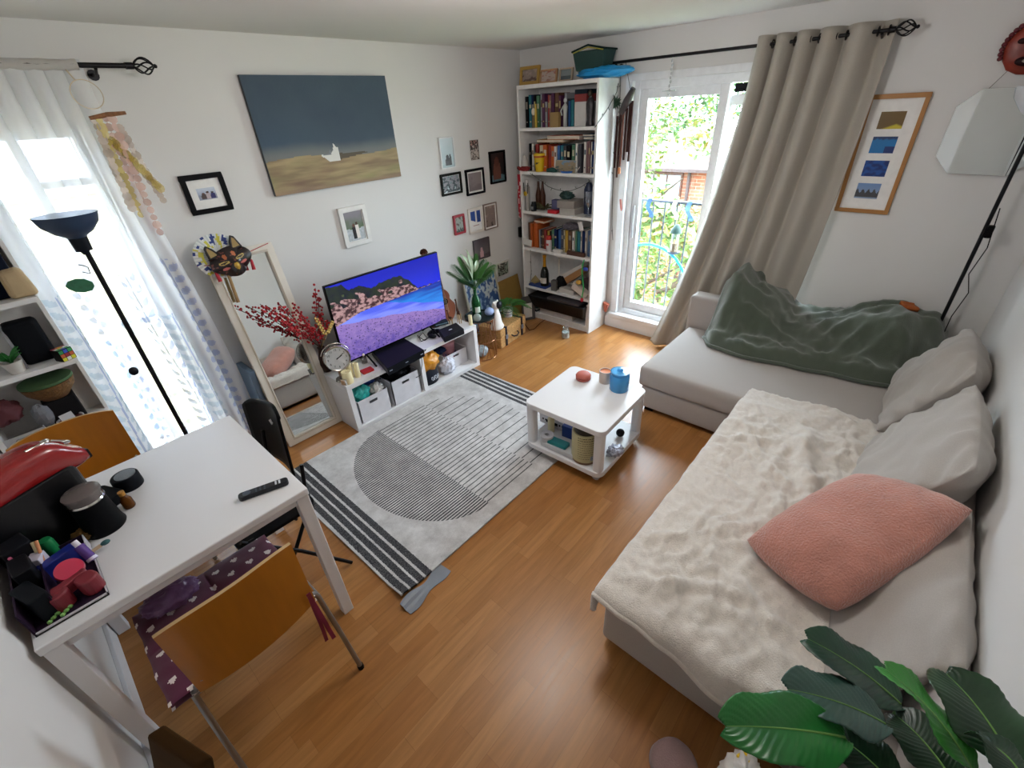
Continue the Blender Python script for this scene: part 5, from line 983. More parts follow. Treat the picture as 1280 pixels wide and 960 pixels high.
# fourth shelf front
z = SZ[2]
p = sp(X3(370), 312, 3.362, z); d = T('spray_can', 'white can with red cap standing in front of the fourth shelf books', 'can', p); obj('can_body', G().lathe([(0, 0), (.026, 0), (.027, .004), (.027, .095), (.022, .105), (0, .105)], tuple(p), 24), mat('#b9b6b8', .4), smooth=True); obj('cap', G().lathe([(.023, .105), (.024, .125), (.02, .14), (0, .142)], tuple(p), 20), mat('#b32a20', .4), smooth=True); g = G(); g.surf(lambda u, v: Vector((p.x + .0275 * math.cos(R(150 + 60 * u)), p.y + .0275 * math.sin(R(150 + 60 * u)), z + .055 + .02 * v)), 8, 2); obj('red_print', g, mat('#a83a3a', .5))
p = sp(X3(460), 316, 3.36, z); S('white_carton', G(rotz(0, p)).box(-.018, .02, -.045, .045, 0, .03), mat('#c4c0bc', .6), 'flat white carton beside the white can on the fourth shelf', 'box', bevel=.002)
p = sp(X3(640), 318, 3.362, z); S('wooden_bar', G(rotz(0, p)).rprism(-.016, .016, -.095, .095, 0, .035, .008), mat('#4c2c22', .5), 'dark brown wooden bar lying in front of the fourth shelf books', 'wooden bar', bevel=.003)
p = sp(X3(592), 283, 3.42, z + .205); crumple('grey_hat', (p.x, p.y, p.z + .030), (.06, .07, .028), mat('#5a545c', .9), 'grey knitted hat lying on top of the fourth shelf books', 'hat', 55, .25, flat=-.85)
p = wx(X3(155), 303, 3.32); S('white_tag_card', G(frame(p, (0, -1, -.12), (0, -.12, 1))).box(-.055, .05, -.03, .03, -.004, 0), mat('#d2cecb', .6), 'white printed card clipped to the left edge of the bookcase', 'card', bevel=.001)
p = wx(X3(687), 283, 3.325); S('paper_tag', G(frame(p, (0, -1, .3), (0, .3, 1))).box(-.022, .022, -.035, .035, -.002, 0), mat('#c9c5c2', .7), 'small white paper tag hanging from the third shelf edge', 'tag')
flat((X3(222), 282), (X3(330), 278), z + .231, .022, '#b85a1e', 'orange book lying flat on the standing orange books, fourth shelf', dpt=.14, rz=-6)
# fifth shelf
z = SZ[1]
p = sp(X3(275), 361, 3.40, z); S('blue_folder', G(rotz(0, p)).box(-.05, .09, -.115, .10, 0, .02), mat('#1d3a7c', .5), 'blue flat folder under the champagne bottle on the fifth shelf', 'folder', bevel=.002)
p = sp(X3(328), 355, 3.40, z + .0205); d = T('champagne_bottle', 'dark champagne bottle with gold neck foil on the fifth shelf', 'bottle', p); obj('bottle_glass', G().lathe([(0, 0), (.040, 0), (.043, .01), (.043, .115), (.036, .15), (.018, .19), (0, .19)], tuple(p), 28), mat('#12160f', .12, coat=.5), smooth='all'); obj('gold_foil', G().lathe([(.019, .185), (.0145, .215), (.0145, .275), (.017, .28), (.017, .3), (0, .302)], tuple(p), 20), mat('#c28a1c', .35, .5), smooth=True); g = G(); g.surf(lambda u, v: Vector((p.x + .0438 * math.cos(R(130 + 110 * u)), p.y + .0438 * math.sin(R(130 + 110 * u)), p.z + .03 + .055 * v)), 14, 2); obj('label_sticker', g, mat('#c2bfb8', .5))
p = sp(X3(235), 352, 3.42, z + .0205); g = G(Matrix.Translation(p)); g.lathe([(.045, 0), (.045, .02), (0, .075)], n=4, a0=.5); S('beige_pyramid', g, mat('#9c8a5c', .8), 'small beige pyramid box left of the champagne bottle', 'ornament')
p = sp(X3(427), 362, 3.385, z); S('grey_tin', G(rotz(12, p)).rprism(-.028, .028, -.03, .03, 0, .10, .008), mat('#5a5858', .5, .3), 'grey square tin right of the champagne bottle', 'tin', bevel=.003)
p = sp(X3(438), 345, 3.40, z); S('white_taper', G().cyl((3.45, p.y, z), (3.45, p.y + .0, z + .30), .008, .007, 12), mat('#c9c4bc', .5), 'tall thin white taper candle behind the grey tin', 'candle', smooth=True)
p = sp(X3(492), 352, 3.44, z); crumple('black_pouch', (p.x, p.y, z + .06), (.05, .055, .065), mat('#121214', .6), 'black pouch between the grey tin and the tilted boxes', 'pouch', 57, .2, flat=-.9)
def tbox(name, quad, x, dx, m, label, cat='box', m2=None):
    P = [wx(a, b_, x) for a, b_ in quad]; g = G(); g.add([tuple(q) for q in P] + [(q.x + dx, q.y, q.z) for q in P], [(0, 1, 2, 3), (7, 6, 5, 4), (0, 4, 5, 1), (1, 5, 6, 2), (2, 6, 7, 3), (3, 7, 4, 0)]); return S(name, g, m, label, cat, bevel=.002)
Qx = lambda *a: tuple((640 + a[i] / 8, 310 + a[i + 1] / 8) for i in range(0, 8, 2))
tbox('tilted_brown_box', Qx(520, 300, 690, 200, 700, 260, 548, 360), 3.375, .12, mat('#8a6238', .7), 'brown side of the game box tilted against the right of the fifth shelf')
tbox('tilted_white_box', Qx(497, 265, 690, 165, 695, 200, 522, 300), 3.38, .13, mat('#b5b0ac', .6), 'white board game box tilted over the brown one, fifth shelf')
tbox('white_small_box', Qx(472, 395, 618, 435, 615, 480, 470, 440), 3.365, .09, mat('#bdb8b4', .6), 'low white box lying at the middle front of the fifth shelf')
tbox('slanted_cream_box', Qx(612, 345, 755, 470, 720, 505, 588, 400), 3.352, .06, mat('#c9bcb2', .6), 'cream box slanting down at the right front of the fifth shelf')
tbox('dark_patterned_box', Qx(600, 350, 760, 290, 768, 430, 700, 440), 3.42, .12, mat('#3a2c30', .6, nz=(30, .5)), 'dark patterned box behind the slanting cream box on the fifth shelf')
p = wx(X3(668), 353, 3.37); S('yellow_disc', G(frame(p, (0, -1, 0), (.5, 0, 1))).lathe([(0, 0), (.028, 0), (.028, .006), (0, .006)], n=24, sy=.7), mat('#c9983c', .5), 'small yellow disc between the tilted boxes on the fifth shelf', 'disc')
# ribbon hanging
g = G(); pts = [wx(640 + a / 8, 310 + b_ / 8, 3.325) for a, b_ in ((722, 118), (706, 170), (700, 240), (708, 320), (716, 400), (705, 460), (698, 510))]; g.tube(pts, .0055, 8); d = T('green_garland', 'green ribbon garland with blue and red ends hanging off the bookcase edge', 'garland', pts[-1]); obj('ribbon', g, mat('#2fae5c', .5), smooth=True)
p = wx(640 + 735 / 8, 310 + 212 / 8, 3.32); obj('blue_bow', G().sph(tuple(p), (.012, .026, .018), 12, 8), mat('#1f3f9c', .5), smooth='all'); p = wx(640 + 698 / 8, 310 + 518 / 8, 3.322); obj('red_tip', G().sph(tuple(p), (.012, .016, .02), 12, 8), mat('#c0263a', .5), smooth='all')
# bottom
z = .07
S('black_printer', G().hexa([(3.30, 2.15, z + .075), (3.30, 2.74, z + .075), (3.58, 2.74, z + .06), (3.58, 2.15, z + .06)], [(3.27, 2.13, z + .20), (3.27, 2.80, z + .20), (3.58, 2.80, z + .20), (3.58, 2.13, z + .20)]), mat('#0c0c0e', .3, coat=.3), 'large black plastic tub filling the bottom bookcase shelf', 'tub', bevel=.012)
S('laptop_sleeve', G(rotz(0, (3.30, 2.40, z + .202))).box(-.02, .22, -.22, .15, 0, .02), mat('#3a363a', .6), 'dark grey sleeve lying on the black tub in the bottom shelf', 'sleeve', bevel=.003)
S('white_carton', G().box(3.352, 3.56, 2.30, 2.70, z, z + .072), mat('#c4c1be', .6), 'long white carton under the black tub at the bottom of the bookcase', 'box', bevel=.002)
g = G(rotz(0, (3.36, 2.17, z)));
S('paper_stack', G().hexa([(3.345, 2.125, z), (3.345, 2.145, z), (3.55, 2.145, z), (3.55, 2.125, z)], [(3.345, 2.123, z + .21), (3.345, 2.14, z + .21), (3.55, 2.14, z + .21), (3.55, 2.123, z + .21)]), mat('#cfc8c6', .8), 'bundle of pale papers standing at the right end of the bottom shelf', 'papers')
for i, (c, lab) in enumerate((('#2a3038', 'dark magazine, lowest of the pile at the bottom left shelf corner'), ('#8a8a84', 'grey magazine in the middle of the pile, bottom left shelf corner'), ('#1d4a50', 'teal magazine on the pile at the bottom left shelf corner'), ('#a8a06a', 'yellowish magazine, topmost of the pile at the bottom left shelf corner'))):
    S('magazine', G(rotz(3 * i - 4, (3.45, 2.80, z + .001 + .019 * i))).box(-.1, .1, -.065, .06, 0, .018), mat(c, .5), lab, 'magazine', 'magazines in the bottom shelf', bevel=.001)
p = fl(707, 422, 0); d = T('jar_candle', 'white candle in a clear glass jar on the floor before the bookcase', 'candle', p); obj('glass_jar', G().lathe([(0, 0), (.036, 0), (.038, .005), (.038, .07), (.028, .085), (.028, .1), (.033, .103), (.030, .105), (.025, .1), (.025, .085), (.034, .068), (.034, .006), (0, .006)], tuple(p), 28), glassmat((.86, .92, .95), .18), smooth=True); obj('wax', G().lathe([(0, .007), (.0335, .007), (.0335, .062), (0, .062)], tuple(p), 24), mat('#dcd6cb', .6), smooth=True); g = G(); g.surf(lambda u, v: Vector((p.x + .0386 * math.cos(R(175 + 60 * u)), p.y + .0386 * math.sin(R(175 + 60 * u)), .02 + .03 * v)), 8, 2); obj('label_sticker', g, mat('#8a8f94', .5))
# top of the bookcase
Qt = lambda *a: tuple((630 + a[i] / 12, 40 + a[i + 1] / 12) for i in range(0, 8, 2))
def topframe(q, x, fc, label, fn, bw, depth=.015):
    P = [wx(a, b_, x) for a, b_ in q]; y0, y1 = (P[0].y + P[3].y) / 2, (P[1].y + P[2].y) / 2; h = (P[0].z + P[1].z) / 2 - bz
    M_ = frame((x, y0, bz), (0, -1, 0), (.16, 0, 1)); d = T('standing_frame', label, 'photo frame', (x, (y0 + y1) / 2, bz), 'frames on top of the bookcase'); w_ = y0 - y1; g = G(M_)
    for a in ((0, w_, 0, bw), (0, w_, h - bw, h), (0, bw, bw, h - bw), (w_ - bw, w_, bw, h - bw)): g.box(*a, -.0, depth)
    g.box(0, w_, 0, h, -.004, .002); obj('frame', g, mat(fc, .4)); pict('photo', M_, bw, w_ - bw, bw, h - bw, fn, (20, 20), z=.004)
topframe(Qt(262, 525, 540, 490, 520, 830, 220, 860), 3.40, '#a8843c', 'gold picture frame, leftmost on top of the bookcase', pic_blotch(('#5a4640', '#8f8078', '#a89488'), 4, 21), .022)
topframe(Qt(558, 575, 810, 540, 780, 800, 530, 830), 3.41, '#a8805c', 'pale wooden frame with a pinkish photo on the bookcase top', pic_blotch(('#8f6a62', '#b0a098', '#9c5c50'), 4, 22), .010)
topframe(Qt(835, 555, 1040, 520, 1020, 770, 835, 790), 3.42, '#a89480', 'pale wooden frame with a grey seascape on the bookcase top', lambda u, v: H('#4a555c') if v < .42 else H('#7c8688'), .010)
P0, P1 = wx(717, 88, 3.45), wx(762, 80, 3.45)
crumple('blue_carrier_bag', (3.47, wx(752, 90, 3.47).y - .02, bz + .034), (.11, .20, .038), mat('#1b8fd0', .35), 'bright blue plastic bag lying flat on top of the bookcase', 'bag', 61, .22, 2.2, flat=-.85)
yb0, yb1 = wx(717, 78, 3.42).y, wx(757, 74, 3.42).y; zb = bz + .055
d = T('green_basket', 'dark green fabric basket on the blue bag above the bookcase', 'basket', (3.46, (yb0 + yb1) / 2, zb)); GB = mat('#1f3d38', .8, bump=(120, .5))
obj('basket_body', G().hexa([(3.42, yb1 + .02, zb), (3.42, yb0 - .02, zb), (3.54, yb0 - .02, zb), (3.54, yb1 + .02, zb)], [(3.40, yb1, zb + .12), (3.40, yb0, zb + .12), (3.57, yb0, zb + .12), (3.57, yb1, zb + .12)]), GB, bevel=.008)
g = G(); g.tube([(3.395, yb0 + .0, zb + .12), (3.395, (yb0 + yb1) / 2, zb + .15), (3.395, yb1, zb + .12)], .006, 8); g.tube([(3.395, yb0, zb + .12), (3.57, yb0, zb + .12), (3.57, yb1, zb + .12), (3.395, yb1, zb + .12)], .006, 8); obj('rim', g, mat('#152c2a', .8), smooth=True); g = G(); g.tube([(3.397, yb0 - .01, zb + .112), (3.393, (yb0 + yb1) / 2, zb + .138), (3.397, yb1 + .01, zb + .112)], .004, 8); obj('yellow_piping', g, mat('#a8a03c', .7))
# fairy lights
WIRE = mat('#2a2f2a', .6); BULB = mat('#e8e4d8', .3)
def fairy(name, pts, label, step=.055):
    g = G(); n = len(pts); g.tube(pts, .0022, 5); d = T(name, label, 'string lights', pts[0]); obj('wire', g, WIRE); rnd = random.Random(len(pts)); bl = G()
    for a, b_ in zip(pts, pts[1:]):
        L_ = (Vector(b_) - Vector(a)).length; k = max(1, int(L_ / step))
        for i in range(k):
            p = Vector(a).lerp(Vector(b_), (i + .5) / k); q = p + Vector((-.006, rnd.uniform(-.012, .012), rnd.choice((-.018, .016)))); bl.tube([p, q], [.0018, .0028], 5)
    o = obj('bulbs', bl, mat('#4a4d44', .5)); o['kind'] = 'stuff'
W3 = lambda x, y: tuple(wx(640 + x / 8, 210 + y / 8, 3.332))
fairy('fairy_lights', [W3(180, 50), W3(240, 95), W3(300, 135), W3(360, 185), W3(440, 215), W3(520, 232), W3(600, 225), W3(690, 190), W3(760, 145), W3(785, 125)], 'fairy light string sagging across the third bookcase shelf')
fairy('fairy_lights', [tuple(wx(x, y, 3.33)) for x, y in ((663, 312), (663.5, 325), (664, 340), (663, 355))], 'fairy light string running down the left edge of the bookcase')
side = lambda px, py: tuple(wy(px, py, 2.095))
fairy('fairy_lights', [side(743, 160), side(750, 150), side(757, 140), side(764, 128), side(771, 115), side(773, 104)], 'fairy light string rising along the white side of the bookcase', .08)
fairy('fairy_lights', [tuple(wx(x, y, 3.60)) for x, y in ((776, 90), (774, 150), (768, 180), (766, 230), (765, 280), (766, 300))], 'fairy light string hanging down the wall between bookcase and door', .12)

# ================================================================ wooden wind chime beside the door
ch = wx(786, 120, 3.56); d = T('wind_chime', 'dark wooden chime with long tubes hanging between bookcase and door', 'wind chime', (3.56, ch.y, ch.z - .4)); DW = mat('#3a2320', .5, name='chime_wood')
g = G(); a, b_ = wx(776, 142, 3.56), wx(792, 110, 3.55); g.tube([a, a.lerp(b_, .5), b_], [.022, .03, .018], 12); obj('top_block', g, mat('#3c3436', .6), smooth=True)
for (px, y0, y1, c) in ((772, 145, 210, 0), (776.5, 138, 222, 0), (780, 135, 208, 1), (784, 135, 200, 0), (788, 128, 190, 0), (791, 126, 202, 0), (775.5, 150, 178, 1)):
    a, b_ = wx(px, y0, 3.57), wx(px - 1.2 - (.0), y1, 3.57); g = G(); g.cyl(a, (a.x, a.y, b_.z), .009, .009, 10); obj('chime_tube', g, DW if not c else mat('#6a3c2c', .5), smooth=True)
a = wx(774, 213, 3.565); obj('clapper', G().cyl((a.x, a.y, a.z + .02), (a.x, a.y, a.z - .025), .011, .013, 10), mat('#a8683c', .5), smooth=True)
g = G(); g.tube([wx(788, 112, 3.56), wx(784, 90, 3.56), wx(782, 76, 3.55)], .002, 5); obj('cord', g, BLACK)
g = G(); a = wx(772, 128, 3.58)
for k in range(14): t = k * 2.4; blade(g, a, a + Vector((-.02, .05 * math.cos(t), .05 * math.sin(t))), .008, .01, 5, up=(-1, 0, 0))
S('green_sprig', g, mat('#2a4634', .7), 'dark green leafy sprig tucked behind the wooden chime', 'sprig')
a = wx(776, 256, 3.625); S('pink_shell', G(frame(a, (0, -1, 0), (0, .0, 1))).prism([(-.012, .045), (.002, .045), (.014, -.03), (.010, -.05), (-.002, -.02)], 0, .008), mat('#c07468', .5), 'small pink shell shape stuck on the wall left of the door', 'ornament')
g = G(); a = wx(757, 383, 3.6); 
S('red_trowel', G(Matrix.Translation((3.585, 2.075, .15))).hexa([(-.01, -.01, 0), (.01, -.01, 0), (.01, .01, 0), (-.01, .01, 0)], [(-.02, -.035, .08), (.015, -.035, .08), (.015, .02, .1), (-.02, .02, .1)]), mat('#b0604a', .6), 'small salmon red plant pot on the ledge beside the bookcase', 'pot', bevel=.003)
# crystal string hanging from the rod
p0, p1 = wx(841.5, 69, 3.55), wx(840, 113, 3.55); d = T('crystal_string', 'clear crystal mobile string hanging from the curtain rod before the door', 'mobile', (3.55, p1.y, wx(832, 190, 3.55).z)); g = G(); g.tube([tuple(p0), (3.55, p0.y, p1.z), (3.55, p0.y + .03, wx(834, 190, 3.55).z)], .0015, 5); obj('thread', g, mat('#c9c9c9', .4))
g = G()
for k in range(9): g.sph((3.55, p0.y + .002 * (-1) ** k, p0.z - .03 - .024 * k), (.006, .008, .011), 8, 5)
g.tube([(3.55, p0.y + .05, p1.z), (3.55, p0.y - .045, p1.z)], .004, 6); obj('crystals', g, mat('#dfe4e6', .1, trans=.4), smooth=True)
# ================================================================ curtain rod and beige curtain
ROD = mat('#1b1a1d', .4, .6, name='black_iron')
def finial(M_, label='finial', r=.034):
    g = G(M_); g.cyl((0, 0, 0), (.03, 0, 0), .014, .014, 12)
    for k in range(6):
        a = k * 60; pts = []
        for t in range(0, 11):
            q = t / 10; rr_ = r * math.sin(math.pi * q) ** .8; an = R(a + 90 * q); pts.append((.03 + .085 * q, rr_ * math.cos(an), rr_ * math.sin(an)))
        g.tube(pts, .0035, 6)
    g.sph((.12, 0, 0), .009, 10, 6); return obj(label, g, ROD, smooth=True)
RZ, RX = 2.122, 3.555
d = T('curtain_rod', 'black iron curtain rod with cage finial above the balcony door', 'curtain rod', (RX, 1.3, RZ)); obj('rod', G().cyl((RX, 2.26, RZ), (RX, .47, RZ), .0095, .0095, 14), ROD, smooth=True)
finial(frame((RX, .475, RZ), (0, -1, 0), (0, 0, 1)))
for y in (2.10, .50): g = G(); g.tube([(XW, y, RZ - .03), (XW - .03, y, RZ - .03), (RX, y, RZ - .012)], .007, 8); g.cyl((XW, y, RZ - .03), (XW - .006, y, RZ - .03), .024, .024, 14); obj('bracket', g, ROD, smooth=True)
CUR[0] = None
CB = mat('#a9a297', .9, nz=(300, .05), bump=(500, .3, .002), sheen=.2, name='beige_linen')
def curt(u, v):
    # u along the cloth, v 0 top .. 1 bottom
    y0 = .43 + .70 * u; zt_ = RZ + .045; 
    q = sm(.0, .95, v) ; yb = .60 + .96 * u ** 1.15
    y = y0 + (yb - y0) * (v ** 1.6)
    ph = u ** 1.35 * 2 * math.pi * 5.2; amp = .048 * (1 - .35 * v)
    x = RX + amp * math.sin(ph) + .02 * nz((u * 3, v * 2, 0), 1) * v
    x -= .015 * v; y += .012 * math.cos(ph * 1.0) * (1 - v)
    z = zt_ + (0.012 - zt_) * v
    if v > .7: k = (v - .7) / .3; x -= .05 * k * k * (1 if u > .4 else 0) + .04 * k * nz((u * 5, v * 4, 3), 1); y += .05 * k * nz((u * 4, v * 3, 7), 1)
    return Vector((min(x, XW - .012), y, max(z, .012)))
g = G(); g.surf(curt, 170, 70)
d = T('beige_curtain', 'long beige eyelet curtain drawn to the right side of the balcony door', 'curtain', (RX, .9, 0)); obj('cloth', g, CB, smooth='all', solid=.004)
for k in range(11):
    u = (k + .0) / 11 + .045; p = curt(u, .02); g = G(frame((RX, p.y, RZ), (1, 0, 0), (0, .0, 1))); g.tube([(.0 + .021 * math.cos(R(a)), .021 * math.sin(R(a)), 0) for a in range(0, 360, 30)], .0035, 6, True); obj('eyelet', g, ROD, smooth=True)
CUR[0] = None

# ================================================================ outside: balcony rail, hoop, feeder, trees, houses
RAIL = mat('#4a4f55', .5, .3); bxr = 4.08
d = T('balcony_railing', 'grey metal balcony railing with thin vertical bars outside the door', 'railing', (bxr, 1.3, .0)); g = G(); g.box(bxr - .02, bxr + .02, .2, 2.35, 1.085, 1.105); g.box(bxr - .012, bxr + .012, .2, 2.35, .10, .12); obj('rail_frame', g, RAIL)
for k in range(19): y = .25 + k * .112; obj('bar', G().cyl((bxr, y, .1), (bxr, y, 1.09), .0075, .0075, 8), RAIL, smooth=True)
struct('trim_2', G().box(XW + WT, 4.15, .15, 2.4, .0, .06), mat('#a9a6a0', .9))
cH = wx(812, 345, 4.0); g = G(); hc = wx(808, 345, 3.98); g.tube([(4.0 + .03 * math.sin(R(a)), hc.y + .02 + .42 * math.cos(R(a)), .33 + .42 * math.sin(R(a))) for a in range(0, 360, 10)], .013, 8, True)
hz0 = wx(810, 307, 3.98).z; off = hz0 - .75; g.v = [p + Vector((0, 0, off)) for p in g.v]
S('blue_hoop', g, mat('#1fa3d8', .4), 'bright blue hoop leaning on the balcony railing outside', 'hoop', smooth=True)
p = wx(847, 290, 4.03); d = T('bird_feeder', 'clear plastic bird feeder with dark green cap hanging on the railing', 'bird feeder', (4.0, p.y, p.z - .12)); obj('cap', G().lathe([(.05, 0), (.045, .03), (.015, .07), (0, .075)], (4.0, p.y, p.z), 20), mat('#24443c', .5), smooth=True); obj('tube_body', G().lathe([(.038, -.17), (.038, 0)], (4.0, p.y, p.z), 20), glassmat((.85, .88, .88), .2), smooth=True); obj('seed', G().lathe([(0, -.165), (.036, -.165), (.036, -.09), (0, -.09)], (4.0, p.y, p.z), 16), mat('#8a6a44', .9)); obj('tray', G().lathe([(0, -.18), (.05, -.18), (.055, -.165), (0, -.17)], (4.0, p.y, p.z), 20), mat('#2c3c50', .5)); g = G(); g.tube([(4.0, p.y, p.z + .07), (4.03, p.y, p.z + .17), (bxr, p.y, 1.1)], .003, 5); obj('hanger', g, BLACK)
for i, (px, c, lab) in enumerate(((812, '#2c4f9c', 'dark blue cable tie knotted on the left end of the balcony rail'), (862, '#5f86c8', 'pale blue strip of cloth tied to the balcony rail'), (844, '#c9c2b4', 'cream rag draped over the balcony rail'))):
    a = wx(px, 262, bxr - .03); g = G(); g.surf(lambda u, v: Vector((bxr - .03 + .01 * math.sin(9 * v), a.y + (u - .5) * .04 + .02 * math.sin(5 * v), 1.115 - .16 * v)), 3, 10); S('tied_cloth', g, mat(c, .8), lab, 'cloth', solid=.004)
S('balcony_chair', G(Matrix.Translation((3.99, .98, .075))).rprism(-.04, .04, -.16, .16, 0, .62, .03), mat('#6a5a60', .8), 'mauve cushion standing on the balcony behind the curtain', 'cushion', bevel=.02, seg=3)
LM = []
for c in ('#4a6a30', '#5a7232', '#36582e', '#787234', '#3f6238'):
    m = mat(c, .6, nz=(3, .2)); nt_ = m.node_tree; b_ = nt_.nodes['Principled BSDF']; LM.append(m)
def tree(x, y, z0, h, r, n, mi, label, seed, size=.11):
    rnd = random.Random(seed); d = T('tree', label, 'tree', (x, y, z0)); g = G(); g.tube([(x, y, z0), (x + .1, y, z0 + h * .4), (x - .1, y + .1, z0 + h * .75)], [.14, .1, .04], 8)
    for k in range(9): a = rnd.random() * 6.28; zz = z0 + h * (.35 + .5 * rnd.random()); g.tube([(x, y, zz - .3), (x + r * .5 * math.cos(a), y + r * .5 * math.sin(a), zz + .1), (x + r * .9 * math.cos(a), y + r * .9 * math.sin(a), zz + .4)], [.04, .025, .01], 5)
    obj('trunk', g, mat('#4a3c30', .9)); g = G(); cl = [(rnd.gauss(0, r * .45), rnd.gauss(0, r * .5), z0 + h * (.28 + .72 * rnd.random()), r * (.25 + .25 * rnd.random())) for _ in range(34)]
    for k in range(n):
        c = rnd.choice(cl); v_ = Vector((rnd.gauss(0, 1), rnd.gauss(0, 1), rnd.gauss(0, 1))).normalized() * c[3] * rnd.random() ** .4; p = Vector((x + c[0], y + c[1], c[2])) + v_; q = Euler((rnd.uniform(-.9, .9), rnd.uniform(-.9, .9), rnd.random() * 6.28)).to_matrix(); s = size * (.6 + .8 * rnd.random())
        g.mat(rnd.choice(mi)); g.add([p + q @ Vector(e) * s for e in ((-.9, 0, 0), (-.2, -.42, .1), (.9, 0, 0), (-.2, .42, .1))], [(0, 1, 2, 3)])
    o = obj('foliage', g, LM, weld=False); o['kind'] = 'stuff'
tree(8.2, 4.1, -6.0, 8.6, 1.35, 6500, (0, 1, 3), 'yellow-green tree close behind the left pane of the balcony door', 1, .075)
tree(6.6, 2.9, -6.0, 6.55, 1.35, 8500, (1, 3, 0), 'low yellow-green tree right behind the balcony railing bars', 2, .075)
tree(19, 8.2, -6.0, 9.6, 2.1, 3000, (2, 4), 'tall pale green tree beyond the red brick houses', 3, .15)
tree(19, 5.2, -6.0, 9.2, 2.0, 3000, (2, 4, 0), 'tall green tree behind the roofs seen by the curtain edge', 4, .15)
struct('ground', G().box(3.95, 40, -20, 30, -6.2, -6.0), mat('#6a7a4a', .95), 'green lawn far below the balcony')
BR = None
def brickmat(c1, c2, mo, sc_=1.0):
    m = bpy.data.materials.new('brickwork'); m.use_nodes = True; nt = m.node_tree; b = nt.nodes['Principled BSDF']; tc = nt.nodes.new('ShaderNodeTexCoord'); sp_ = nt.nodes.new('ShaderNodeSeparateXYZ'); cb = nt.nodes.new('ShaderNodeCombineXYZ'); ad = nt.nodes.new('ShaderNodeMath'); nt.links.new(tc.outputs['Object'], sp_.inputs[0]); nt.links.new(sp_.outputs['X'], ad.inputs[0]); nt.links.new(sp_.outputs['Y'], ad.inputs[1]); nt.links.new(ad.outputs[0], cb.inputs[0]); nt.links.new(sp_.outputs['Z'], cb.inputs[1])
    br = nt.nodes.new('ShaderNodeTexBrick'); br.inputs['Scale'].default_value = sc_; br.inputs['Brick Width'].default_value = .22; br.inputs['Row Height'].default_value = .075; br.inputs['Mortar Size'].default_value = .006
    br.inputs['Color1'].default_value = (*hx(c1), 1); br.inputs['Color2'].default_value = (*hx(c2), 1); br.inputs['Mortar'].default_value = (*hx(mo), 1); nt.links.new(cb.outputs[0], br.inputs['Vector']); nt.links.new(br.outputs['Color'], b.inputs['Base Color']); b.inputs['Roughness'].default_value = .9; return m
RB = brickmat('#a8694f', '#965a44', '#a89a8c'); YB = brickmat('#a89a78', '#94845e', '#b9b19c')
d = T('brick_house', 'red brick house with brown roof and a wide window across the garden', 'house', (11.5, 2.5, -6.0)); obj('brick_wall', G().box(11, 14, 0, 5.9, -6, .50), RB)
g = G(); g.hexa([(10.8, -.3, .50), (10.8, 6.1, .50), (14.3, 6.1, .50), (14.3, -.3, .50)], [(12.4, .6, 1.25), (12.4, 5.2, 1.25), (12.6, 5.2, 1.25), (12.6, .6, 1.25)]); obj('roof', g, mat('#8a6a60', .9, bump=(30, .6, .02)))
w_ = obj('window', G().box(10.94, 11.0, 4.55, 5.6, -.55, .42), mat('#5a3a2c', .6))
for a in (4.59, 4.93, 5.27): obj('pane', G().box(10.92, 10.945, a, a + .29, -.50, .37), mat('#9fc0d0', .15), w_)
obj('gutter', G().box(10.76, 10.84, -.3, 6.1, .46, .53), mat('#4a3c3a', .6)); obj('downpipe', G().cyl((10.95, 4.4, -6), (10.95, 4.4, .46), .04, .04, 8), mat('#4a3c3a', .6))
d = T('gable_house', 'second brick house with a pitched gable roof at the curtain edge', 'house', (10, 1.8, -6.0)); obj('brick_wall', G().box(8.6, 10.6, .2, 2.55, -6, .75), RB); g = G(); g.add([(8.5, .1, .75), (8.5, 2.7, .75), (8.5, 1.2, 1.75), (10.7, .1, .75), (10.7, 2.7, .75), (10.7, 1.2, 1.75)], [(0, 1, 2), (5, 4, 3), (0, 2, 5, 3), (1, 4, 5, 2), (0, 3, 4, 1)]); obj('roof', g, mat('#9a5a4c', .9))
d = T('garden_wall', 'yellow brick neighbouring building with added white storey outside the left window', 'building', (0, 7, -6)); obj('brick_wall', G().box(-4, 5, 6.0, 8, -6, 1.40), YB); obj('parapet', G().box(-4, 5, 5.92, 8, 1.40, 1.48), mat('#b8b8bc', .8))
obj('sky_block_storey', G().box(-6, 7, 8.5, 12, -6, 6.5), mat('#b4b8c4', .8)); w_ = obj('window', G().box(-.1, .36, 5.95, 6.0, -1.2, .1), mat('#d8d8dc', .5)); obj('pane', G().box(-.06, .32, 5.94, 5.96, -1.15, .05), mat('#8a98a8', .1), w_)  # tall white storey added to cut the sky light on the sheer curtain
CUR[0] = None
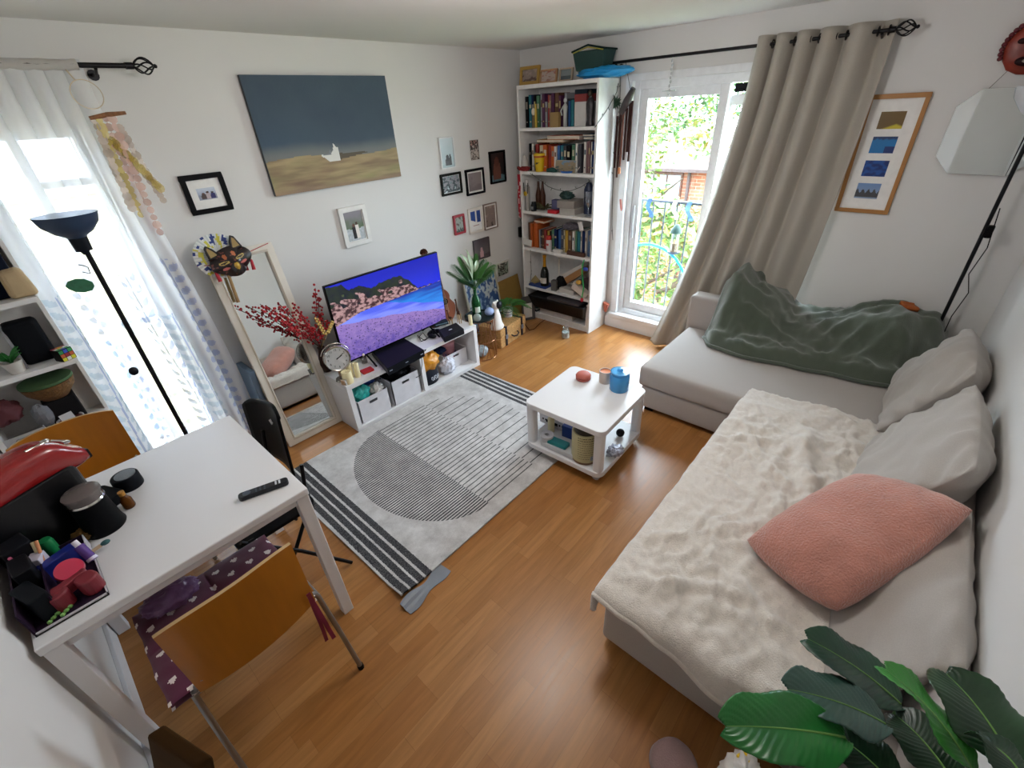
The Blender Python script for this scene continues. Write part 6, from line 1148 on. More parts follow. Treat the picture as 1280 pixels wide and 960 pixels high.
# ================================================================ sheer curtain on the left window
d = T('sheer_rod', 'black iron rod with cage finial above the left window', 'curtain rod', (.3, 3.0, 2.125)); obj('rod', G().cyl((-.38, 3.0, 2.125), (.72, 3.0, 2.13), .0105, .0105, 14), ROD, smooth=True); finial(frame((.715, 3.0, 2.13), (1, 0, 0), (0, 0, 1)))
for x in (-.3, .60): g = G(); g.tube([(x, YT, 2.10), (x, 3.03, 2.10), (x, 3.0, 2.118)], .007, 8); g.cyl((x, YT, 2.10), (x, YT - .006, 2.10), .022, .022, 12); obj('bracket', g, ROD, smooth=True)
def sheermat():
    m = bpy.data.materials.new('sheer_voile'); m.use_nodes = True; nt = m.node_tree; nt.nodes.clear(); N = nt.nodes.new; L = nt.links.new
    o = N('ShaderNodeOutputMaterial'); tr = N('ShaderNodeBsdfTransparent'); df = N('ShaderNodeBsdfDiffuse'); tl = N('ShaderNodeBsdfTranslucent'); a = N('ShaderNodeAttribute'); a.attribute_name = 'Col'; m1 = N('ShaderNodeMixShader'); m2 = N('ShaderNodeMixShader')
    L(a.outputs['Color'], df.inputs['Color']); L(a.outputs['Color'], tl.inputs['Color']); m1.inputs[0].default_value = .5; L(df.outputs[0], m1.inputs[1]); L(tl.outputs[0], m1.inputs[2])
    sp = N('ShaderNodeSeparateColor'); L(a.outputs['Color'], sp.inputs[0]); mr = N('ShaderNodeMapRange'); mr.inputs['From Min'].default_value = .35; mr.inputs['From Max'].default_value = .85; mr.inputs['To Min'].default_value = .92; mr.inputs['To Max'].default_value = .60; L(sp.outputs[0], mr.inputs['Value'])
    L(mr.outputs[0], m2.inputs[0]); L(tr.outputs[0], m2.inputs[1]); L(m1.outputs[0], m2.inputs[2]); L(m2.outputs[0], o.inputs[0]); return m
def sheerc(u, v):
    z = 2.15 - 2.05 * v; c = H('#eeeef0')
    if z > 1.30: return c
    for k, (uc, z1) in enumerate(((.10, 1.22), (.27, 1.28), (.44, 1.05), (.60, 1.25), (.74, 1.0), (.90, 1.28))):
        if z > z1: continue
        du = (u - uc) * .95 + .012 * math.sin(z * 5 + k)
        if abs(du) < .004: return H('#9aa0b8')
        s = 1 if du > 0 else -1; q = (z * 15 + (0 if s > 0 else .5)) % 1; ww = abs(du)
        if .008 < ww < .052 and ((ww - .03) / .022) ** 2 + ((q - .5 - (ww - .03) * 6) / .30) ** 2 < 1: return H('#a3a9c4') if k % 2 else H('#b3bcc4')
    return c
def sheerp(u, v):
    z = 2.15 - 2.05 * v; x0, x1 = -.015 - .01 * v, .545 + .09 * sm(.1, .8, v); ph = u * 2 * math.pi * 8 + .8 * math.sin(u * 9); amp = .005 + .018 * sm(0, .08, v) + .012 * v
    x = x0 + (x1 - x0) * u + .010 * math.cos(ph); y = 3.0 + amp * math.sin(ph) + .01 * nz((u * 5, v * 3, 1), 1)
    return Vector((x, min(y, 3.085), max(z, .02)))
d = T('sheer_curtain', 'white sheer curtain with pale blue leaf print before the left window', 'curtain', (.3, 3.0, .05)); g = G(); g.surf(sheerp, 220, 260, col=sheerc); obj('voile', g, sheermat(), smooth='all', weld=False)
g = G(); g.surf(lambda u, v: Vector((-.36 + .90 * u, 3.0 - .019 * math.cos(v * 2 * math.pi), 2.130 + .021 * math.sin(v * 2 * math.pi) + .006 * nz((u * 30, v * 3, 0), 1))), 60, 10); obj('rod_pocket', g, mat('#b7b3ae', .9), smooth='all')
# shell garland at the curtain's end
gx, gy = .56, 2.96; d = T('shell_garland', 'pastel yellow and pink petal mobile hanging from the end of the sheer rod', 'mobile', (.6, gy, 1.45))
c = wy(109, 118, gy); g = G(); g.tube([(c.x + .055 * math.cos(R(a)), gy, c.z + .055 * math.sin(R(a))) for a in range(0, 360, 15)], .002, 5, True); g.tube([(c.x - .03, 3.0, 2.12), (c.x - .02, gy, c.z + .055)], .003, 5); obj('ring', g, mat('#c9b79c', .5))
a, b_ = wy(112, 148, gy), wy(157, 141, gy); g = G(); g.tube([a, a.lerp(b_, .5) + Vector((0, 0, .004)), b_], [.008, .010, .007], 8); obj('driftwood', g, mat('#8a5c3a', .7, nz=(60, .3)), smooth=True)
rnd = random.Random(12)
strands = [((118, 150), (165, 260), 0), ((124, 150), (176, 268), 1), ((132, 148), (190, 285), 2), ((140, 148), (200, 290), 2), ((150, 160), (204, 250), 0), ((126, 165), (150, 225), 0), ((140, 175), (200, 235), 3)]
cols = ['#e0cfc0', '#dcc66a', '#e0b4a4', '#c9ae3c']
for si, (p0, p1, ck) in enumerate(strands):
    A, B = wy(*p0, gy), wy(*p1, gy + .02 * (si % 3)); g = G()
    for k in range(15):
        p = A.lerp(B, k / 14); r = .014 + .009 * rnd.random(); M_ = frame(p, (1, rnd.uniform(-.8, .8), rnd.uniform(-.3, .3)), (0, .1, 1)); g.M = M_; g.lathe([(0, -.0008), (r, 0), (r, .0008), (0, .0016)], n=10)
    g.M = Matrix.Identity(4); g.tube([A, B], .0008, 4); 
    col = cols[ck]; mm = mat(col, .4, trans=0); obj('petal_strand', g, mat(col, .35, alpha=.45))
CUR[0] = None
# ================================================================ left floor lamp
d = T('floor_lamp', 'black floor lamp with dark blue bowl shade before the sheer curtain', 'floor lamp', (.20, 2.45, 0)); ly = 2.45
sc_ = wy(81, 268, ly); top = Vector((sc_.x + .004, ly, sc_.z - .14)); obj('base', G().lathe([(0, 0), (.12, 0), (.12, .012), (.02, .022), (0, .022)], (.20, ly, 0), 32), BMET, smooth=True)
obj('pole', G().cyl((.20, ly, .02), (top.x, ly, top.z), .0095, .0095, 12), BMET, smooth=True); kn = wy(167, 464, ly); obj('joint_knob', G().sph(tuple(kn), (.018, .014, .02), 12, 8), BMET, smooth='all')
sc_ = wy(81, 268, ly); g = G(); prof = [(.03, -.085), (.034, -.08), (.06, -.065), (.088, -.035), (.1, 0), (.097, 0), (.085, -.033), (.058, -.06), (.0, -.074)]; g.lathe([(r, z) for r, z in prof[:5]], (sc_.x, ly, sc_.z), 40); g.mat(1); g.lathe([(r, z) for r, z in prof[4:]], (sc_.x, ly, sc_.z), 40); sh_ = obj('lamp_shade', g, [mat('#1b3350', .35, name='blue_enamel'), mat('#b4aeaa', .6)], smooth=True)
obj('bulb', G().sph((sc_.x, ly, sc_.z - .04), (.028, .028, .03), 16, 10), mat('#c9c4bf', .3), smooth='all'); g = G(); g.cyl((sc_.x, ly, sc_.z - .135), (sc_.x, ly, sc_.z - .08), .027, .030, 20); g.cyl((sc_.x, ly, sc_.z - .15), (sc_.x, ly, sc_.z - .135), .010, .016, 12); obj('lamp_socket', g, mat('#131820', .4), smooth=True)
g = G(); a = wy(98, 331, ly - .01); b_ = wy(110, 334, ly - .01); c = wy(113, 342, ly - .01); e = wy(103, 340, ly - .01); g.tube([a, a.lerp(b_, .6) + Vector((0, 0, .002)), b_, c, e], .002, 6); obj('cord', g, BLACK)
p = wy(100, 357, ly - .03); g = G(frame((p.x, p.y, p.z), (1, -.1, -.1), (.1, 0, 1))); g.prism([(-.042, .004), (-.03, .02), (-.005, .028), (.02, .024), (.04, .008), (.042, -.008), (.03, -.024), (.005, -.028), (-.02, -.022), (-.036, -.008)], -.004, .004); S('green_leaf_tag', g, mat('#2c6a4c', .6, nz=(60, .15)), 'green felt leaf hanging from the neck of the left floor lamp', 'ornament', bevel=.002)
# ================================================================ shelving unit in the left corner
d = T('shelving_unit', 'white shelving unit in the left corner partly behind the sheer curtain', 'shelf', (-.2, 2.94, 0)); ux0, ux1, uy0, uy1 = -.40, .0, 2.78, 2.98
uz = [.06, .33, .655, .982, 1.285, 1.60]
obj('side_panel', G().box(ux0, ux0 + .02, uy0, uy1, 0, 1.75), BK); obj('side_panel', G().box(ux1 - .015, ux1, uy0 + .12, uy1, 0, 1.75), BK); obj('back_panel', G().box(ux0, ux1, uy1 - .006, uy1, 0, 1.75), BK)
for z in uz + [1.75]: obj('shelf', G().box(ux0 + .02, ux1 - .005, uy0, uy1 - .006, z - .022, z), BK, bevel=.001)
CUR[0] = None
sx_ = lambda px, py, y, z: Vector((wy(px, py, y).x, y, z))
p = sx_(22, 352, 2.84, uz[4]); S('paper_bag', G(Matrix.Translation(p)).hexa([(-.05, -.04, 0), (.045, -.04, 0), (.045, .05, 0), (-.05, .05, 0)], [(-.045, -.035, .115), (.03, -.035, .12), (.03, .045, .12), (-.045, .045, .115)]), mat('#b39c78', .8), 'brown paper bag on the upper board of the left shelving unit', 'bag', bevel=.02, seg=3)
p = sx_(0, 360, 2.84, uz[4]); S('paper_roll', G().cyl((p.x - .07, 2.86, uz[4]), (p.x - .07, 2.86, uz[4] + .12), .035, .035, 20), mat('#a89c86', .8), 'pale paper roll left of the brown paper bag', 'paper roll', smooth=True)
S('navy_box', G().box(-.36, -.03, 2.86, 2.96, uz[4] + .001, uz[4] + .26), mat('#141a2c', .6), 'dark navy box at the back of the upper board, left shelving unit', 'box', bevel=.004)
p = sx_(18, 458, 2.83, uz[3]); d = T('potted_succulent', 'small green plant in a white ribbed pot on the left shelving unit', 'potted plant', p); g = G(); g.lathe([(0, 0), (.026, 0), (.036, .055), (.03, .055), (.028, .045), (0, .045)], tuple(p), 20); obj('pot', g, mat('#c4beb6', .5), smooth=True); g = G(); rnd = random.Random(2)
for k in range(18): a = R(k * 137); blade(g, p + Vector((0, 0, .045)), p + Vector((.05 * math.cos(a), .03 * math.sin(a), .06 + .05 * rnd.random())), .008, .008, 5)
obj('leaves', g, mat('#2c7a34', .5))
p = sx_(75, 436, 2.81, uz[3]); Mx = rotz(25, p); d = T('puzzle_cube', 'coloured puzzle cube at the front of the left shelving unit', 'puzzle cube', p); obj('cube_body', G(Mx).box(-.028, .028, -.028, .028, 0, .056), BLACK, bevel=.002); cc_ = ['#c9c22c', '#2c4fb0', '#8f2436', '#d0cfc6', '#2a8a4c', '#c9c22c', '#2c4fb0', '#b8562c', '#8f2436', '#2c4fb0', '#c9c22c']; g = G(Mx); mm = []
for fc in range(3):
    for i in range(3):
        for j in range(3):
            g.mat((i * 3 + j * 5 + fc * 2) % 6); a, b_ = -.026 + .0177 * i, .002 + .0177 * j
            if fc == 0: g.box(a, a + .0155, -.0288, -.028, b_, b_ + .0155)
            elif fc == 1: g.box(.028, .0288, a, a + .0155, b_, b_ + .0155)
            else: g.box(a, a + .0155, a * 0 - .026 + .0177 * j, -.026 + .0177 * j + .0155, .056, .0568)
obj('stickers', g, [mat(c, .4) for c in ('#c9c22c', '#2c4fb0', '#8f2436', '#d0cfc6', '#2a8a4c', '#b8562c')])
S('black_bag', G(Matrix.Translation((-.15, 2.89, uz[3]))).rprism(-.02, .10, -.03, .05, 0, .20, .025), mat('#0e1014', .7), 'black bag filling the middle board of the left shelving unit', 'bag', bevel=.02, seg=3)
p = sx_(38, 445, 2.82, uz[3]); S('silver_picture', G(frame((p.x - .04, 2.85, uz[3]), (1, 0, 0), (.0, .2, 1))).box(0, .012, 0, .23, 0, .012), mat('#8f9094', .3, .5), 'thin silver picture frame edge standing by the small potted plant', 'frame edge')
p = sx_(66, 490, 2.83, uz[2]); d = T('wicker_bowl', 'brown wicker bowl with green rim on the left shelving unit', 'bowl', (p.x, 2.86, uz[2] + .15)); obj('bowl', G().lathe([(0, 0), (.05, .005), (.09, .05), (.098, .085), (.092, .085), (.085, .05), (.045, .01), (0, .01)], (p.x, 2.87, uz[2] + .15), 32), mat('#6a4a24', .8, nz=(80, .3), bump=(120, .8)), smooth=True); obj('rim', G().lathe([(.092, .085), (.10, .09), (.098, .10), (.09, .10)], (p.x, 2.87, uz[2] + .15), 32), mat('#3c5a34', .8), smooth=True)
S('stacked_tin', G().box(p.x - .06, p.x + .06, 2.83, 2.95, uz[2], uz[2] + .149), mat('#1a181a', .6), 'dark tin underneath the wicker bowl', 'tin', bevel=.006)
p = sx_(86, 520, 2.80, uz[2]); d = T('white_bowl', 'white bowl with dark red band holding cards behind the coffee machine', 'bowl', p); obj('bowl', G().lathe([(0, 0), (.025, 0), (.05, .04), (.052, .055), (.048, .055), (.04, .03), (0, .012)], tuple(p), 26), mat('#cfc8c6', .4), smooth=True); obj('red_band', G().lathe([(.050, .038), (.053, .048)], tuple(p), 26), mat('#5a1c2c', .5)); obj('card', G(frame(p + Vector((-.03, 0, .04)), (1, 0, .1), (.1, .4, 1))).box(0, .05, 0, .04, 0, .002), mat('#d6d6da', .5))
a = sx_(20, 560, 2.79, uz[2]); d = T('magazine_holder', 'pale grey magazine holder with slot handle at the left frame edge', 'box', (a.x, 2.8, uz[2])); g = G(); x0, x1 = wy(5, 545, 2.785).x - .03, wy(64, 545, 2.785).x; zz = uz[2]; g.box(x0, x1, 2.785, 2.79, zz, zz + .03); g.box(x0, x0 + .05, 2.785, 2.79, zz + .03, zz + .05); g.box(x1 - .05, x1, 2.785, 2.79, zz + .03, zz + .05); g.box(x0, x1, 2.785, 2.79, zz + .05, zz + .065); g.box(x0, x0 + .005, 2.79, 2.95, zz, zz + .065); g.box(x1 - .005, x1, 2.79, 2.95, zz, zz + .065); g.box(x0, x1, 2.79, 2.95, zz, zz + .004); obj('box_walls', g, mat('#a8a6a6', .6))
crumple('burgundy_cloth', (-.33, 2.86, uz[2] + .16), (.06, .05, .055), mat('#5a2a30', .8), 'burgundy cloth bundle at the left end of the left shelving unit', 'cloth', 71, .25, flat=-.85)
S('clear_wrap', G().sph((-.22, 2.83, uz[2] + .10), (.035, .03, .06), 14, 10, fn=lambda q: 1 + .2 * nz(q, 4)), mat('#8a8c92', .15, trans=.3), 'crinkled clear plastic wrap beside the burgundy cloth', 'wrapping', smooth=False)

# ================================================================ things on the dining table
tz = .74
d = T('coffee_machine', 'red and black capsule coffee machine at the far left of the table', 'coffee machine', (-.27, 1.86, tz))
RD = mat('#8c0f12', .25, coat=.6, name='red_gloss'); dirv = Vector((.86, .42, 0)).normalized()
Mk_ = frame((-.235, 1.85, tz), (.90, .43, 0), (-.43, .90, 0))
g = G(Mk_); g.rprism(-.20, .075, -.055, .065, 0, .225, .03, 5); obj('machine_body', g, mat('#08090c', .3, coat=.25, name='gloss_black_shell'), bevel=.006)
def head(u, v):
    t = u; x = -.22 + .335 * t; w_ = .064 * (math.sin(math.pi * min(1, .22 + .78 * (1 - t) + .0)) ** .35 if t > .7 else 1); zc = .255 + .012 * math.sin(math.pi * t) - .03 * sm(.75, 1, t); hh_ = .056 * (1 - .5 * sm(.8, 1, t) ** 2); a = 2 * math.pi * v
    cx2, sx2 = math.cos(a), math.sin(a); return Vector((x, w_ * math.copysign(abs(cx2) ** .6, cx2) + .005, zc + hh_ * math.copysign(abs(sx2) ** .7, sx2)))
g = G(Mk_); g.surf(head, 30, 30); vs = [head(1, k / 30) for k in range(30)]; g.add(vs, [tuple(range(30))]); vs = [head(0, k / 30) for k in range(30)]; g.add(vs, [tuple(reversed(range(30)))]); obj('machine_head', g, RD, smooth='all')
g = G(Mk_); g.tube([(.085, -.02, .285), (.11, .0, .27), (.085, .03, .285)], .006, 8); g.sph((.06, .0, .308), (.013, .013, .008), 12, 8); g.tube([(.0, -.02, .318), (.05, -.015, .312)], .006, 8); obj('lever', g, CHROME, smooth=True)
g = G(Mk_); g.box(.10, .135, -.022, .028, .19, .225); obj('spout', g, BLACK, bevel=.005)
g = G(Mk_); g.rprism(.05, .14, -.055, .065, 0, .035, .02); obj('drip_tray', g, mat('#141619', .3), bevel=.003)
p = fl(133, 658, tz); d = T('milk_frother', 'black milk frother with clear lid in front of the coffee machine', 'milk frother', p)
obj('jug', G().lathe([(0, 0), (.056, 0), (.058, .004), (.054, .02), (.047, .125), (0, .125)], tuple(p), 36), mat('#08090c', .45), smooth=True); obj('lid', G().lathe([(.044, .125), (.046, .15), (.050, .152), (.050, .160), (.046, .163), (0, .163)], tuple(p), 36), mat('#8a807e', .1, trans=.45), smooth=True); obj('lid_ring', G().lathe([(.0475, .122), (.050, .126), (.0475, .132)], tuple(p), 36), CHROME, smooth=True)
p = fl(163, 607, tz); d = T('coffee_canister', 'low round black canister with silver mesh top beside the amber bottle', 'canister', p); obj('canister', G().lathe([(0, 0), (.043, 0), (.044, .004), (.043, .048), (.040, .052), (0, .052)], tuple(p), 36), mat('#101218', .45), smooth=True); obj('mesh_disc', G().lathe([(0, .0522), (.032, .0522), (.033, .056), (0, .056)], (p.x + .004, p.y - .004, p.z), 30), mat('#7c7e82', .35, .7, bump=(600, .6)), smooth=True)
p = fl(163, 633, tz); d = T('amber_bottle', 'small amber spice bottle between the frother and the black canister', 'bottle', p); obj('bottle_glass', G().lathe([(0, 0), (.016, 0), (.018, .005), (.017, .035), (.010, .048), (.0085, .055), (0, .055)], tuple(p), 20), mat('#6a3c0c', .2, trans=.3), smooth='all'); obj('cork', G().lathe([(.009, .055), (.010, .07), (0, .071)], tuple(p), 14), mat('#b07c2c', .6), smooth=True)
p = fl(110, 672, tz); crumple('brown_sugar_bag', (p.x, p.y, tz + .018), (.03, .026, .02), mat('#6a4c18', .7), 'small brown bag crumpled at the foot of the milk frother', 'bag', 77, .3, flat=-.9)
# remote control
a, b_ = fl(298, 622, tz + .012), fl(360, 600, tz + .012); Mr = frame((a.x, a.y, tz + .0005), (b_ - a), Vector((0, 0, 1)).cross(b_ - a)); L_ = (b_ - a).length; d = T('remote_control', 'black remote control lying near the front edge of the white table', 'remote control', (a + b_) / 2); obj('remote_body', G(Mr).rprism(0, L_, -.016, .016, 0, .018, .012, 5), mat('#14171f', .35, coat=.3), bevel=.003)
g = G(Mr)
for k in range(2): g.box(L_ * .74 + k * .012, L_ * .74 + k * .012 + .006, -.010, .010, .018, .0195)
obj('white_buttons', g, mat('#cfd2d8', .5)); g = G(Mr); g.lathe([(.009, .018), (.013, .018), (.013, .0192), (.009, .0192)], (L_ * .17, 0, 0), 20); obj('button_ring', g, mat('#2c3444', .3)); g = G(Mr)
for k in range(3):
    for j in (-1, 0, 1): g.cyl((L_ * .36 + k * .014, j * .009, .018), (L_ * .36 + k * .014, j * .009, .0192), .003, .003, 8)
obj('small_buttons', g, mat('#303846', .4))
# cosmetics organiser
ox0, ox1, oy0, oy1 = -.385, -.225, 1.425, 1.70
d = T('cosmetics_organiser', 'dark purple desk organiser with white edges at the table corner', 'organiser', ((ox0 + ox1) / 2, (oy0 + oy1) / 2, tz)); PUR = mat('#2a1c2e', .5)
g = G(); g.box(ox0, ox1, oy0, oy1, tz, tz + .006); g.box(ox0, ox1, oy1 - .004, oy1, tz, tz + .05); g.box(ox0, ox0 + .004, oy0, oy1, tz, tz + .09); obj('organiser_tray', g, PUR); g = G(); g.box(ox1 - .003, ox1, oy0, oy1, tz, tz + .012); g.box(ox0, ox1, oy0, oy0 + .003, tz, tz + .012); g.box(ox1 - .003, ox1, oy0 + .17, oy1, tz + .012, tz + .05); obj('white_edge', g, mat('#c9c4cc', .4))
obj('divider', G().box(ox0 + .06, ox0 + .064, oy0 + .03, oy1, tz + .006, tz + .075), PUR)
CUR[0] = None
z0 = tz + .007
S('black_pot', G(rotz(20, (-.355, 1.50, z0))).rprism(-.022, .022, -.05, .05, 0, .085, .008), mat('#15181c', .5), 'black open holder at the left edge of the cosmetics organiser', 'holder', bevel=.003)
S('black_pot', G(rotz(5, (-.352, 1.60, z0))).rprism(-.022, .02, -.045, .045, 0, .11, .008), mat('#111216', .5), 'taller black holder behind, by the wall side of the organiser', 'holder', bevel=.003)
MR = mat('#7c2530', .45, name='dark_red_felt')
d = T('red_hair_clip', 'dark red claw-shaped hair clip lying on the front of the organiser', 'hair clip', (-.27, 1.52, z0)); g = G(); a, b_ = fl(70, 742, .80), fl(108, 722, .80)
for q, ax2 in ((a, 1), (b_, 1)): g.M = rotz(24, (q.x, q.y, z0)); g.rprism(-.024, .024, -.022, .032, 0, .055, .02, 6)
obj('lobe', g, MR, bevel=.006, seg=3); g = G(); m_ = a.lerp(b_, .5); g.M = rotz(24, (m_.x - .01, m_.y + .022, z0)); g.rprism(-.06, .05, -.012, .012, .02, .058, .010, 4); obj('bridge', g, MR, bevel=.004)
p = fl(84, 710, .815); S('pink_compact', G(frame((p.x, p.y, .80), (1, .4, 0), (-.4, 1, .5))).lathe([(0, 0), (.03, 0), (.034, .006), (.032, .016), (0, .02)], n=28), mat('#c02a4c', .3, coat=.5), 'bright pink round compact between the red clip and the blue box', 'compact', smooth=True)
p = fl(73, 699, .80); S('blue_box', G(rotz(20, (p.x, p.y, z0))).box(-.045, .045, -.012, .02, 0, .065), mat('#15247c', .4), 'dark blue box standing behind the pink compact', 'box', bevel=.003)
p = fl(62, 683, .80); S('green_tube', G().lathe([(0, 0), (.017, 0), (.018, .07), (.015, .082), (0, .084)], (p.x, p.y, z0), 20), mat('#127a44', .4), 'tube with rounded green cap behind the dark blue box', 'tube', smooth=True)
a, b_ = fl(92, 677, .84), fl(117, 700, .78); d = T('purple_bottle', 'transparent purple bottle with white cap leaning on the organiser', 'bottle', (b_.x, b_.y, z0)); g = G(); g.cyl(b_, b_.lerp(a, .75), .013, .013, 16); obj('bottle_body', g, mat('#6c4c9c', .15, trans=.3), smooth=True); obj('cap', G().cyl(b_.lerp(a, .76), a, .008, .008, 12), mat('#dcd6e0', .4), smooth=True); obj('label_sticker', G().cyl(b_.lerp(a, .02), b_.lerp(a, .14), .0136, .0136, 16), mat('#d4d0e4', .5), smooth=True)
a, b_ = fl(114, 690, .755), fl(136, 675, .765); d = T('makeup_brush', 'makeup brush with wooden handle and teal tip sticking out over the table', 'brush', a); obj('handle', G().cyl(a - (b_ - a) * .5, a.lerp(b_, .55), .005, .006, 12), mat('#c9ae8c', .5), smooth=True); obj('bristles', G().sph(tuple(a.lerp(b_, .8)), (.013, .010, .007), 12, 8), mat('#2f5a5c', .8), smooth='all')
p = fl(48, 702, .81); S('white_carton', G(rotz(-25, (p.x, p.y, z0))).box(-.016, .016, -.02, .02, 0, .085), mat('#c9c4d4', .5), 'small white carton standing in the organiser next to the orange stick', 'box', bevel=.002)
p = fl(46, 722, .79); S('silver_knob_jar', G().lathe([(0, 0), (.014, 0), (.016, .055), (.012, .066), (0, .066)], (p.x, p.y, z0), 20), mat('#8c888c', .3, .6), 'small silver-lidded jar in front of the white carton', 'jar', smooth=True)
for (px0, py0, px1, py1, c, lab, kind) in ((62, 722, 45, 676, '#d08a5c', 'orange wooden stick standing in the organiser', 'stick'), (58, 715, 40, 678, '#d8c89c', 'pale yellow pencil beside the orange stick', 'pencil'), (36, 712, 22, 675, '#b0b4c4', 'grey comb handle leaning at the back of the organiser', 'comb'), (30, 715, 12, 698, '#b04c6c', 'pink pen lying towards the left edge of the organiser', 'pen')):
    a, b_ = fl(px0, py0, .77), fl(px1, py1, .86); S(kind, G().cyl(a, b_, .0045, .0045, 8), mat(c, .5), lab, kind, smooth=True)
p = fl(78, 768, .755); g = G()
for k in range(6): g.sph((p.x + .009 * (k - 3), p.y + .008 * ((k * 7) % 3), z0 + .007), (.007, .006, .006), 5, 3)
S('green_gem_clip', g, mat('#7cae5c', .15, coat=.5), 'hair clip of light green gems under the dark red clip', 'hair clip')
p = fl(72, 668, .76); S('glass_tumbler', G().lathe([(0, 0), (.032, 0), (.036, .075), (.033, .075), (.029, .006), (0, .006)], (p.x - .03, p.y + .02, tz + .001), 26), glassmat((.62, .63, .65), .2), 'grey glass tumbler between the organiser and the coffee machine', 'glass', smooth=True)
p = fl(18, 700, .84); S('dark_case', G(rotz(15, (p.x - .0, p.y + .06, tz))).rprism(-.03, .035, -.06, .05, 0, .13, .012), mat('#17181d', .5), 'dark glasses case standing behind the organiser by the wall', 'case', bevel=.004)
# purple plastic bag on the cushion
p = fl(216, 745, .50); crumple('purple_bag', (-.13, 1.50, .545), (.075, .05, .03), mat('#6c4a70', .3, bump=(30, .5, .01)), 'crinkled purple plastic bag on the maroon cushion under the table', 'bag', 81, .25, flat=-.8)

# ================================================================ coffee table things
Z2 = ZT
p = fl(729, 474, Z2); d = T('macaron_box', 'terracotta macaron-shaped trinket box on the coffee table', 'trinket box', p); obj('lower_shell', G().lathe([(0, 0), (.039, 0), (.047, .008), (.047, .016), (.041, .020), (0, .020)], tuple(p), 30), mat('#b05a4c', .6), smooth=True); obj('upper_shell', G().lathe([(.041, .020), (.047, .023), (.048, .031), (.040, .042), (.02, .047), (0, .048)], tuple(p), 30), mat('#b85f50', .6), smooth='all')
p = fl(756, 477, Z2); d = T('peach_candle', 'small pale ceramic candle cup with peach wax beside the blue jar', 'candle', p); obj('cup', G().lathe([(0, 0), (.035, 0), (.037, .004), (.037, .080), (.033, .080), (.033, .068), (0, .068)], tuple(p), 28), mat('#c9b8ac', .5), smooth=True); obj('wax', G().lathe([(0, .0685), (.0328, .0685), (.0326, .072), (0, .070)], tuple(p), 24), mat('#e08a5c', .5))
p = fl(773.5, 486, Z2); d = T('blue_candle_jar', 'bright blue glass candle jar near the corner of the coffee table', 'candle', p); BG = mat('#66c4fb', .08, trans=.6, coat=.3, name='blue_glass'); obj('glass_jar', G().lathe([(0, 0), (0.05476, 0), (0.05772, 0.0039), (0.05772, 0.0975), (0.0518, 0.104), (0.05624, 0.1118), (0.05624, 0.1248), (0.0518, 0.1248), (0.04884, 0.104), (0.05328, 0.0962), (0.05328, 0.0078), (0, 0.0078)], tuple(p), 36), BG, smooth=True); obj('wax', G().lathe([(0, 0.0091), (0.05254, 0.0091), (0.05254, 0.0715), (0, 0.0689)], tuple(p), 30), mat('#4fc0cc', .5), smooth=True); obj('lid', G().lathe([(0, 0.117), (0.05032, 0.117), (0.05032, 0.1248), (0.01776, 0.1274), (0.0148, 0.1456), (0, 0.1469)], tuple(p), 30), mat('#74ccff', .08, trans=.5, coat=.3), smooth=True)
zl = .0955
p = fl(731, 571, zl); d = T('supplement_jar', 'large cream labelled plastic jar on the lower coffee table shelf', 'jar', p); obj('jar_base', G().lathe([(0, 0), (.074, 0), (.079, .01), (.079, .03), (.078, .03)], tuple(p), 36), mat('#6a4a2c', .4), smooth=True); obj('jar_label', G().lathe([(.0795, .02), (.0795, .195), (.074, .205), (0, .205)], tuple(p), 36), mat('#b8b088', .5), smooth=True); obj('lid', G().lathe([(.066, .205), (.066, .235), (0, .235)], tuple(p), 32), mat('#3a3830', .5), smooth=True); g = G()
rnd = random.Random(9)
for row in range(10):
    z_ = .19 - .016 * row; a = 180
    while a < 262:
        w_ = rnd.uniform(3, 9); h_ = .011 if row < 2 else .006; q0, q1 = R(a), R(a + w_)
        g.add([(p.x + .080 * math.cos(q), p.y + .080 * math.sin(q), p.z + z_ + e) for q, e in ((q0, 0), (q1, 0), (q1, h_ * .5), (q0, h_ * .5))], [(0, 1, 2, 3)]); a += w_ + rnd.uniform(1.5, 4)
obj('label_print', g, mat('#4a4630', .6)); g = G(); g.add([(p.x + .0805 * math.cos(R(q)), p.y + .0805 * math.sin(R(q)), p.z + e) for q, e in ((235, .035), (250, .035), (250, .065), (235, .065))], [(0, 1, 2, 3)]); obj('barcode_patch', g, mat('#9aa2ae', .6))
xb = 1.86; ya, yb = wx(713, 531, xb).y, wx(675, 517, xb).y; ZB = wx(694, 524, xb).z; d = T('slotted_basket', 'white plastic basket with dark slots at the back of the coffee table shelf', 'basket', (xb + .07, (ya + yb) / 2, zl)); WB = mat('#cfcfd4', .4); zt2 = ZB
g = G(); g.box(xb, xb + .14, ya, yb, zl, zl + .006); g.box(xb, xb + .004, ya, yb, zl, zt2); g.box(xb + .136, xb + .14, ya, yb, zl, zt2); g.box(xb, xb + .14, ya, ya + .004, zl, zt2); g.box(xb, xb + .14, yb - .004, yb, zl, zt2); g.box(xb - .006, xb, ya, yb, zt2 - .008, zt2); obj('basket_walls', g, WB); g = G()
for k in range(10):
    y = ya + .01 + (yb - ya - .02) * k / 10; h_ = .022 if k % 3 == 1 else .013; g.box(xb - .0012, xb + .001, y, y + (.026 if k % 3 == 1 else .012), zt2 - .03 - h_, zt2 - .03)
obj('slots', g, mat('#1a1a20', .6)); CUR[0] = None
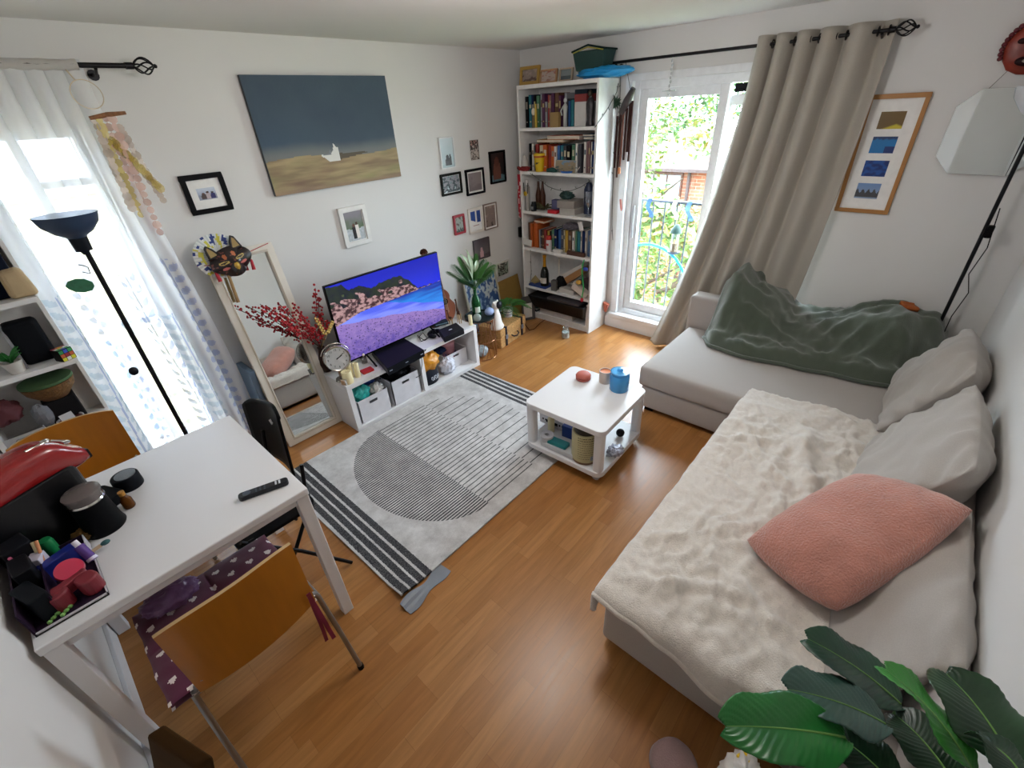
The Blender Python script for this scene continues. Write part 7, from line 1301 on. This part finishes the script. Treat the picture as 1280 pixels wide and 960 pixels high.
p = fl(697, 560, zl); S('teal_pack', G(rotz(95, p)).box(-.07, .06, -.03, .03, 0, .055), mat('#0f7c80', .4), 'teal packet lying in front of the white slotted basket', 'packet', bevel=.006); S('navy_pack', G(rotz(95, (1.835, p.y - .01, zl))).box(-.06, .06, -.015, .012, 0, .085), mat('#1b3a80', .4), 'dark blue packet standing behind the teal packet', 'packet', bevel=.003)
p = Vector((1.70, 1.24, zl)); S('tissue_pack', G(rotz(93, p)).rprism(-.12, .12, -.032, .032, 0, .035, .012), mat('#c9c9cc', .5, bump=(20, .5, .01)), 'flat white tissue packet at the front edge of the lower shelf', 'packet', bevel=.008)
p = fl(684, 554, zl); S('toilet_roll', G().lathe([(0, 0), (.040, 0), (.041, .07), (.014, .07), (.014, .01), (0, .01)], (p.x, p.y - .0, zl), 24), mat('#c6c4c8', .9), 'white paper roll behind the tissue packet on the lower shelf', 'paper roll', smooth=True)
p = wx(689, 540, 1.82); S('cream_bottle', G().lathe([(0, 0), (.022, 0), (.022, .1), (.012, .115), (.012, .14), (0, .14)], (1.82, p.y, zl), 18), mat('#c4b890', .5), 'small cream bottle between the paper roll and the slotted basket', 'bottle', smooth=True)
p = fl(769, 565, zl); crumple('cellophane', (p.x, p.y, zl + .012), (.05, .038, .014), mat('#b9b9c6', .15, metal=.2, bump=(60, .8, .01)), 'shiny crumpled cellophane on the lower shelf right of the cream jar', 'wrapping', 91, .4, 5, flat=-.8)
p = fl(775, 545, zl); S('dark_ball', G().sph((p.x, p.y, zl + .026), .026, 18, 12), mat('#16181c', .4), 'small dark ball on the lower shelf near the right leg', 'ball', smooth='all')

# ================================================================ octagonal mirror, red mask, right floor lamp
yc, zc = -.112, 1.638; hw = .195; ct = .078
Mo = frame((XW - .004, yc, zc), (0, -1, -.02), (0, -.02, 1)); d = T('octagonal_mirror', 'octagonal faceted mirror hanging on the window wall at the right edge', 'mirror', (XW, yc, zc - hw))
oc = [(-hw + ct, hw), (hw - ct, hw), (hw, hw - ct), (hw, -hw + ct), (hw - ct, -hw), (-hw + ct, -hw), (-hw, -hw + ct), (-hw, hw - ct)]
g = G(Mo); ic = [(-.118, hw - .0), (hw - .08, hw), (hw - .08, -hw), (-.118, -hw)]; g.prism([(x, y) for x, y in reversed(oc)], 0, .006); obj('mirror_back', g, mat('#6a6660', .5))
g = G(Mo); g.add([(-.118, hw, .022), (-.118, -hw, .022), (.118, -hw, .022), (.118, hw, .022), (-hw, hw - ct, .008), (-hw, -hw + ct, .008), (hw, hw - ct, .008), (hw, -hw + ct, .008)], [(0, 1, 2, 3), (0, 4, 5, 1), (3, 2, 7, 6)]); obj('mirror_glass', g, MIR, weld=False)
g = G(Mo); g.tube([(-.10, hw, .01), (-.02, .26 + hw * .4, .01), (.07, hw, .01)], .0015, 5); obj('hanging_wire', g, mat('#5a5048', .5))
mc = Vector((XW - .035, -.115, 1.995)); Mn = frame(mc, (0, -1, 0), (0, 0, 1)); d = T('red_mask', 'dark red carved mask with beads hanging above the octagonal mirror', 'mask', (XW - .03, -.115, 1.88))
g = G(Mn); g.sph((0, 0, 0), (.105, .11, .032), 28, 18, fn=lambda q: 1 + .05 * nz(q, 3)); obj('face', g, mat('#7c2410', .4, nz=(14, .25), name='red_lacquer'), smooth='all')
g = G(Mn)
for s in (-1, 1): g.sph((s * .045, .025, .026), (.024, .013, .010), 12, 8)
obj('eye', g, mat('#2a1414', .4), smooth='all'); g = G(Mn); g.sph((0, -.055, .028), (.05, .022, .014), 16, 10); obj('mouth', g, mat('#241014', .4), smooth='all'); g = G(Mn); g.sph((0, -.055, .038), (.026, .010, .007), 12, 8); obj('teeth', g, mat('#9a8a80', .5), smooth='all'); g = G(Mn)
for k in range(12): a = R(95 + 9.5 * k); g.sph((.112 * math.cos(a), .115 * math.sin(a), .008), .011, 8, 6)
obj('bead_trim', g, mat('#5c1420', .4), smooth='all')
d = T('floor_lamp', 'black floor lamp with white upturned shade in the right corner', 'floor lamp', (3.52, -.25, 0)); lx, lyy = 3.525, -.247
obj('base', G().lathe([(0, 0), (.10, 0), (.10, .012), (.02, .022), (0, .022)], (lx, lyy + .03, .0), 30), BMET, smooth=True); obj('pole', G().cyl((lx, lyy, .02), (lx, lyy + .01, 1.70), .0095, .0095, 12), BMET, smooth=True)
a = wx(1237, 290, 3.5); obj('dimmer_switch', G().box(lx - .02, lx + .012, lyy - .028, lyy + .0, a.z - .035, a.z + .03), BLACK, bevel=.006); obj('lamp_shade', G().lathe([(.02, 1.69), (.035, 1.70), (.07, 1.73), (.115, 1.79), (.125, 1.84), (.121, 1.84), (.11, 1.79), (.065, 1.735), (0, 1.71)], (lx, lyy + .01, 0), 36), mat('#c4c4c8', .4), smooth=True)
g = G(); g.tube([(lx - .01, lyy - .01, 1.3), (lx - .02, lyy - .035, 1.1), (lx - .015, lyy - .015, .95), (lx - .02, lyy - .05, .85), (lx - .015, lyy - .03, .7), (lx - .01, lyy - .04, .3)], .0025, 6); obj('cord', g, BLACK)
# ================================================================ ceiling spotlights
cx_, cy_ = 1.50, 1.15; d = T('ceiling_spotlight', 'white ceiling fitting with pivoting spot heads at the top of the view', 'ceiling light', (cx_, cy_, 2.2)); d['_w'] = (cx_, cy_, 2.2)
obj('ceiling_plate', G().rprism(cx_ - .17, cx_ + .22, cy_ - .04, cy_ + .04, HC - .022, HC, .03), WPLAS, bevel=.003)
def spot(px, py, tilt, az):
    p = fl(px, py, 2.135); m_ = Vector((p.x, p.y, HC - .02)); Ml = Matrix.Translation((p.x, p.y, 2.21)) @ Matrix.Rotation(R(az), 4, 'Z') @ Matrix.Rotation(R(tilt), 4, 'Y')
    g = G(Ml); g.lathe([(.012, .045), (.026, .04), (.033, .01), (.038, -.045), (.034, -.045), (.03, .0), (0, .02)], n=28); o = obj('spot_head', g, mat('#d3d0cb', .4), smooth=True); g = G(Ml); g.lathe([(0, -.02), (.031, -.02)], n=24); obj('reflector', g, mat('#17141c', .3), o); g = G(); g.tube([(p.x, p.y, 2.25), (p.x, p.y, HC - .02)], .006, 8); obj('arm', g, WPLAS, smooth=True)
spot(690, 8, 3, 0); spot(628, -6, 38, -35); spot(560, -40, 30, 150)

# ================================================================ plant at the lower right, slipper
px_, py_ = .70, -.27; d = T('rubber_plant', 'large potted plant with broad glossy ribbed leaves at the bottom right', 'potted plant', (px_, py_, 0))
obj('pot', G().lathe([(0, 0), (.10, 0), (.13, .22), (.125, .22), (.115, .19), (0, .19)], (px_, py_, 0), 32), mat('#c9c4c0', .5), smooth=True); obj('soil', G().lathe([(0, .195), (.116, .195)], (px_, py_, 0), 24), mat('#2a1e14', .95))
def leafmat(c, c2):
    key = ('leaf', c); 
    if key in _m: return _m[key]
    m = bpy.data.materials.new('glossy_leaf'); m.use_nodes = True; nt = m.node_tree; b = nt.nodes['Principled BSDF']; b.inputs['Roughness'].default_value = .32; b.inputs['Subsurface Weight'].default_value = 0
    n = nt.nodes.new('ShaderNodeTexNoise'); n.inputs['Scale'].default_value = 6; tc = nt.nodes.new('ShaderNodeTexCoord'); nt.links.new(tc.outputs['Object'], n.inputs['Vector']); r = nt.nodes.new('ShaderNodeValToRGB'); r.color_ramp.elements[0].position = .35; r.color_ramp.elements[1].position = .7; r.color_ramp.elements[0].color = (*hx(c), 1); r.color_ramp.elements[1].color = (*hx(c2), 1); nt.links.new(n.outputs['Fac'], r.inputs[0]); nt.links.new(r.outputs[0], b.inputs['Base Color']); _m[key] = m; return m
def bigleaf(a, b_, wid, up, c, c2, fold=.25, droop=.03, skew=0):
    a, b_ = Vector(a), Vector(b_); dr = b_ - a; L_ = dr.length; x = dr.normalized(); up = Vector(up); y = up.cross(x).normalized(); n_ = x.cross(y)
    def f(u, v):
        s = 2 * v - 1; w_ = wid * (math.sin(math.pi * (u * .97 + .015)) ** .52) * (1 + .06 * math.sin(14 * u + 4 * s)); t = abs(s)
        rib = .0018 * math.sin(2 * math.pi * (u * 15 - t * 3.2)) * min(1, t * 3) * (1 - .4 * t); wav = .010 * math.sin(9 * u + (2 if s > 0 else 0)) * t ** 2
        return a + x * (L_ * u + .02 * t * (u - .3)) + y * (s * w_) + n_ * (fold * t * w_ - droop * math.sin(math.pi * u) * 0 + droop * (u - u * u) * 4 * .5 - fold * w_ * t ** 3 * .6 + rib + wav)
    g = G(); g.surf(f, 60, 28); o = obj('leaf', g, leafmat(c, c2), smooth='all', solid=.0012); g = G(); g.tube([f(t / 12, .5) + n_ * .0012 for t in range(13)], [.0028 * (1 - t / 14) for t in range(13)], 6); obj('midrib', g, mat('#6f9a4c', .5), o); return f
def P3(px, py, z): return fl(px, py, z)
Lv = [((1056, 922), (907, 908), .70, .72, .072, (0, 0, 1), '#185c24', '#237430'), ((1106, 905), (985, 862), .66, .70, .070, (.2, 0, 1), '#2c4a40', '#3c5a52'), ((1125, 880), (1010, 799), .62, .68, .070, (.1, .2, 1), '#123026', '#1f4a30'), ((1215, 965), (1108, 838), .84, .88, .058, (.55, .25, .8), '#2f7a2a', '#3f8c3a'), ((1270, 965), (1182, 842), .84, .84, .080, (.2, 0, 1), '#14321c', '#1f4a24'), ((1190, 975), (1120, 895), .64, .62, .06, (0, .1, 1), '#142c1c', '#1d3f22'), ((1120, 985), (1045, 920), .60, .58, .06, (0, .1, 1), '#12301e', '#1f4a2a'), ((1285, 990), (1225, 925), .90, .88, .05, (.4, -.2, 1), '#16301e', '#24482a'), ((1060, 1000), (1000, 1050), .62, .55, .06, (0, 0, 1), '#1d5a26', '#2c7434')]
root = Vector((px_, py_, .2)); st_ = G()
for (pa, pb, za, zb_, wd_, up_, c, c2) in Lv:
    a, b_ = P3(*pa, za), P3(*pb, zb_); bigleaf(a, b_, wd_, up_, c, c2); st_.tube([root, root.lerp(a, .5) + Vector((0, 0, .05)), a], [.006, .005, .003], 6)
obj('stems', st_, mat('#3c6a2c', .6), smooth=True)
p = fl(950, 965, .30); crumple('white_bag', (.72, -.10, .24), (.07, .05, .07), mat('#cfcac4', .5), 'white plastic bag beside the plant at the bottom edge', 'bag', 95, .25, flat=-.9)
S('bag_stand_box', G().box(.66, .79, -.15, -.05, 0, .175), mat('#a89a86', .7), 'beige box on the floor under the white and yellow bags', 'box', bevel=.004)
a = fl(932, 951, .29); S('yellow_packet', G(rotz(-30, (a.x, a.y, .176))).box(-.015, .015, -.025, .02, 0, .12), mat('#d8b41c', .4), 'small yellow packet next to the white bag at the bottom edge', 'packet', bevel=.004)
a = fl(846, 1000, .0); b_ = fl(840, 921, .045); dr = (b_ - a); dr.z = 0; Ms_ = frame((b_.x, b_.y, 0), dr, Vector((0, 0, 1)).cross(dr)); d = T('slipper', 'mauve felt slipper on the floor at the bottom edge beside the sofa', 'slipper', (b_.x - .1, b_.y, 0)); MV = mat('#8c6f6c', .95, bump=(200, .5), sheen=.3)
def sole(t): return .078 * (1 - .35 * math.exp(-((t + .14) / .05) ** 2)) * math.sqrt(max(0, 1 - ((t + .13) / .132) ** 4))
pts = [(-.26 + .262 * k / 24, sole(-.26 + .262 * k / 24)) for k in range(25)]; g = G(Ms_); g.prism([(x, -w_ - .001) for x, w_ in pts] + [(x, w_ + .001) for x, w_ in reversed(pts)], 0, .014); obj('sole', g, mat('#5c4848', .8), bevel=.003)
g = G(Ms_); g.surf(lambda u, v: Vector((-.15 + .152 * u, (v - .5) * 2.06 * sole(-.15 + .152 * u), .012 + .062 * math.sqrt(max(0, math.sin(math.pi * v))) * (1 - .45 * u ** 2) * (1 if u < .999 else 0))), 26, 20); obj('upper', g, MV, smooth='all', solid=.005)
CUR[0] = None
# fill lights added below the ceiling fitting to brighten the room
for (x, y, e) in ((1.62, 1.16, 9), (1.36, 1.13, 9)):
    l = bpy.data.lights.new('fill_light', 'POINT'); l.energy = e; l.shadow_soft_size = .15; l.color = (1, .97, .94); o = bpy.data.objects.new('fill_light', l); COL.objects.link(o); o.location = (x, y, 2.08)
